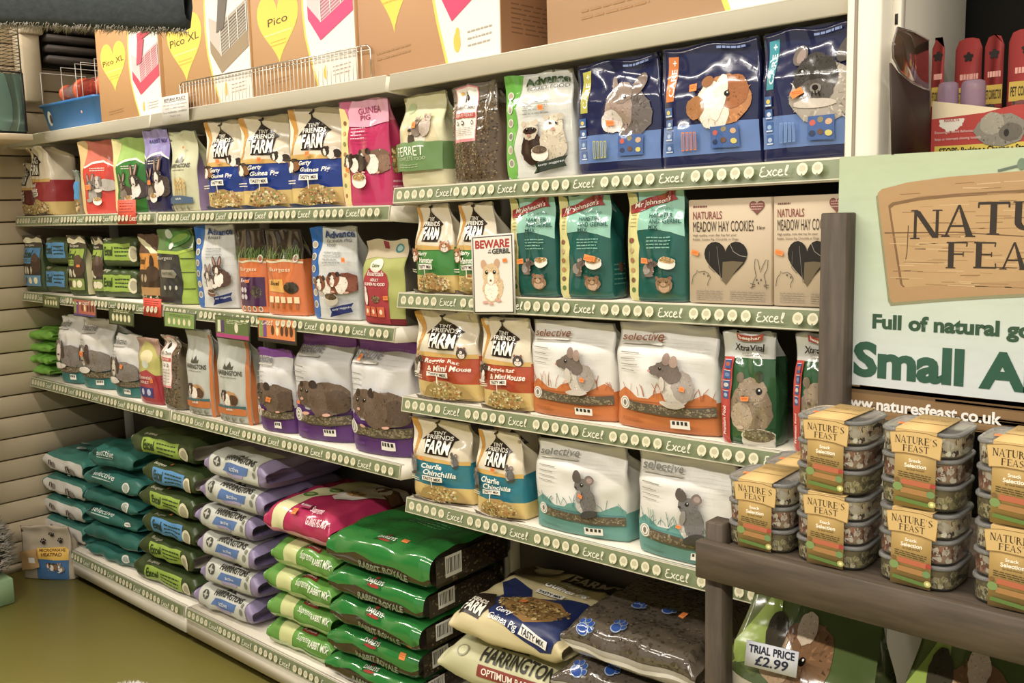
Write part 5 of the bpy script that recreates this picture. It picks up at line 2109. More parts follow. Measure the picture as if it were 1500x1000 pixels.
zz_ = zb + .002
for i in range(4):
    ht_ = [.12, .11, .11, .125][i]
    pillow_at([818, 816, 812, 823][i], [1010, 1010, 1012, 1022][i], zz_, ht_, .40, 3, BAG, 'clear bag of grey kibble with blue paw prints, ' + ['lowest', 'second lowest', 'second highest', 'topmost'][i] + ' of its stack',
              'clear bags with blue paw prints', '#5a5046', design=d_paws, pinch=(.06, .06), sq=3.2, wr=.007, thin=.35, mat='gloss')
    zz_ += ht_ + .001


# ================================================================== cartons and things on the top shelf
def carton(name, label, cat, group, x0, x1, y0, y1, z0, z1, col, design, mat='card', side_design=None, rz=0.0, tilt=0.0):
    w_, d, h = x1 - x0, y1 - y0, z1 - z0
    root = empty(name, ((x0 + x1) / 2, (y0 + y1) / 2, z0), (0, -tilt, rz), label, cat, group)
    mb = MB().box(-w_ / 2, w_ / 2, -d / 2, d / 2, 0, h, col, b=.002)
    mb.build('body', mat, root)
    cv = Canvas(flat_surf((-w_ / 2, -d / 2, 0), (w_ / 2, -d / 2, 0), (-w_ / 2, -d / 2, h)), w_ / h, int(abs(x0) * 1000), base=.0004, lay=.00012)
    design(cv)
    cv.build(root, mat)
    if side_design:
        cv = Canvas(flat_surf((w_ / 2, -d / 2, 0), (w_ / 2, d / 2, 0), (w_ / 2, -d / 2, h)), d / h, 7, base=.0004, lay=.00012)
        cv.part('side_print')
        side_design(cv)
        cv.build(root, mat)
    return root


def d_cage(word, tray, wire, hv=.62, tall=True, vs=1.0, po=0.0):
    """kraft carton of a hamster cage: yellow heart, white curve, picture of the cage; vs scales print to carton height"""
    def f(cv):
        def Y(v):
            return v * vs
        cv.part('white_panel')
        edge = [(.66, 0), (.60, .18), (.555, .36), (.54, .54), (.545, .72), (.57, .9), (.6, 1.0)]
        cv.poly([(x - .018, Y(y)) for x, y in edge] + [(x + .005, Y(y)) for x, y in edge[::-1]], '#f0d23c')
        cv.poly([(x, Y(y)) for x, y in edge] + [(.995, Y(1)), (.995, 0)], '#efe9df')
        cv.part('heart')
        cv.heart(.28, Y(hv), .45 * cv.asp, Y(.5), '#f2d22c')
        cv.part('lettering')
        cv.text(word, .28 - .025 * len(word), Y(hv + .02), .28 + .025 * len(word), Y(hv + .075), '#5a4a20', .0, 0, .08)
        cv.rect(.14, Y(hv - .045), .42, Y(hv - .035), '#f7e58a', .06)
        cv.lines(.2, Y(hv - .13), .36, Y(hv - .08), 2, '#d3b52a', .3, .06)
        cv.lines(.14, Y(.06), .4, Y(.11), 2, '#a97d4c', .3, .06)
        cv.part('logo')
        cv.ell(.72, Y(.085), .02 * vs, .04 * vs, '#eac02c')
        cv.ell(.725, Y(.12), .012 * vs, .022 * vs, '#eac02c')
        cv.lines(.79, Y(.05), .95, Y(.13), 3, '#b0a89a', .25, .06)
        Y0_ = Y
        Y = lambda v: Y0_(v + po)
        cv.part('picture')
        # tray, wire walls, tower
        cv.poly([(.58, Y(.37)), (.69, Y(.21)), (.99, Y(.36)), (.99, Y(.47)), (.82, Y(.5)), (.58, Y(.46))], tray)
        cv.poly([(.58, Y(.46)), (.70, Y(.33)), (.70, Y(.56)), (.58, Y(.62))], '#e3c8c8' if tray[1] in 'de' else '#c9beb0')
        cv.poly([(.70, Y(.33)), (.99, Y(.47)), (.99, Y(.68)), (.70, Y(.56))], '#d9b0b4' if tray[1] in 'de' else '#b3a898')
        for i in range(9):
            cv.stroke([(.705, Y(.345 + .023 * i)), (.99, Y(.485 + .021 * i))], .006, wire)
        for k in range(4):
            cv.stroke([(.70 + .095 * k, Y(.33 + .045 * k)), (.70 + .095 * k, Y(.56 + .035 * k))], .008, '#efe8e2')
        if tall:
            cv.poly([(.66, Y(.5)), (.74, Y(.52)), (.8, Y(.74)), (.7, Y(.74))], wire)
            cv.poly([(.7, Y(.72)), (.9, Y(.78)), (.9, Y(.84)), (.7, Y(.80))], tray)
            cv.poly([(.86, Y(.8)), (.97, Y(.92)), (.94, Y(.96)), (.8, Y(.84))], wire)
            cv.poly([(.6, Y(.86)), (.72, Y(.84)), (.72, Y(.95)), (.6, Y(.96))], tray)
        else:
            cv.ell(.66, Y(.62), .03, .04, '#f0e6d8')
    return f


ZT = ZS['t'] + .0005
YB = YF + .014
bx = [Xat(p, YB, ZT) for p in (149, 239, 244, 371, 374, 524, 528, 735, 800, 1262)]
carton('cage_carton', 'kraft carton with yellow heart and red cage picture beside the blue cage', 'box', 'cage cartons on the top shelf', bx[0], bx[1], YB, YB + .28, ZT, 2.30, '#c8965c', d_cage('Pico XL', '#e0405c', '#c8506a', .54))
carton('cage_carton', 'kraft carton with yellow heart and grey brown cage picture', 'box', 'cage cartons on the top shelf', bx[2], bx[3], YB, YB + .30, ZT, 2.42, '#cb9a60', d_cage('Pico XL', '#a08a6a', '#6f675c', .45, True, .92))
carton('cage_carton', 'kraft carton with yellow heart and bright pink cage picture behind wire rail', 'box', 'cage cartons on the top shelf', bx[4], bx[5], YB, YB + .30, ZT, 2.42, '#d0a06c', d_cage('Pico', '#e8407c', '#b05a80', .46, False, .86, .1))
carton('cage_carton', 'large kraft carton with cropped yellow heart and pink cage corner', 'box', 'cage cartons on the top shelf', bx[6], bx[7], YB, YB + .36, ZT, 2.50, '#cf9d70', d_cage('Grande', '#e8386c', '#b05a80', .42, False, 1.1, -.04),
       side_design=lambda cv: (cv.rect(0, 0, 1, 1, '#9a6f48'), cv.lines(.1, .1, .9, .24, 7, '#7a5534', .3), cv.lines(.1, .3, .9, .42, 6, '#7a5534', .3)))  # darker brown over the whole side is its shade put into the colour
bx[9] = -.753
carton('cage_carton', 'widest kraft carton with white panel at the right end of the top shelf', 'box', 'cage cartons on the top shelf', bx[8], bx[9], YB + .004, YB + .38, ZT + TILT * .85, 2.50, '#c39a72', d_cage('Grande', '#e8386c', '#b05a80', .55, False, 1.1), tilt=math.atan(TILT) * .6)

# wire rail in front of the cartons
xa, xb = Xat(266, YF + .005, ZT), Xat(544, YF + .005, ZT)
wr_ = empty('wire_rail', ((xa + xb) / 2, YF + .006, ZT), label='low chrome wire rail standing along the top shelf edge', cat='rail')
L2 = (xb - xa) / 2
MB().tube([(-L2, 0, .0), (-L2, 0, .078), (-L2 + .01, 0, .086), (L2 - .012, 0, .086), (L2, 0, .076), (L2, 0, .0)], .0024, 6).build('frame', 'chrome', wr_, True)
MB().tube([(-L2, 0, .074), (L2, 0, .074)], .0016, 6).build('cross_wire', 'chrome', wr_, True)
w0 = MB().tube([(0, 0, 0), (0, 0, .084)], .0014, 5).build('wire', 'whitewire', wr_, True)
n = int(2 * L2 / .0195)
w0.location.x = -L2 + .0195
for i in range(1, n - 1):
    c = w0.copy()
    c.location.x = -L2 + .0195 * (i + 1)
    c.parent = wr_
    COL.objects.link(c)

# returns notice clipped to the shelf edge
pa = onY(238, 182, YF - .016)
pb = onY(277, 175, YF - .016)
zt = 1.992
cv = Canvas(flat_surf((pa[0], YF - .016, 1.902), (pb[0], YF - .016, 1.902), (pa[0], YF - .013, zt)), (pb[0] - pa[0]) / .09, 3, base=.0004, lay=.0001)
nt_ = empty('shelf_notice', ((pa[0] + pb[0]) / 2, YF - .014, 1.902), label='white paper returns policy notice on the top shelf edge', cat='notice')
mb = MB().prism([(YF - .016, 1.902), (YF - .0152, 1.902), (YF - .0122, zt), (YF - .013, zt)], 'x', pa[0], pb[0], '#dedad2')
o = mb.build('paper', 'paper', nt_)
cv.part('lettering')
cv.text('RETURNS POLICY', .1, .80, .9, .91, '#6f6a70', .01)
cv.rect(.1, .765, .9, .78, '#8a858a')
cv.text('We can only accept returns', .06, .62, .94, .69, '#8a858a')
cv.text('with a valid receipt', .14, .50, .86, .57, '#8a858a')
cv.text('in a resaleable condition', .06, .36, .94, .44, '#6f6a70')
cv.text('Thank you', .3, .2, .7, .29, '#8a858a')
ob = cv.build(nt_, 'paper')
for q in (o, *ob):
    q.matrix_parent_inverse = Matrix.Translation(nt_.location).inverted()

# blue hamster cage
cx0, cx1 = Xat(55, YF + .03, 2.06), Xat(140, YF + .03, 2.06)
hc = empty('hamster_cage', ((cx0 + cx1) / 2, YF + .14, ZT), label='hamster cage with blue tray and orange red tube on the top shelf', cat='cage')
W2, D2, Hh = (cx1 - cx0) / 2, .115, .115
mb = MB()
rings = []
for zz, ins in ((0, .05), (.012, .036), (Hh - .012, .012), (Hh - .01, 0), (Hh, 0), (Hh, .014), (.016, .045)):
    a, b = W2 - ins, D2 - ins * .6
    r_ = .03
    ring = []
    for sx, sy, a0 in ((1, -1, -90), (1, 1, 0), (-1, 1, 90), (-1, -1, 180)):
        for t in (0, 30, 60, 90):
            an = math.radians(a0 + t)
            ring.append((sx * (a - r_) + r_ * math.cos(an), sy * (b - r_) + r_ * math.sin(an), zz))
    rings.append(ring)
n = 16
V = [p for r in rings for p in r]
T = []
for i in range(len(rings) - 1):
    T += [(i * n + j, i * n + (j + 1) % n, (i + 1) * n + (j + 1) % n, (i + 1) * n + j) for j in range(n)]
T += [tuple(range(n))[::-1], tuple(range((len(rings) - 1) * n, len(rings) * n))]
tr = mb.add(V, T).build('tray', 'bluepl', hc, True)
cv = Canvas(flat_surf((-W2 + .05, -D2 + .021, .02), (W2 - .05, -D2 + .021, .02), (-W2 + .05, -D2 + .007, Hh - .012)), (2 * W2 - .1) / .09, 2, base=.0015)
cv.part('sticker')
cv.ell(.1, .45, .22, .36, '#d6d2c6')
cv.fur(.12, .42, .12, .22, '#5a4634', 0, 14)
cv.ell(.78, .5, .07, .07, '#e0a0a0')
cv.build(hc, 'paper')
wt = MB()
for yy in (D2 - .02,):
    for zz in np.arange(Hh + .012, .25, .0125):
        wt.tube([(-W2 + .02, yy, zz), (W2 - .02, yy, zz)], .0008, 4)
for xx in (-W2 + .02, -.05, .08, .13, W2 - .02):
    wt.tube([(xx, -D2 + .02, Hh - .005), (xx, -D2 + .02, .25), (xx, D2 - .02, .25), (xx, D2 - .02, Hh - .005)], .0016, 5)
o = wt.build('wire_top', 'whitewire', hc)
o['kind'] = 'stuff'
tb = MB().tube([(-.05, 0, .165), (.0, 0, .165), (.1, 0, .165), (.14, 0, .165)], .044, 18)
tb.build('tunnel_tube', 'redclear', hc, True)
MB().tube([(-.21, 0, .168), (-.07, 0, .168)], .032, 18).build('clear_tube', 'clearlid', hc, True)
for xx, rr in ((-.22, .038), (-.062, .050), (.14, .050)):
    MB().tube([(xx, 0, .166), (xx + .018, 0, .166)], rr, 20).build('tube_ring', 'orangepl', hc, True)

# glass tank on a wall shelf, left edge of the picture
ts = MB().box(-4.555, -4.10, .85, 1.665, 1.905, 1.93, b=.003).build('wall_shelf', 'slat')
tag(ts, 'beige wall shelf carrying the glass tank at the left edge', 'shelf')
tk = empty('glass_tank', (-4.31, 1.26, 1.9305), label='glass tank with wire rack on top at the left edge', cat='tank')


def rel(mb, name, mat, sm=False):
    o_ = mb.build(name, mat, tk, sm)
    o_.matrix_parent_inverse = Matrix.Translation(tk.location).inverted()
    return o_


for nm, bxx in (('glass_pane', (-4.124, -4.12, .9, 1.65)), ('glass_pane', (-4.5, -4.496, .9, 1.65)), ('glass_pane', (-4.496, -4.124, 1.646, 1.65)), ('glass_pane', (-4.496, -4.124, .9, .904))):
    rel(MB().box(*bxx, 1.94, 2.165), nm, 'tankglass')
rel(MB().box(-4.50, -4.12, .9, 1.65, 1.931, 1.9395), 'base', 'black')
rel(MB().box(-4.494, -4.49, .906, 1.644, 1.941, 2.16), 'added_backing', flat_mat('added_backing', '#b4cdbd', .7))  # pale card added inside to lighten the dark tank interior
for x in (-4.505, -4.121):
    for y in (.897, 1.644):
        rel(MB().box(x, x + .007, y, y + .008, 1.94, 2.17), 'corner_bead', 'black')
wt = MB()
for zz in np.arange(2.18, 2.42, .014):
    wt.tube([(-4.125, .9, zz), (-4.125, 1.65, zz), (-4.49, 1.65, zz)], .0012, 4)
for y in (.9, 1.15, 1.4, 1.65):
    wt.tube([(-4.125, y, 2.168), (-4.125, y, 2.42)], .003, 6)
wt.tube([(-4.49, 1.65, 2.168), (-4.49, 1.65, 2.42)], .003, 6)
wt.tube([(-4.125, .9, 2.172), (-4.125, 1.65, 2.172), (-4.49, 1.65, 2.172)], .004, 6)
o = rel(wt, 'wire_rack', 'furdark')
o['kind'] = 'stuff'
rel(MB().lathe([(.002, 1.94), (.055, 1.942), (.062, 1.97), (.04, 2.0), (.0, 2.01)], 12, -4.28, 1.35), 'ornament', 'boardgreen', True)
rel(MB().lathe([(.002, 1.94), (.045, 1.942), (.05, 1.965), (.0, 1.985)], 12, -4.22, 1.53), 'ornament', 'tankglass', True)

# dark grille and pale post high on the end wall
gr = empty('wall_grille', (-4.50, 2.02, 2.27), label='dark slatted grille high on the slat wall above the cage', cat='grille')
for i in range(8):
    o = MB().prism([(-4.555, 2.27 + .045 * i), (-4.44, 2.27 + .045 * i + .012), (-4.44, 2.27 + .045 * i + .032), (-4.555, 2.27 + .045 * i + .024)], 'y', 1.9, 2.32).build('slat', 'darkpanel', gr)
    o.matrix_parent_inverse = Matrix.Translation(gr.location).inverted()
o = MB().box(-4.556, -4.52, 1.89, 2.325, 2.26, 2.68).build('frame', 'black', gr)
o.matrix_parent_inverse = Matrix.Translation(gr.location).inverted()
mb = MB().box(-4.556, -4.46, 1.795, 1.875, 2.10, 2.42, b=.006).box(-4.556, -4.44, 1.785, 1.885, 2.385, 2.43, b=.005)
tag(mb.build('wall_bracket', 'wallpaint'), 'pale wall bracket on the slat wall left of the dark grille', 'bracket')

# hay cookie boxes
def d_hay(cv):
    cv.part('lettering')
    cv.lines(.06, .92, .24, .945, 1, '#7a4a40', .7)
    cv.text('NATURALS', .06, .81, .42, .885, '#8a4038', .01)
    cv.text('MEADOW HAY COOKIES', .06, .69, .80, .79, '#3f3228', .0)
    cv.text('1kg', .84, .695, .93, .735, '#5a4a3c', .02)
    cv.text('High quality, main diet hay for your', .06, .64, .60, .668, '#4a3c30')
    cv.text('Rabbit, Guinea Pig, Chinchilla or Degu', .06, .60, .62, .628, '#5a4c40')
    cv.part('badge')
    cv.heart(.84, .9, .19 * cv.asp, .135, '#7d4740')
    cv.lines(.77, .88, .91, .95, 3, '#c9a898', .3)
    cv.part('window')
    cv.heart(.465, .385, .56 * cv.asp, .42, '#1f1b17')
    cv.poly([(.42, .22), (.45, .20), (.465, .185), (.6, .33), (.68, .40), (.55, .41), (.43, .40)], '#6a5c42')
    cv.stroke([(.52, .57), (.56, .5), (.64, .46), (.72, .45)], .006, '#8d867a')
    cv.stroke([(.36, .55), (.38, .4), (.41, .22)], .005, '#6f6a60')
    cv.stroke([(.27, .5), (.26, .35), (.33, .3)], .006, '#57524a')
    cv.part('drawings')
    k = '#4a443c'
    for st in ([(.78, .15), (.80, .22), (.83, .27), (.81, .36), (.82, .43), (.85, .42), (.87, .35), (.88, .30), (.90, .35), (.94, .42), (.97, .42), (.96, .34), (.92, .28), (.94, .22), (.95, .15)],
               [(.04, .18), (.06, .26), (.10, .29), (.11, .32), (.13, .30), (.2, .31), (.25, .29), (.28, .25), (.25, .21), (.24, .17)], [(.76, .2), (.82, .19)], [(.76, .16), (.82, .18)], [(.92, .19), (.98, .19)], [(.92, .18), (.98, .16)]):
        cv.stroke(st, .0055, k)
    for x, y in ((.84, .235), (.89, .235), (.86, .205), (.25, .265), (.2, .285)):
        cv.ell(x, y, .007, .012, k)
    cv.part('small_print')
    cv.lines(.1, .03, .44, .13, 5, '#8a8074', .3)
    cv.lines(.52, .03, .95, .13, 5, '#8a8074', .3)
    cv.sticker(.09, .49, .08, .045, -.3)


for i, (a, b, lab) in enumerate(((1010, 1130, 'beige hay cookie box with heart window, fully visible beside the teal bag'), (1133, 1243, 'beige hay cookie box partly hidden behind the wooden post'))):
    Yb = YF + .016
    xa, xb = Xat(a, Yb, 1.385), Xat(b, Yb, 1.385)
    carton('cookie_box', lab, 'box', 'hay cookie boxes', xa, xb, Yb, Yb + .14, zshelf('r3', (xa + xb) / 2) + .001, zshelf('r3', (xa + xb) / 2) + .213, '#c4b093', d_hay, tilt=math.atan(TILT))

# beware sign clipped to the strip
def sign_card(name, label, cat, pts, Y0, Y1, design, mat='card', th=.0016, group=None, back='#d9d4ca'):
    """thin printed card; pts = lower left, lower right, upper left (x,z); leans from Y0 at the foot to Y1 at the top"""
    (xa, za), (xb, zb_), (xc, zc_) = pts
    loc = Vector(((xa + xb) / 2, Y0, min(za, zb_)))
    root = empty(name, loc, label=label, cat=cat, group=group)
    p00, p10, p01 = np.array((xa, Y0, za)) - loc, np.array((xb, Y0, zb_)) - loc, np.array((xc, Y1, zc_)) - loc
    p11 = p10 + p01 - p00
    V = [p00, p10, p11, p01] + [p + np.array((0, th, 0)) for p in (p00, p10, p11, p01)]
    MB().add(V, [(0, 1, 2, 3), (7, 6, 5, 4), (0, 4, 5, 1), (1, 5, 6, 2), (2, 6, 7, 3), (3, 7, 4, 0)], back).build('card', mat, root)
    cv = Canvas(flat_surf(p00, p10, p01), np.linalg.norm(p10 - p00) / np.linalg.norm(p01 - p00), 11, base=.0004, lay=.0001)
    design(cv)
    cv.build(root, mat)
    return root


def d_beware(cv):
    cv.part('border')
    cv.rect(.035, .02, .965, .98, '#33302c')
    cv.rect(.055, .032, .945, .968, '#e6e0d4')
    cv.part('lettering')
    cv.text('BEWARE', .10, .83, .90, .935, '#b03028', .035)
    cv.text('of', .42, .795, .47, .815, '#33302c', .02)
    cv.text('the', .40, .765, .48, .79, '#33302c', .02)
    cv.text('GERBIL', .50, .755, .92, .82, '#33302c', .03)
    cv.part('picture')
    a_gerbil(cv, .46, .42, .29)
    cv.sticker(.80, .67, .075, .045, .02)


sign_card('gerbil_sign', 'white beware of the gerbil sign card clipped to the shelf strip', 'sign', ((-1.700, 1.328), (-1.557, 1.336), (-1.703, 1.523)), YF - .0135, YF - .0105, d_beware)

# red tickets
def d_tick(cv):
    cv.part('handwriting')
    cv.lines(.1, .45, .9, .92, 4, '#7a2a20', .25)


p = [onY(173, 328, YF - .013), onY(199, 328, YF - .013), onY(174, 293, YF - .013)]
sign_card('price_ticket', 'fluorescent red ticket hanging over the upper left shelf strip', 'ticket', ((p[0][0], p[0][2]), (p[1][0], p[1][2]), (p[0][0], p[2][2])), YF - .013, YF - .008, d_tick, group='red tickets', back='#ec5234')
p = [onY(210, 462, YF - .013), onY(236, 465, YF - .013), onY(207, 436, YF - .013)]
sign_card('price_ticket', 'red ticket hanging under the amber bag on the middle left shelf', 'ticket', ((p[0][0], p[0][2]), (p[1][0], p[1][2]), (p[0][0], p[2][2])), YF - .013, YF - .008, d_tick, group='red tickets', back='#e2482e')


# hanging shelf talkers of the middle left shelf
def d_talk(c1, c2, kind=0):
    def f(cv):
        cv.part('print')
        if kind == 0:
            cv.rect(.04, .06, .96, .94, c1)
            for i in range(5):
                cv.ell(.18 + .16 * i, .4, .16, .2, '#d9d2a4')
            cv.lines(.2, .68, .85, .86, 2, c2, .5)
        elif kind == 1:
            cv.rect(.03, .05, .97, .95, c1)
            cv.rect(.03, .05, .97, .22, c2)
            cv.ell(.62, .52, .14, .22, '#dfd8b4')
            cv.lines(.34, .66, .92, .86, 3, '#c3c79a', .4)
            for x in (.12, .22):
                cv.poly([(x - .05, .28), (x + .05, .28), (x + .04, .8), (x - .04, .8)], '#cfd2a8' if x < .2 else '#5a3f6a')
        else:
            cv.rect(.03, .05, .97, .95, c1)
            for i in range(5):
                cv.ell(.4 + .12 * i, .5, .11, .2, '#f0d59a' if i == 1 else '#5a3a20')
            for x in (.10, .2):
                cv.poly([(x - .045, .2), (x + .045, .2), (x + .04, .85), (x - .04, .85)], '#7a9a4a' if x < .15 else '#7a4a8a')
            cv.rect(.03, .05, .97, .16, c2)
    return f


for a, b, t, bt, lab, ds in ((63, 87, 431, 449, 'small olive shelf talker at the corner end of the middle shelf', d_talk('#5f6a3a', '#c9c594')),
                             (108, 141, 437, 462, 'shelf talker with orange and purple print below the lime packs', d_talk('#b8604a', '#5a4a7a', 3)),
                             (160, 196, 448, 474, 'olive shelf talker with cream discs below the lime packs', d_talk('#4f5a2e', '#c9c594')),
                             (240, 286, 455, 478, 'green shelf talker under the charcoal and lime bag', d_talk('#7d9a4a', '#5f7a3a', 0)),
                             (316, 366, 461, 494, 'green shelf talker with pink foot under the left orange bag', d_talk('#5f7038', '#b03a78', 1)),
                             (378, 434, 463, 499, 'orange shelf talker under the yellow panelled orange bag', d_talk('#e08038', '#3a2a30', 2))):
    Yt = YF - .0145
    p = [onY(a, bt, Yt), onY(b, bt, Yt), onY(a, t, Yt)]
    zlo, zhi = p[0][2], p[2][2]
    sign_card('shelf_talker', lab, 'ticket', ((p[0][0], zlo), (p[1][0], zlo), (p[0][0], zhi)), Yt, Yt + .003, ds, group='shelf talkers on the middle left shelf', back='#4c5233')


# ================================================================== the next bay at the right, mostly dark
def onX(px, py, X):
    d = ray(px, py)
    t = X / d[0]
    return np.array([X, d[1] * t, d[2] * t + ZC])


# white dividing post with a slotted strip on its right edge
dp_ = empty('dividing_post', (-.715, 1.95, 0), label='white dividing post between the shelving and the dark bay', cat='post')
MB().box(-.033, .030, -.235, .2, 0, 2.7, b=.004).build('panel', 'shelfmetal', dp_)
MB().box(-.018, -.012, -.2365, -.235, 0, 2.7).build('seam', 'shelfdark', dp_)
MB().box(.030, .046, -.19, -.17, 0, 2.7, b=.001).build('slotted_strip', 'shelfmetal', dp_)
sl = MB().box(-.0025, .0025, -.0012, 0, -.009, .009).build('slot', 'slot', dp_)
sl.location = (.038, -.1902, 1.60)
for i in range(1, 16):
    c = sl.copy()
    c.location.z = 1.60 + .05 * i
    c.parent = dp_
    COL.objects.link(c)
rb = empty('dark_bay', (-.1, 2.1, 0), label='dark backed shelving bay right of the white post', cat='shelving')
MB().box(-.63, .7, .055, .08, 0, 2.7).build('back_panel', 'black', rb)
o = MB().box(-.565, .7, -.33, .05, 1.50, 1.535).build('shelf', 'shelfdark', rb)

# clear brown divider and card cheek left of the carton
XC = -.650
cheek = [onX(*p, XC) for p in ((1309, 226), (1306, 92), (1318, 108), (1335, 122), (1352, 130), (1362, 133), (1362, 226))]
mb = MB().prism([(p[1], p[2]) for p in cheek], 'x', XC - .004, XC, '#3d2f28')
o = mb.build('card_cheek', 'card')
tag(o, 'dark brown card side panel beside the red display carton', 'panel')
zlow = min(p[2] for p in cheek)
scoop = [onX(*p, XC) for p in ((1315, 40), (1340, 47), (1361, 59), (1361, 130), (1350, 127), (1334, 119), (1318, 104), (1309, 85), (1308, 66))]
mb = MB().prism([(p[1], p[2]) for p in scoop], 'x', XC - .0025, XC - .0005)
o = mb.build('pane', 'brownclear' if 'brownclear' in MATS else flat_mat('brownclear', '#6f5440', .1, trans=.6, ior=1.3))
so = empty('shelf_divider', (XC, scoop[3][1], scoop[3][2]), label='tinted clear shelf divider with curved edge above the brown panel', cat='divider')
o.parent = so
o.matrix_parent_inverse = Matrix.Translation(so.location).inverted()
mb = MB().tube([tuple(p) for p in scoop[4:] + scoop[:3]], .0014, 6)
o = mb.build('edge', 'clearlid', so, True)
o.matrix_parent_inverse = Matrix.Translation(so.location).inverted()

# red display carton with torn top
YC = 1.872
xl = Xat(1363, YC, 1.66)
zt0, zt1 = Zat(148, xl, YC), Zat(166, Xat(1500, YC, 1.7), YC)
zbot = 1.536
rc = empty('display_carton', (-.42, YC + .06, zbot), label='red display carton with torn cream edge and dog picture', cat='box')


def put(o_, par):
    o_.matrix_parent_inverse = Matrix.Translation(par.location).inverted()
    return o_


xr = -.25
top = [(xl, zt0)]
rg = random.Random(5)
for i in range(1, 14):
    t = i / 13
    top.append((xl + (xr - xl) * t, zt0 + (zt1 - zt0) * min(1, t * 2.4) * (1 if t < .45 else .9) + rg.uniform(-.002, .002)))
mb = MB().prism([(xl, zbot)] + [(xr, zbot)] + top[::-1], 'y', YC, YC + .003, '#d8c6a0')
put(mb.build('front_panel', 'card', rc), rc)
put(MB().box(xl, xl + .003, YC + .003, YC + .16, zbot, zt0 - .02, '#8a2420').build('side_panel', 'card', rc), rc)
put(MB().box(xr - .003, xr, YC + .003, YC + .16, zbot, zt0 - .02, '#8a2420').build('side_panel', 'card', rc), rc)
put(MB().box(xl, xr, YC + .16, YC + .163, zbot, zt0 - .03, '#6a1f1c').build('back_panel', 'card', rc), rc)
zr0, zr1 = Zat(173, xl, YC), Zat(212, xl, YC)
hgt = zr0 + .02 - zbot
cv = Canvas(flat_surf((xl, YC, zbot), (xr, YC, zbot), (xl, YC, zr0 + .02)), (xr - xl) / hgt, 4, base=.0004, lay=.0001)
yv = lambda z_: (z_ - zbot) / hgt
cv.part('red_print')
px = lambda x_: (Xat(x_, YC, 1.68) - xl) / (xr - xl)
cv.poly([(0, 0), (1, 0), (1, yv(zr0) + .05), (px(1484), yv(zr0) + .055), (px(1440), yv(zr0) + .012), (px(1400), yv(zr0)), (0, yv(zr0) - .01)], '#b8382e')
cv.part('yellow_band')
zy0, zy1 = Zat(212, Xat(1430, YC, 1.67), YC), Zat(226, Xat(1430, YC, 1.67), YC)
cv.rect(px(1369), yv(zy1) - .03, 1, yv(zy0) + .005, '#d9c02c')
cv.text('STOPS: Barking • Chasing • Stealing', px(1376), yv(zy1) + .0, px(1520), yv(zy0) - .012, '#2c241a', .03)
cv.part('badge')
cv.ell(px(1392), yv(zr0) - .02, .1, .1, '#e3dccb', 0, 40, .08, 180, 360)
cv.text('RESULTS', px(1382), yv(zr0) - .04, px(1404), yv(zr0) - .015, '#b8382e', .02)
cv.part('lettering')
cv.text('Encourages Good Behaviour', px(1369), yv(Zat(198, xl, YC)), px(1427), yv(Zat(193, xl, YC)), '#e8cfc4')
cv.text('Stops or interrupts chewing instantly', px(1369), yv(Zat(208, xl, YC)), px(1437), yv(Zat(203, xl, YC)), '#e8cfc4')
cv.part('picture')
cv.fur(px(1465), yv(Zat(188, -.5, YC)), .20, .13, '#8a8474', 0, 60)
cv.fur(px(1452), yv(Zat(178, -.5, YC)), .09, .09, '#a29b88', 0, 30)
cv.fur(px(1480), yv(Zat(192, -.5, YC)), .09, .07, '#6d6658', 0, 30)
cv.ell(px(1474), yv(Zat(193, -.5, YC)), .02, .03, '#2c2822')
for q in cv.build(rc, 'card'):
    put(q, rc)


# carded sprays standing in the carton
def spray(px0, px1, ptop, Y, lab, bottle=True, left=False):
    xa, xb = Xat(px0, Y, 1.8), Xat(px1, Y, 1.8)
    zt_ = Zat(ptop, xa, Y)
    w_, h = xb - xa, zt_ - 1.5365
    r = empty('carded_spray', ((xa + xb) / 2, Y, 1.5365), label=lab, cat='spray', group='carded sprays in the red carton')
    pts = [(-w_ / 2, 0), (w_ / 2, 0), (w_ / 2, h - .02), (w_ / 2 - .006, h - .004), (w_ / 2 - .018, h), (-w_ / 2 + .018, h), (-w_ / 2 + .006, h - .004), (-w_ / 2, h - .02)]
    MB().prism(pts, 'y', 0, .0012, '#9c2c2a').build('card', 'card', r)
    cv_ = Canvas(flat_surf((-w_ / 2, 0, 0), (w_ / 2, 0, 0), (-w_ / 2, 0, h)), w_ / h, int(px0), base=.0004, lay=.0001)
    cv_.part('print')
    cv_.rect(.05, .64, .98, .74, '#c9a82a')
    cv_.text('PET CORRECTOR', .1, .665, .94, .715, '#3a2a1c', .02)
    cv_.lines(.2, .77, .9, .82, 1, '#e3a090', .6)
    cv_.ell(.5, .90, .018, .018, '#201410')
    for q in range(5):
        an = 2 * math.pi * q / 5 + 1.57
        cv_.ell(.5 + .018 * math.cos(an) / cv_.asp, .90 + .018 * math.sin(an), .009, .009, '#201410', 0, 8)
    cv_.build(r, 'card')
    if bottle:
        rr = w_ * .30
        MB().lathe([(rr, .0), (rr, h * .40), (rr * .9, h * .45), (rr * .55, h * .48), (rr * .5, h * .60), (0, h * .605)], 16, 0, -rr - .003).build('bottle', 'redclear', r, True)
        MB().lathe([(rr * 1.15, 0), (rr * 1.15, h * .42), (rr * 1.05, h * .47), (rr * .8, h * .48), (rr * .8, h * .63), (0, h * .64)], 16, 0, -rr * 1.02 - .003).build('blister', 'clear', r, True)


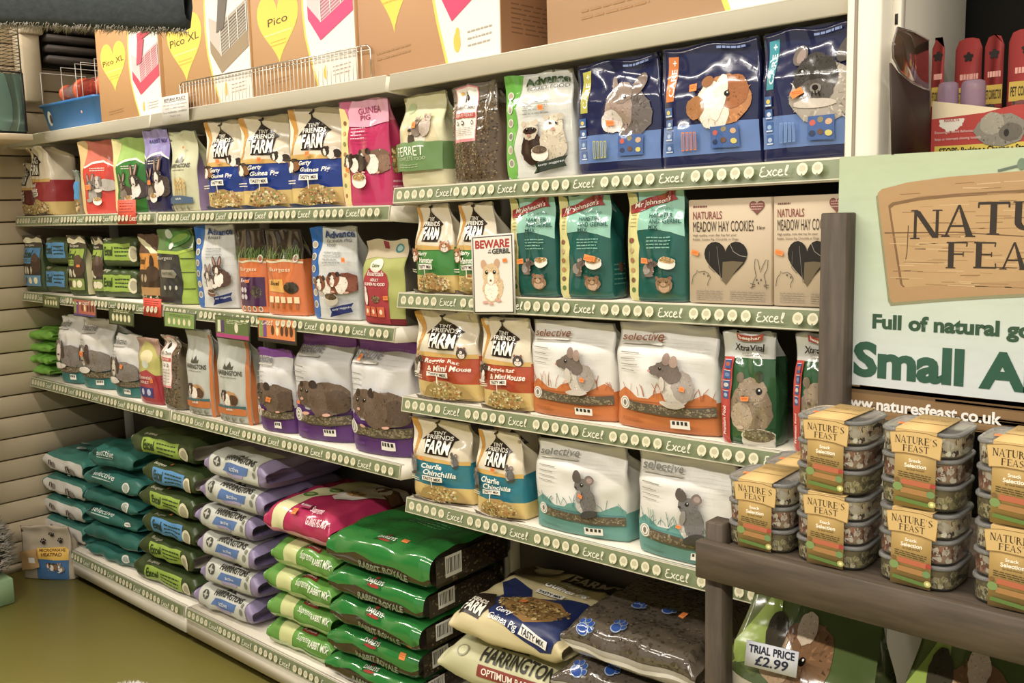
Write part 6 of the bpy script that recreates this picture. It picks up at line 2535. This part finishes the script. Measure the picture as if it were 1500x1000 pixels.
spray(1364, 1382, 56, YC + .05, 'narrow red spray card edge beside the brown panel', False)
spray(1398, 1437, 58, YC + .11, 'carded spray with dark star, left one standing in the red carton')
spray(1441, 1469, 52, YC + .09, 'carded spray with yellow corner, middle one in the red carton')
spray(1476, 1530, 45, YC + .07, 'carded spray at the right picture edge in the red carton')
for a, b, t, lab in ((1372, 1402, 122, 'clear lilac cap in the carton, behind the torn edge on the left'), (1406, 1442, 119, 'clear lilac cap in the carton, right of the smaller cap')):
    Y = YC + .035
    xa, xb = Xat(a, Y, 1.75), Xat(b, Y, 1.75)
    r_ = (xb - xa) / 2
    z1 = Zat(t, xa, Y)
    mb = MB().lathe([(r_, 1.5365), (r_, z1 - .012), (r_ * .92, z1 - .003), (r_ * .7, z1), (0, z1)], 20, (xa + xb) / 2, Y + r_ * .2)
    tag(mb.build('bottle_cap', flat_mat('lilac', '#c9a8c4', .1, trans=.6, ior=1.3) if 'lilac' not in MATS else 'lilac', None, True), lab, 'cap', 'clear caps in the red carton')

# ================================================================== wooden display stand
YS, YFr = 1.655, 1.27
st = empty('wooden_display_stand', (-.40, 1.46, 0), label='dark brown wooden display stand carrying the snack tubs', cat='display stand')


def stp(mb, name, mat='wood'):
    return put(mb.build(name, mat, st), st)


XA, XB = -.768, .02
ZSH = 1.064
stp(MB().box(-.4598 * YS, -.4310 * YS, YS, YS + .04, 0, 1.567, b=.002), 'back_post', 'woodv')
stp(MB().box(XB - .05, XB, YS, YS + .04, 0, 1.567, b=.002), 'back_post', 'woodv')
stp(MB().box(-.6085 * YFr - .002, -.5905 * YFr + .006, YFr + .0195, YFr + .056, 0, ZSH + .030, b=.002), 'front_leg', 'woodv')
stp(MB().box(XB - .032, XB, YFr + .0195, YFr + .056, 0, ZSH + .03, b=.002), 'front_leg', 'woodv')
stp(MB().box(-.6147 * YFr, XB + .01, YFr, YFr + .019, ZSH - .057, ZSH + .003, b=.002), 'front_rail')
stp(MB().box(-.6147 * YFr + .012, -.6147 * YFr + .030, YFr + .058, YS, ZSH - .055, ZSH - .004, b=.001), 'side_rail')
stp(MB().box(XB - .03, XB - .012, YFr + .058, YS, ZSH - .055, ZSH - .004, b=.001), 'side_rail')
yy = YFr + .021
for i in range(4):
    x0_ = -.6147 * YFr + (.045 if i == 0 else .004)
    stp(MB().box(x0_, XB - (.035 if i == 0 else .0), yy, yy + .088, ZSH - .018, ZSH, b=.001), 'shelf_plank')
    yy += .092
yy = YFr + .02
stp(MB().box(-.6147 * YFr, XB + .01, YFr, YFr + .019, .545, .60, b=.002), 'front_rail')
for i in range(4):
    stp(MB().box(-.745 if i == 0 else -.775, XB - .03, yy + .002, yy + .088, .575, .593, b=.001), 'shelf_plank')
    yy += .092
stp(MB().box(-.705, XB - .06, YS + .012, YS + .028, .9, .96), 'back_rail')

# sign board
SB = YS + .0405
sx0, sx1 = -.4402 * SB, .02
sz1 = ZC + .0443 * SB
sz0 = 1.20
sb = empty('display_sign', ((sx0 + sx1) / 2, SB, sz0), label='pale green brand sign with carved wood plaque behind the snack tubs', cat='sign')
put(MB().box(sx0, sx1, SB, SB + .005, sz0, sz1, '#a9bf93').build('board', 'card', sb), sb)
asp = (sx1 - sx0) / (sz1 - sz0)
cv = Canvas(flat_surf((sx0, SB, sz0), (sx1, SB, sz0), (sx0, SB, sz1)), asp, 9, base=.0003, lay=.00006)
SX = lambda p_, q_: (Xat(p_, SB, Zat(q_, -.5, SB)) - sx0) / (sx1 - sx0)


def SP(p_, q_):
    P = onY(p_, q_, SB)
    return ((P[0] - sx0) / (sx1 - sx0), (P[2] - sz0) / (sz1 - sz0))


cv.part('printed_background')
n_ = 26
yb = SP(1240, 562)[1]
c0, c1, c2 = np.array(C('#cfd6d6')), np.array(C('#bccbb0')), np.array(C('#aebd97'))
for i in range(n_):
    t = (i + .5) / n_
    col = c0 * (1 - t / .5) + c1 * t / .5 if t < .5 else c1 * (1 - (t - .5) * 2) + c2 * (t - .5) * 2
    s_k = cv.k
    cv.rect(0, yb + (1 - yb) * i / n_, 1, yb + (1 - yb) * (i + 1) / n_, tuple(col))
    cv.k = s_k
cv.k = 1
cv.part('wood_band')
cv.rect(0, 0, 1, yb, '#8a6a40')
for i in range(26):
    y = rg.uniform(0, yb * .97)
    x = rg.uniform(-.1, .9)
    cv.stroke([(max(0, x), y), (min(1, x + .25), y + rg.uniform(-.004, .004)), (min(1, x + .5), y)], rg.uniform(.004, .012), rg.choice(['#7a5c36', '#98764a', '#6f5330']))
    cv.k -= 1
cv.rect(0, yb - .03, 1, yb, '#6f5432')
cv.k += 2
cv.part('web_address')
a, b = SP(1229, 592), SP(1468, 588)
cv.text('www.naturesfeast.co.uk', a[0], SP(1229, 594)[1], SP(1468, 611)[0], SP(1229, 577)[1], '#efebe2', .03)
cv.part('lettering')
cv.text('Full of natural goodness', SP(1278, 482)[0], SP(1278, 487)[1], SP(1278, 482)[0] + (SP(1486, 470)[0] - SP(1278, 482)[0]) * 1.58, SP(1278, 459)[1], '#2f5238', .042)
cv.text('Small Animals', SP(1250, 547)[0], SP(1245, 550)[1], SP(1244, 547)[0] + (SP(1425, 557)[0] - SP(1244, 547)[0]) * 2.45, SP(1245, 498)[1], '#2c5a44', .042)
cv.part('wood_plaque')
P = [SP(*p) for p in ((1286, 283), (1292, 277), (1330, 267), (1390, 259), (1500, 250))]
Q = [SP(*p) for p in ((1500, 430), (1440, 433), (1380, 437), (1308, 443), (1304, 437), (1296, 370))]
mir = lambda L_: [(2 * SP(1500, 340)[0] + .08 - x, y) for x, y in L_[::-1]]
out = P + mir(P) + mir(Q)[0:0] + [(2 * SP(1500, 340)[0] + .08 - x, y) for x, y in Q[::-1]] + Q
# board shape: upper edge, right side, lower edge, left side
out = P + [(2 * P[-1][0] + .10 - x, y) for x, y in P[::-1]] + [(2 * P[-1][0] + .10 - x, y) for x, y in Q[::-1]] + Q
cv.poly([(x - .004, y - .012) for x, y in out], '#8d8a62')
cv.poly(out, '#b08a58')
cx_, cy_ = np.mean([p[0] for p in out]), np.mean([p[1] for p in out])
cv.poly([(cx_ + (x - cx_) * .93, cy_ + (y - cy_) * .74) for x, y in out], '#7d5c36')
cv.poly([(cx_ + (x - cx_) * .922 + .003, cy_ + (y - cy_) * .715 - .006) for x, y in out], '#b8935e')
kk = cv.k
for i in range(170):
    x = rg.uniform(P[0][0] + .03, min(.97, 2 * P[-1][0] + .05 - P[0][0]))
    y = rg.uniform(Q[0][1] + .02, P[-1][1] - .03)
    if x < SP(1330, 300)[0] and (y > SP(1300, 285)[1] or y < SP(1300, 435)[1]):
        continue
    L_ = rg.uniform(.02, .09)
    cv.k = kk
    cv.stroke([(x, y), (min(.99, x + L_), y + rg.uniform(-.003, .004))], rg.uniform(.0015, .004), rg.choice(['#8d6a40', '#9a7648', '#c9a874', '#a37e4c']))
cv.k = kk + 1
cv.stroke([SP(1296, 341), SP(1400, 340), SP(1500, 346)], .004, '#6f4f2e')
cv.stroke([SP(1331, 330), SP(1329, 370), SP(1327, 380)], .003, '#5a4026')


# carved serif capitals drawn stroke by stroke
def serif(cv_, ch, x0, y0, x1, y1, col):
    W_, H_ = x1 - x0, y1 - y0
    K = lambda x, y: (x0 + x * W_, y0 + y * H_)
    T_, t_ = .20, .075
    def bar(xa, ya, xb, yb_, wa, wb=None):
        wb = wa if wb is None else wb
        cv_.poly([K(xa - wa / 2, ya), K(xa + wa / 2, ya), K(xb + wb / 2, yb_), K(xb - wb / 2, yb_)], col)
    def hb(xa, xb, y, th):
        cv_.poly([K(xa, y - th / 2), K(xb, y - th / 2), K(xb, y + th / 2), K(xa, y + th / 2)], col)
    def sf(x, y, w_=.34):
        cv_.poly([K(x - w_ / 2, y - .022), K(x + w_ / 2, y - .022), K(x + w_ / 2 - .03, y + .022), K(x - w_ / 2 + .03, y + .022)], col)
    if ch == 'N':
        bar(.16, 0, .16, 1, t_ + .02); bar(.86, .05, .86, 1, t_ + .02); bar(.82, .02, .2, .98, T_); sf(.16, 0); sf(.86, 1); sf(.13, 1, .26)
    elif ch == 'A':
        bar(.1, 0, .5, 1, t_, t_); bar(.84, 0, .5, 1, T_ + .02, t_); hb(.26, .70, .33, .06); sf(.1, 0, .3); sf(.86, 0, .34)
    elif ch == 'T':
        bar(.5, 0, .5, .97, T_); hb(.04, .96, .96, .08); bar(.05, .82, .05, .98, .05); bar(.95, .82, .95, .98, .05); sf(.5, 0, .4)
    elif ch == 'U':
        bar(.18, .3, .18, 1, T_); bar(.84, .3, .84, 1, t_)
        pts = [(.18 + .33 * (1 - math.cos(a_)), .3 - .27 * math.sin(a_)) for a_ in np.linspace(0, math.pi, 12)]
        cv_.poly([K(x - .10 + .06 * i / 11, y) for i, (x, y) in enumerate(pts)] + [K(x + (.10 - .06 * i / 11), y + .08) for i, (x, y) in list(enumerate(pts))[::-1]], col)
        sf(.18, 1); sf(.84, 1, .28)
    elif ch in 'RP':
        bar(.2, 0, .2, 1, T_); sf(.2, 0)
        pts = [(.2 + .5 * math.sin(a_), .74 + .24 * math.cos(a_)) for a_ in np.linspace(0, math.pi, 12)]
        cv_.poly([K(x, y) for x, y in pts] + [K(.2 + (x - .2) * .68, .74 + (y - .74) * .72) for x, y in pts[::-1]], col)
        bar(.92, 0, .5, .52, T_, T_ * .8); hb(.04, .25, .98, .045)
    elif ch in 'EF':
        bar(.25, 0, .25, 1, T_ + .03); hb(.06, .88, .97, .06); hb(.3, .74, .53, .055); bar(.86, .82, .88, .98, .05); bar(.74, .44, .74, .62, .04)
        if ch == 'E':
            hb(.06, .92, .03, .06); bar(.92, .02, .90, .2, .05)
        else:
            sf(.25, 0, .42)
    elif ch == 'S':
        pts = [(.8, .85), (.62, .96), (.42, .97), (.24, .86), (.24, .70), (.42, .56), (.62, .46), (.78, .32), (.74, .14), (.54, .03), (.32, .04), (.14, .16)]
        wd = [.04, .06, .09, .14, .18, .2, .2, .18, .14, .09, .06, .04]
        for i in range(len(pts) - 1):
            (xa, ya), (xb, yb_) = pts[i], pts[i + 1]
            cv_.poly([K(xa - wd[i] / 2, ya - .03), K(xb - wd[i + 1] / 2, yb_ - .03), K(xb + wd[i + 1] / 2, yb_ + .03), K(xa + wd[i] / 2, ya + .03)], col)
    elif ch == "'":
        bar(.45, .66, .55, 1, .12, .24)


def serif_word(cv_, word, x0, y0, x1, y1, col, widths=None, gap=.06):
    ws = [.35 if c == "'" else 1.0 for c in word]
    tot = sum(ws) + gap * (len(word) - 1)
    x = x0
    for c, w_ in zip(word, ws):
        k_ = cv_.k
        serif(cv_, c, x, y0, x + (x1 - x0) * w_ / tot, y1, col)
        cv_.k = k_
        x += (x1 - x0) * (w_ + gap) / tot
    cv_.k += 1


cv.k = kk + 3
cv.part('carved_letters')
cv.step = 1.0
lw = SP(1382, 330)[0] - SP(1334, 330)[0]
xs = SP(1334, 330)[0]
for i, chh in enumerate("NATURE'S"):
    k_ = cv.k
    x = xs + lw * (i if i < 7 else 6.45) * .985
    ytop, ybot = SP(1360, 308 - (4 if i in (1, 2) else 0))[1], SP(1360, 349)[1]
    serif(cv, chh, x, ybot + .008 * min(i, 7 - i), x + lw * (.95 if chh != "'" else .35), ytop + .008 * min(i, 7 - i), '#33291f')
    cv.k = k_
xs2 = SP(1384, 380)[0]
lw2 = SP(1422, 380)[0] - SP(1384, 380)[0]
for i, chh in enumerate("FEAST"):
    k_ = cv.k
    x = xs2 + lw2 * i * 1.06
    serif(cv, chh, x, SP(1400, 392)[1], x + lw2 * .97, SP(1400, 354)[1], '#33291f')
    cv.k = k_
cv.k += 3
cv.part('bracket_print')
cv.step = .05
cv.stroke([SP(1462, 250), SP(1490, 243), SP(1505, 238)], .008, '#5f7060')
cv.ell(SP(1497, 240)[0], SP(1497, 240)[1], .014, .02, '#6b8068')
for q in cv.build(sb, 'satin'):
    put(q, sb)

# ------------------------------------------------------------------ snack tubs: three clear tubs held by a card sleeve
PW, PD, TH = .054, .050, .0358


def ring_surf(w_, d_, z0, z1, n_=32):
    us = np.linspace(0, 1, n_ + 1)
    P_ = np.zeros((2, n_ + 1, 3))
    for i, u in enumerate(us):
        a_ = -math.pi * .5 + 2 * math.pi * u - math.pi
        c_, s_ = math.cos(a_), math.sin(a_)
        P_[:, i, 0] = w_ * math.copysign(abs(c_) ** .45, c_)
        P_[:, i, 1] = d_ * math.copysign(abs(s_) ** .45, s_)
    P_[0, :, 2], P_[1, :, 2] = z0, z1
    return Surf(us, np.array([0, 1.]), P_)


def make_pack():
    root = empty('snack_tub_pack', (0, 0, 0))
    for k in range(3):
        z0 = k * TH
        tub = MB().lathe([(.90, z0 + .0005), (.935, z0 + .003), (.965, z0 + TH - .006), (.985, z0 + TH - .0055)], 28, sx=PW, sy=PD, pw=.45)
        t_ = tub.build('tub', 'clear', root, True)
        lid = MB().lathe([(.985, z0 + TH - .0058), (1.0, z0 + TH - .005), (1.0, z0 + TH - .002), (.97, z0 + TH - .0006), (.90, z0 + TH - .0006), (.88, z0 + TH - .0016)], 28, sx=PW, sy=PD, pw=.45)
        lid.build('lid', 'clearlid', t_, True)
        fill = MB().lathe([(.86, z0 + .003), (.90, z0 + .006), (.925, z0 + TH - .0072), (.85, z0 + TH - .0065)], 28, ['#7a6238', '#b08560', '#d2bf98'][k] and 0, 0, ['#8a7c4c', '#b99478', '#e0d2b0'][k], PW, PD, .45)
        f_ = fill.build('contents', 'paper', t_, True)
        cv_ = Canvas(ring_surf(PW * .925, PD * .925, z0 + .004, z0 + TH - .0075), 12.0, 40 + k, base=.0004, lay=.0003, step=9)
        cv_.part('contents_pieces')
        cols = [['#a09a55', '#5a5a30', '#c9bc80', '#7a6c40', '#dcd3a8'], ['#96543c', '#f3eadb', '#7a4634', '#fbf6ec', '#c07a58'], ['#fbf3dd', '#ecd9ae', '#4a3830', '#fdf7ea', '#dcc096']][k]
        cv_.bits(.5, .5, 5.9, .42, cols, 200, .30, True)
        for q in cv_.build(t_, 'satin'):
            q['kind'] = 'stuff'
    H_ = 3 * TH
    # sleeve: front, over the top, down the back
    yf = -PD - .002
    sw = .027
    mb_ = MB()
    mb_.box(-sw, sw, yf - .0008, yf, .002, H_ + .001, '#b08f4a')
    mb_.box(-sw, sw, yf - .0008, PD + .002, H_ + .0005, H_ + .0015, '#c9a660')
    mb_.box(-sw, sw, PD + .0012, PD + .002, .002, H_ + .001, '#b08f4a')
    mb_.build('card_sleeve', 'card', root)
    cv_ = Canvas(flat_surf((-.034, yf - .0008, 0), (.034, yf - .0008, 0), (-.034, yf - .0008, H_)), .068 / H_, 3, base=.0004, lay=.00006)
    cv_.part('plaque')
    cv_.poly([(-.02, .96), (.3, .99), (.7, .99), (1.02, .95), (.98, .66), (.7, .69), (.3, .70), (.04, .69)], '#8a6a34')
    cv_.poly([(-.005, .95), (.3, .98), (.7, .98), (1.005, .94), (.965, .675), (.7, .705), (.3, .715), (.05, .70)], '#cdaa66')
    serif_word(cv_, "NATURE'S", .10, .835, .92, .925, '#3c2c1a', gap=.04)
    serif_word(cv_, 'FEAST', .25, .735, .76, .815, '#3c2c1a', gap=.04)
    cv_.part('sleeve_print')
    cv_.text('Snack', .38, .60, .62, .645, '#efe6cf', .03)
    cv_.text('Selection', .30, .53, .72, .585, '#efe6cf', .03)
    cv_.text('for Small Animals', .34, .495, .68, .52, '#4a3c20')
    cv_.lines(.18, .40, .82, .48, 3, '#4f4122', .4, -.04)
    cv_.poly([(.26, .38), (.82, .36), (.80, .29), (.24, .31)], '#b5603a')
    cv_.poly([(.24, .27), (.80, .25), (.78, .18), (.24, .20)], '#a5763a')
    cv_.poly([(.15, .14), (.86, .10), (.86, .05), (.14, .09)], '#5c7a2c')
    for x, y, r__, c in ((.18, .27, .06, '#76904c'), (.16, .36, .03, '#7a5a2c'), (.82, .22, .05, '#6a8a50'), (.86, .33, .035, '#a83a2c'), (.85, .10, .045, '#b8b058'), (.85, .10, .02, '#efe6a0')):
        cv_.ell(x, y, r__, r__ * .9, c)
    cv_.build(root, 'card')
    ct = Canvas(flat_surf((-sw, -PD * .6, H_ + .0015), (sw, -PD * .6, H_ + .0015), (-sw, PD * .9, H_ + .0015)), .7, 2, base=.0004, lay=.0001)
    ct.part('sleeve_top_print')
    ct.text("NATURE'S FEAST", .1, .6, .9, .8, '#a5823c')
    ct.rect(.0, .3, 1, .33, '#a5823c')
    ct.build(root, 'card')
    stx = Canvas(flat_surf((-PW * .8, -PD * .5, H_ - .0004), (PW * .8, -PD * .5, H_ - .0004), (-PW * .8, PD * .6, H_ - .0004)), 1.5, 3, base=.0006)
    stx.sticker(.16, .2, .26, .2, .1)
    stx.build(root, 'paper')
    return root


pack0 = make_pack()
LAB = {}
spots = []
names = ['left', 'second', 'third', 'right']
xs_ = [-.693, -.580, -.456, -.332]
for j in range(4):
    for r_ in range(3 if j == 0 else 1):
        for lv in range(1 if j == 0 else 2):
            y = YFr + .075 + .112 * r_
            spots.append((xs_[j] + (.004 * r_ if j == 0 else 0), y, ZSH + .001 + lv * (3 * TH + .003), j, r_, lv))
DESC = {0: ['snack tub pack alone at the left end of the wooden shelf', 'snack tub pack right behind the leftmost front pack', 'snack tub pack at the back of the leftmost row']}
for n_i, (x, y, z, j, r_, lv) in enumerate(spots):
    if j == 0:
        lab = DESC[0][r_]
    else:
        lab = ('upper' if lv else 'lower') + ' snack tub pack in the ' + ['', 'second', 'third', 'fourth'][j] + ' stack from the left' 
    if n_i == 0:
        o = pack0
    else:
        o = pack0.copy()
        COL.objects.link(o)
        for ch in pack0.children:
            c = ch.copy()
            c.parent = o
            COL.objects.link(c)
            for gg in ch.children:
                c2_ = gg.copy()
                c2_.parent = c
                COL.objects.link(c2_)
    o.location = (x, y, z)
    o.rotation_euler = (0, 0, [0.05, .03, -.02, 0.02][j] * (1 if lv == 0 else -.6))
    tag(o, lab, 'snack tubs', 'snack tub packs on the wooden shelf')


# ------------------------------------------------------------------ bags under the display shelf
def d_trial(lab):
    def f(cv):
        cv.part('colour_band')
        cv.poly([(0, .35), (.0, .72), (.2, .66), (.35, .74), (.4, 1), (1, 1), (1, .5), (.8, .42), (.6, .3)], '#4a5a2a')
        cv.poly([(.0, .75), (.22, 1), (.28, .85), (.24, .72), (.05, .68)], '#8fa83c')
        cv.poly([(.55, .38), (.7, .56), (.95, .64), (1, .45), (.8, .3)], '#a9b05a')
        cv.poly([(0, .2), (.02, .66), (.3, .62), (.5, .4), (.4, .2)], '#b3ad96')
        cv.rect(0, 0, 1, .33, '#8a5a34')
        cv.part('picture')
        A = An(cv, .45, .78, .16)
        A.fur(.3, -.1, .9, .75, '#7d5a3a', 0, 70)
        A.fur(-.4, -.3, .5, .5, '#a58a6a', 0, 40)
        A.fur(.2, .5, .3, .35, '#c9b49a', .3, 20)
        A.fur(-.7, .2, .3, .5, '#3f3a2c', .4, 20)
        A.eye(-.3, -.1, .09)
        A.eye(.35, -.15, .09)
        for i in range(14):
            x = cv.rg.uniform(.05, .5)
            cv.stroke([(x, .45), (x + .05, .52), (x + .12, .55)], .012, cv.rg.choice(['#4a6a2c', '#6f7a3a', '#8d8a5c']))
    return f


def clearbag(px0, px1, ptop, lab, seed, g):
    Y = YFr + .06
    zb_ = .594
    x0_, x1_ = Xat(px0, Y, .75), Xat(px1, Y, .75)
    zt_ = Zat(ptop, (x0_ + x1_) / 2, Y + .05)
    return build_bag(BAG, lab, g, ((x0_ + x1_) / 2, Y + .075, zb_), .06, x1_ - x0_, zt_ - zb_, .15, seed, [(0, .4, '#8a5a34'), (.4, 1, '#5c6a34')], 'gloss', design=d_trial(lab),
                     shoulder=.62, seal=.95, topw=.8, wr=.008, top_back=.2)


b1 = clearbag(1048, 1270, 880, 'green hay bag with handwritten trial price label under the wooden shelf', 31, 'green hay bags under the wooden shelf')
b2 = clearbag(1292, 1520, 935, 'green hay bag without a label under the wooden shelf', 47, 'green hay bags under the wooden shelf')


def d_price(cv):
    cv.part('handwriting')
    cv.text('TRIAL PRICE', .06, .56, .94, .88, '#23263a', .025, 0, .06)
    cv.text('£2.99', .20, .10, .84, .50, '#23263a', .02, .1, .06)


p = [onY(1092, 972, YFr + .052), onY(1168, 974, YFr + .052), onY(1092, 938, YFr + .052)]
sign_card('price_label', 'white handwritten trial price label on the green hay bag', 'label', ((p[0][0], p[0][2]), (p[1][0], p[0][2] + .006), (p[0][0], p[2][2])), YFr + .048, YFr + .056, d_price, 'paper', back='#d3d6e0')

# ================================================================== left foreground and floor
def fluff(name, pts, mat, parent, L_=.03, w_=.004, n_=400, seed=1, dirf=None):
    """loose pile of hair on a set of points"""
    r_ = np.random.RandomState(seed)
    V, T = [], []
    for i in range(n_):
        p_, d_ = pts(r_)
        p_, d_ = np.array(p_, float), np.array(d_, float)
        d_ = d_ / np.linalg.norm(d_) + r_.normal(0, .35, 3)
        d_ /= np.linalg.norm(d_)
        a_ = np.cross(d_, r_.normal(0, 1, 3))
        a_ /= np.linalg.norm(a_)
        b_ = np.cross(d_, a_)
        l_ = L_ * r_.uniform(.6, 1.3)
        k = len(V)
        V += [p_ + a_ * w_, p_ - a_ * .5 * w_ + b_ * .87 * w_, p_ - a_ * .5 * w_ - b_ * .87 * w_, p_ + d_ * l_]
        T += [(k, k + 1, k + 3), (k + 1, k + 2, k + 3), (k + 2, k, k + 3)]
    o_ = mesh_obj(name, V, np.array(T), mat, parent)
    o_['kind'] = 'stuff'
    return o_


# cat tree whose dark padded bed reaches into the top left corner
D0 = 1.75
A0 = ray(272, 44) * D0 + np.array([0, 0, ZC])
ex = -np.array([RI[0], RI[1], 0])
ex /= np.linalg.norm(ex)
ey = np.array([FW[0], FW[1], 0])
ey /= np.linalg.norm(ey)
Bz = A0[2]
post = A0 + ex * .72 + ey * .02
ct = empty('cat_tree', (post[0], post[1], 0), label='tall cat tree with dark grey fur trimmed bed in the top left corner', cat='cat tree')


def ctl(p_):
    return tuple(np.array(p_, float) - np.array([post[0], post[1], 0]))


V, T = [], []
prof = [(.0, .0), (-.012, .012), (-.015, .06), (-.005, .13), (.01, .14), (.03, .14), (.045, .13), (.05, .05), (.03, .0)]
stations = [(-.002, .55), (.0, .8), (.012, .95), (.05, 1), (.3, 1), (.6, 1), (.95, 1), (1.0, .95), (1.02, .8)]
for t_, sc_ in stations:
    for (u_, v_) in prof:
        q = A0 + ex * (t_ - .0) + ey * (.02 + (u_ - .02) * (.5 + .5 * sc_)) + np.array([0, 0, 1]) * (v_ * sc_ + (.045 * (1 - sc_)) + t_ * .06)
        V.append(ctl(q))
np_ = len(prof)
for i in range(len(stations) - 1):
    for j in range(np_):
        T.append((i * np_ + j, i * np_ + (j + 1) % np_, (i + 1) * np_ + (j + 1) % np_, (i + 1) * np_ + j))
T += [tuple(range(np_)), tuple(range((len(stations) - 1) * np_, len(stations) * np_))[::-1]]
o = mesh_obj('padded_bed', V, T, 'fabric', ct, None, True)


def edge_pts(r_):
    t_ = r_.uniform(.0, .75)
    q = A0 + ex * t_ + ey * r_.uniform(-.010, .03) + np.array([0, 0, 1]) * (t_ * .06 + r_.uniform(-.002, .004))
    return ctl(q), (ex * .15 - ey * .6 + np.array([0, 0, -.9]))


fluff('fur_trim', edge_pts, 'furgrey', ct, .013, .0008, 1700, 3)
mb = MB().tube([(0, 0, .04), (0, 0, 1.0), (0, 0, Bz + .03)], .045, 16)
mb.build('post', 'furgrey', ct, True)
MB().box(-.22, .22, -.22, .22, 0, .04, b=.008).build('base', 'fabric', ct)

# striped plume and grey fluff on a green box by the wall
gb = MB().box(-4.50, -4.18, 1.20, 1.455, .0, .11, b=.004).build('storage_box', 'boardgreen')
tag(gb, 'pale green box on the floor at the left picture edge', 'box')
fc = empty('fluffy_cushion', (-4.33, 1.34, .1105), label='grey fluffy cushion on the green box at the left edge', cat='cushion')
MB().lathe([(.02, 0), (.12, .01), (.15, .08), (.13, .19), (.07, .26), (.0, .28)], 18).build('cushion', 'furdark', fc, True)


def cush(r_):
    a_, t_ = r_.uniform(0, 6.28), r_.uniform(0, 1)
    z_ = .03 + .24 * t_
    rr = .15 * math.sqrt(max(.02, 1 - (max(0, t_ - .25) / .8) ** 2))
    return (rr * math.cos(a_), rr * math.sin(a_), z_), (math.cos(a_), math.sin(a_), .3)


fluff('pile', cush, 'furgrey', fc, .035, .004, 1500, 5)
pl = empty('striped_plume', (-4.38, 1.405, .395), label='black and white striped plume rising at the left edge', cat='toy')
MB().tube([(0, 0, 0), (0, 0, .05), (.0, 0, .42)], .008, 8).build('stem', 'furblack', pl, True)


def plume(r_):
    a_, t_ = r_.uniform(0, 6.28), r_.uniform(.0, 1)
    rr = .05 * math.sin(.3 + 2.3 * t_)
    return (rr * math.cos(a_), rr * math.sin(a_), .06 + .36 * t_), (math.cos(a_), math.sin(a_), .9)


fluff('white_feathers', plume, 'furwhite', pl, .05, .004, 700, 8)
fluff('black_feathers', plume, 'furblack', pl, .05, .004, 700, 9)

# heat pad bag leaning at the wall
hx0, hx1 = Xat(14, 1.60, .1), Xat(71, 1.60, .1)


def d_heat(cv):
    cv.part('label')
    cv.poly([(.30, .02), (.92, .0), (.98, .55), (.90, .62), (.34, .60)], '#3a6a9c')
    cv.poly([(.34, .40), (.96, .38), (.97, .56), (.90, .62), (.34, .60)], '#dfb23c')
    cv.text('MICROWAVE', .40, .54, .90, .59, '#6a3a1c', .02)
    cv.text('HEATPAD', .44, .46, .84, .52, '#6a3a1c', .02)
    a_guinea(cv, .62, .28, .10, '#5a4632', '#e9dfce', '#8b6a4c')
    a_rabbit(cv, .80, .25, .08, '#8a7a6a', '#efe6da')
    cv.part('paw_prints')
    for x, y in ((.66, .86), (.82, .74), (.50, .72)):
        cv.part('paw_print', True)
        cv.paw(x, y, .06, '#2c2420', .3)
    cv.part('card_tag')
    cv.poly([(.02, .18), (.40, .26), (.38, .58), (.0, .52)], '#b8905a')
    cv.rect(.20, .34, .32, .44, '#e3dfd4')


build_bag('heat_pad_bag', 'clear bag with paw prints and yellow heat pad label by the wall', None, (-4.36, 1.685, .0), math.radians(34), .235, .245, .08, 77, [(0, 1, '#a89a84')], 'gloss', design=d_heat, shoulder=.5, wr=.006)

# white fleece bed, only its rim shows at the bottom edge
fb = empty('fleece_pet_bed', (-2.93, 1.31, 0), label='white fleece pet bed on the floor, rim just showing at the bottom edge', cat='pet bed')
mb = MB()
V, T = [], []
R_, r2 = .07, .035
for i in range(28):
    for j in range(10):
        a_, b_ = 2 * math.pi * i / 28, 2 * math.pi * j / 10
        V.append(((R_ + r2 * math.cos(b_)) * math.cos(a_), (R_ + r2 * math.cos(b_)) * math.sin(a_), r2 + r2 * math.sin(b_)))
        T.append((i * 10 + j, ((i + 1) % 28) * 10 + j, ((i + 1) % 28) * 10 + (j + 1) % 10, i * 10 + (j + 1) % 10))
mb.add(V, T).build('rim', 'furwhite', fb, True)
MB().lathe([(.07, .0), (.07, .02), (0, .03)], 20).build('base_pad', 'furwhite', fb, True)


def rim(r_):
    a_, b_ = r_.uniform(0, 6.28), r_.uniform(0, 6.28)
    n__ = (math.cos(b_) * math.cos(a_), math.cos(b_) * math.sin(a_), math.sin(b_))
    return ((R_ + r2 * math.cos(b_)) * math.cos(a_), (R_ + r2 * math.cos(b_)) * math.sin(a_), r2 + r2 * math.sin(b_) * .95 + .0), n__ if n__[2] > -.5 else (n__[0], n__[1], 0)


fluff('fleece', rim, 'furwhite', fb, .012, .002, 2500, 11)
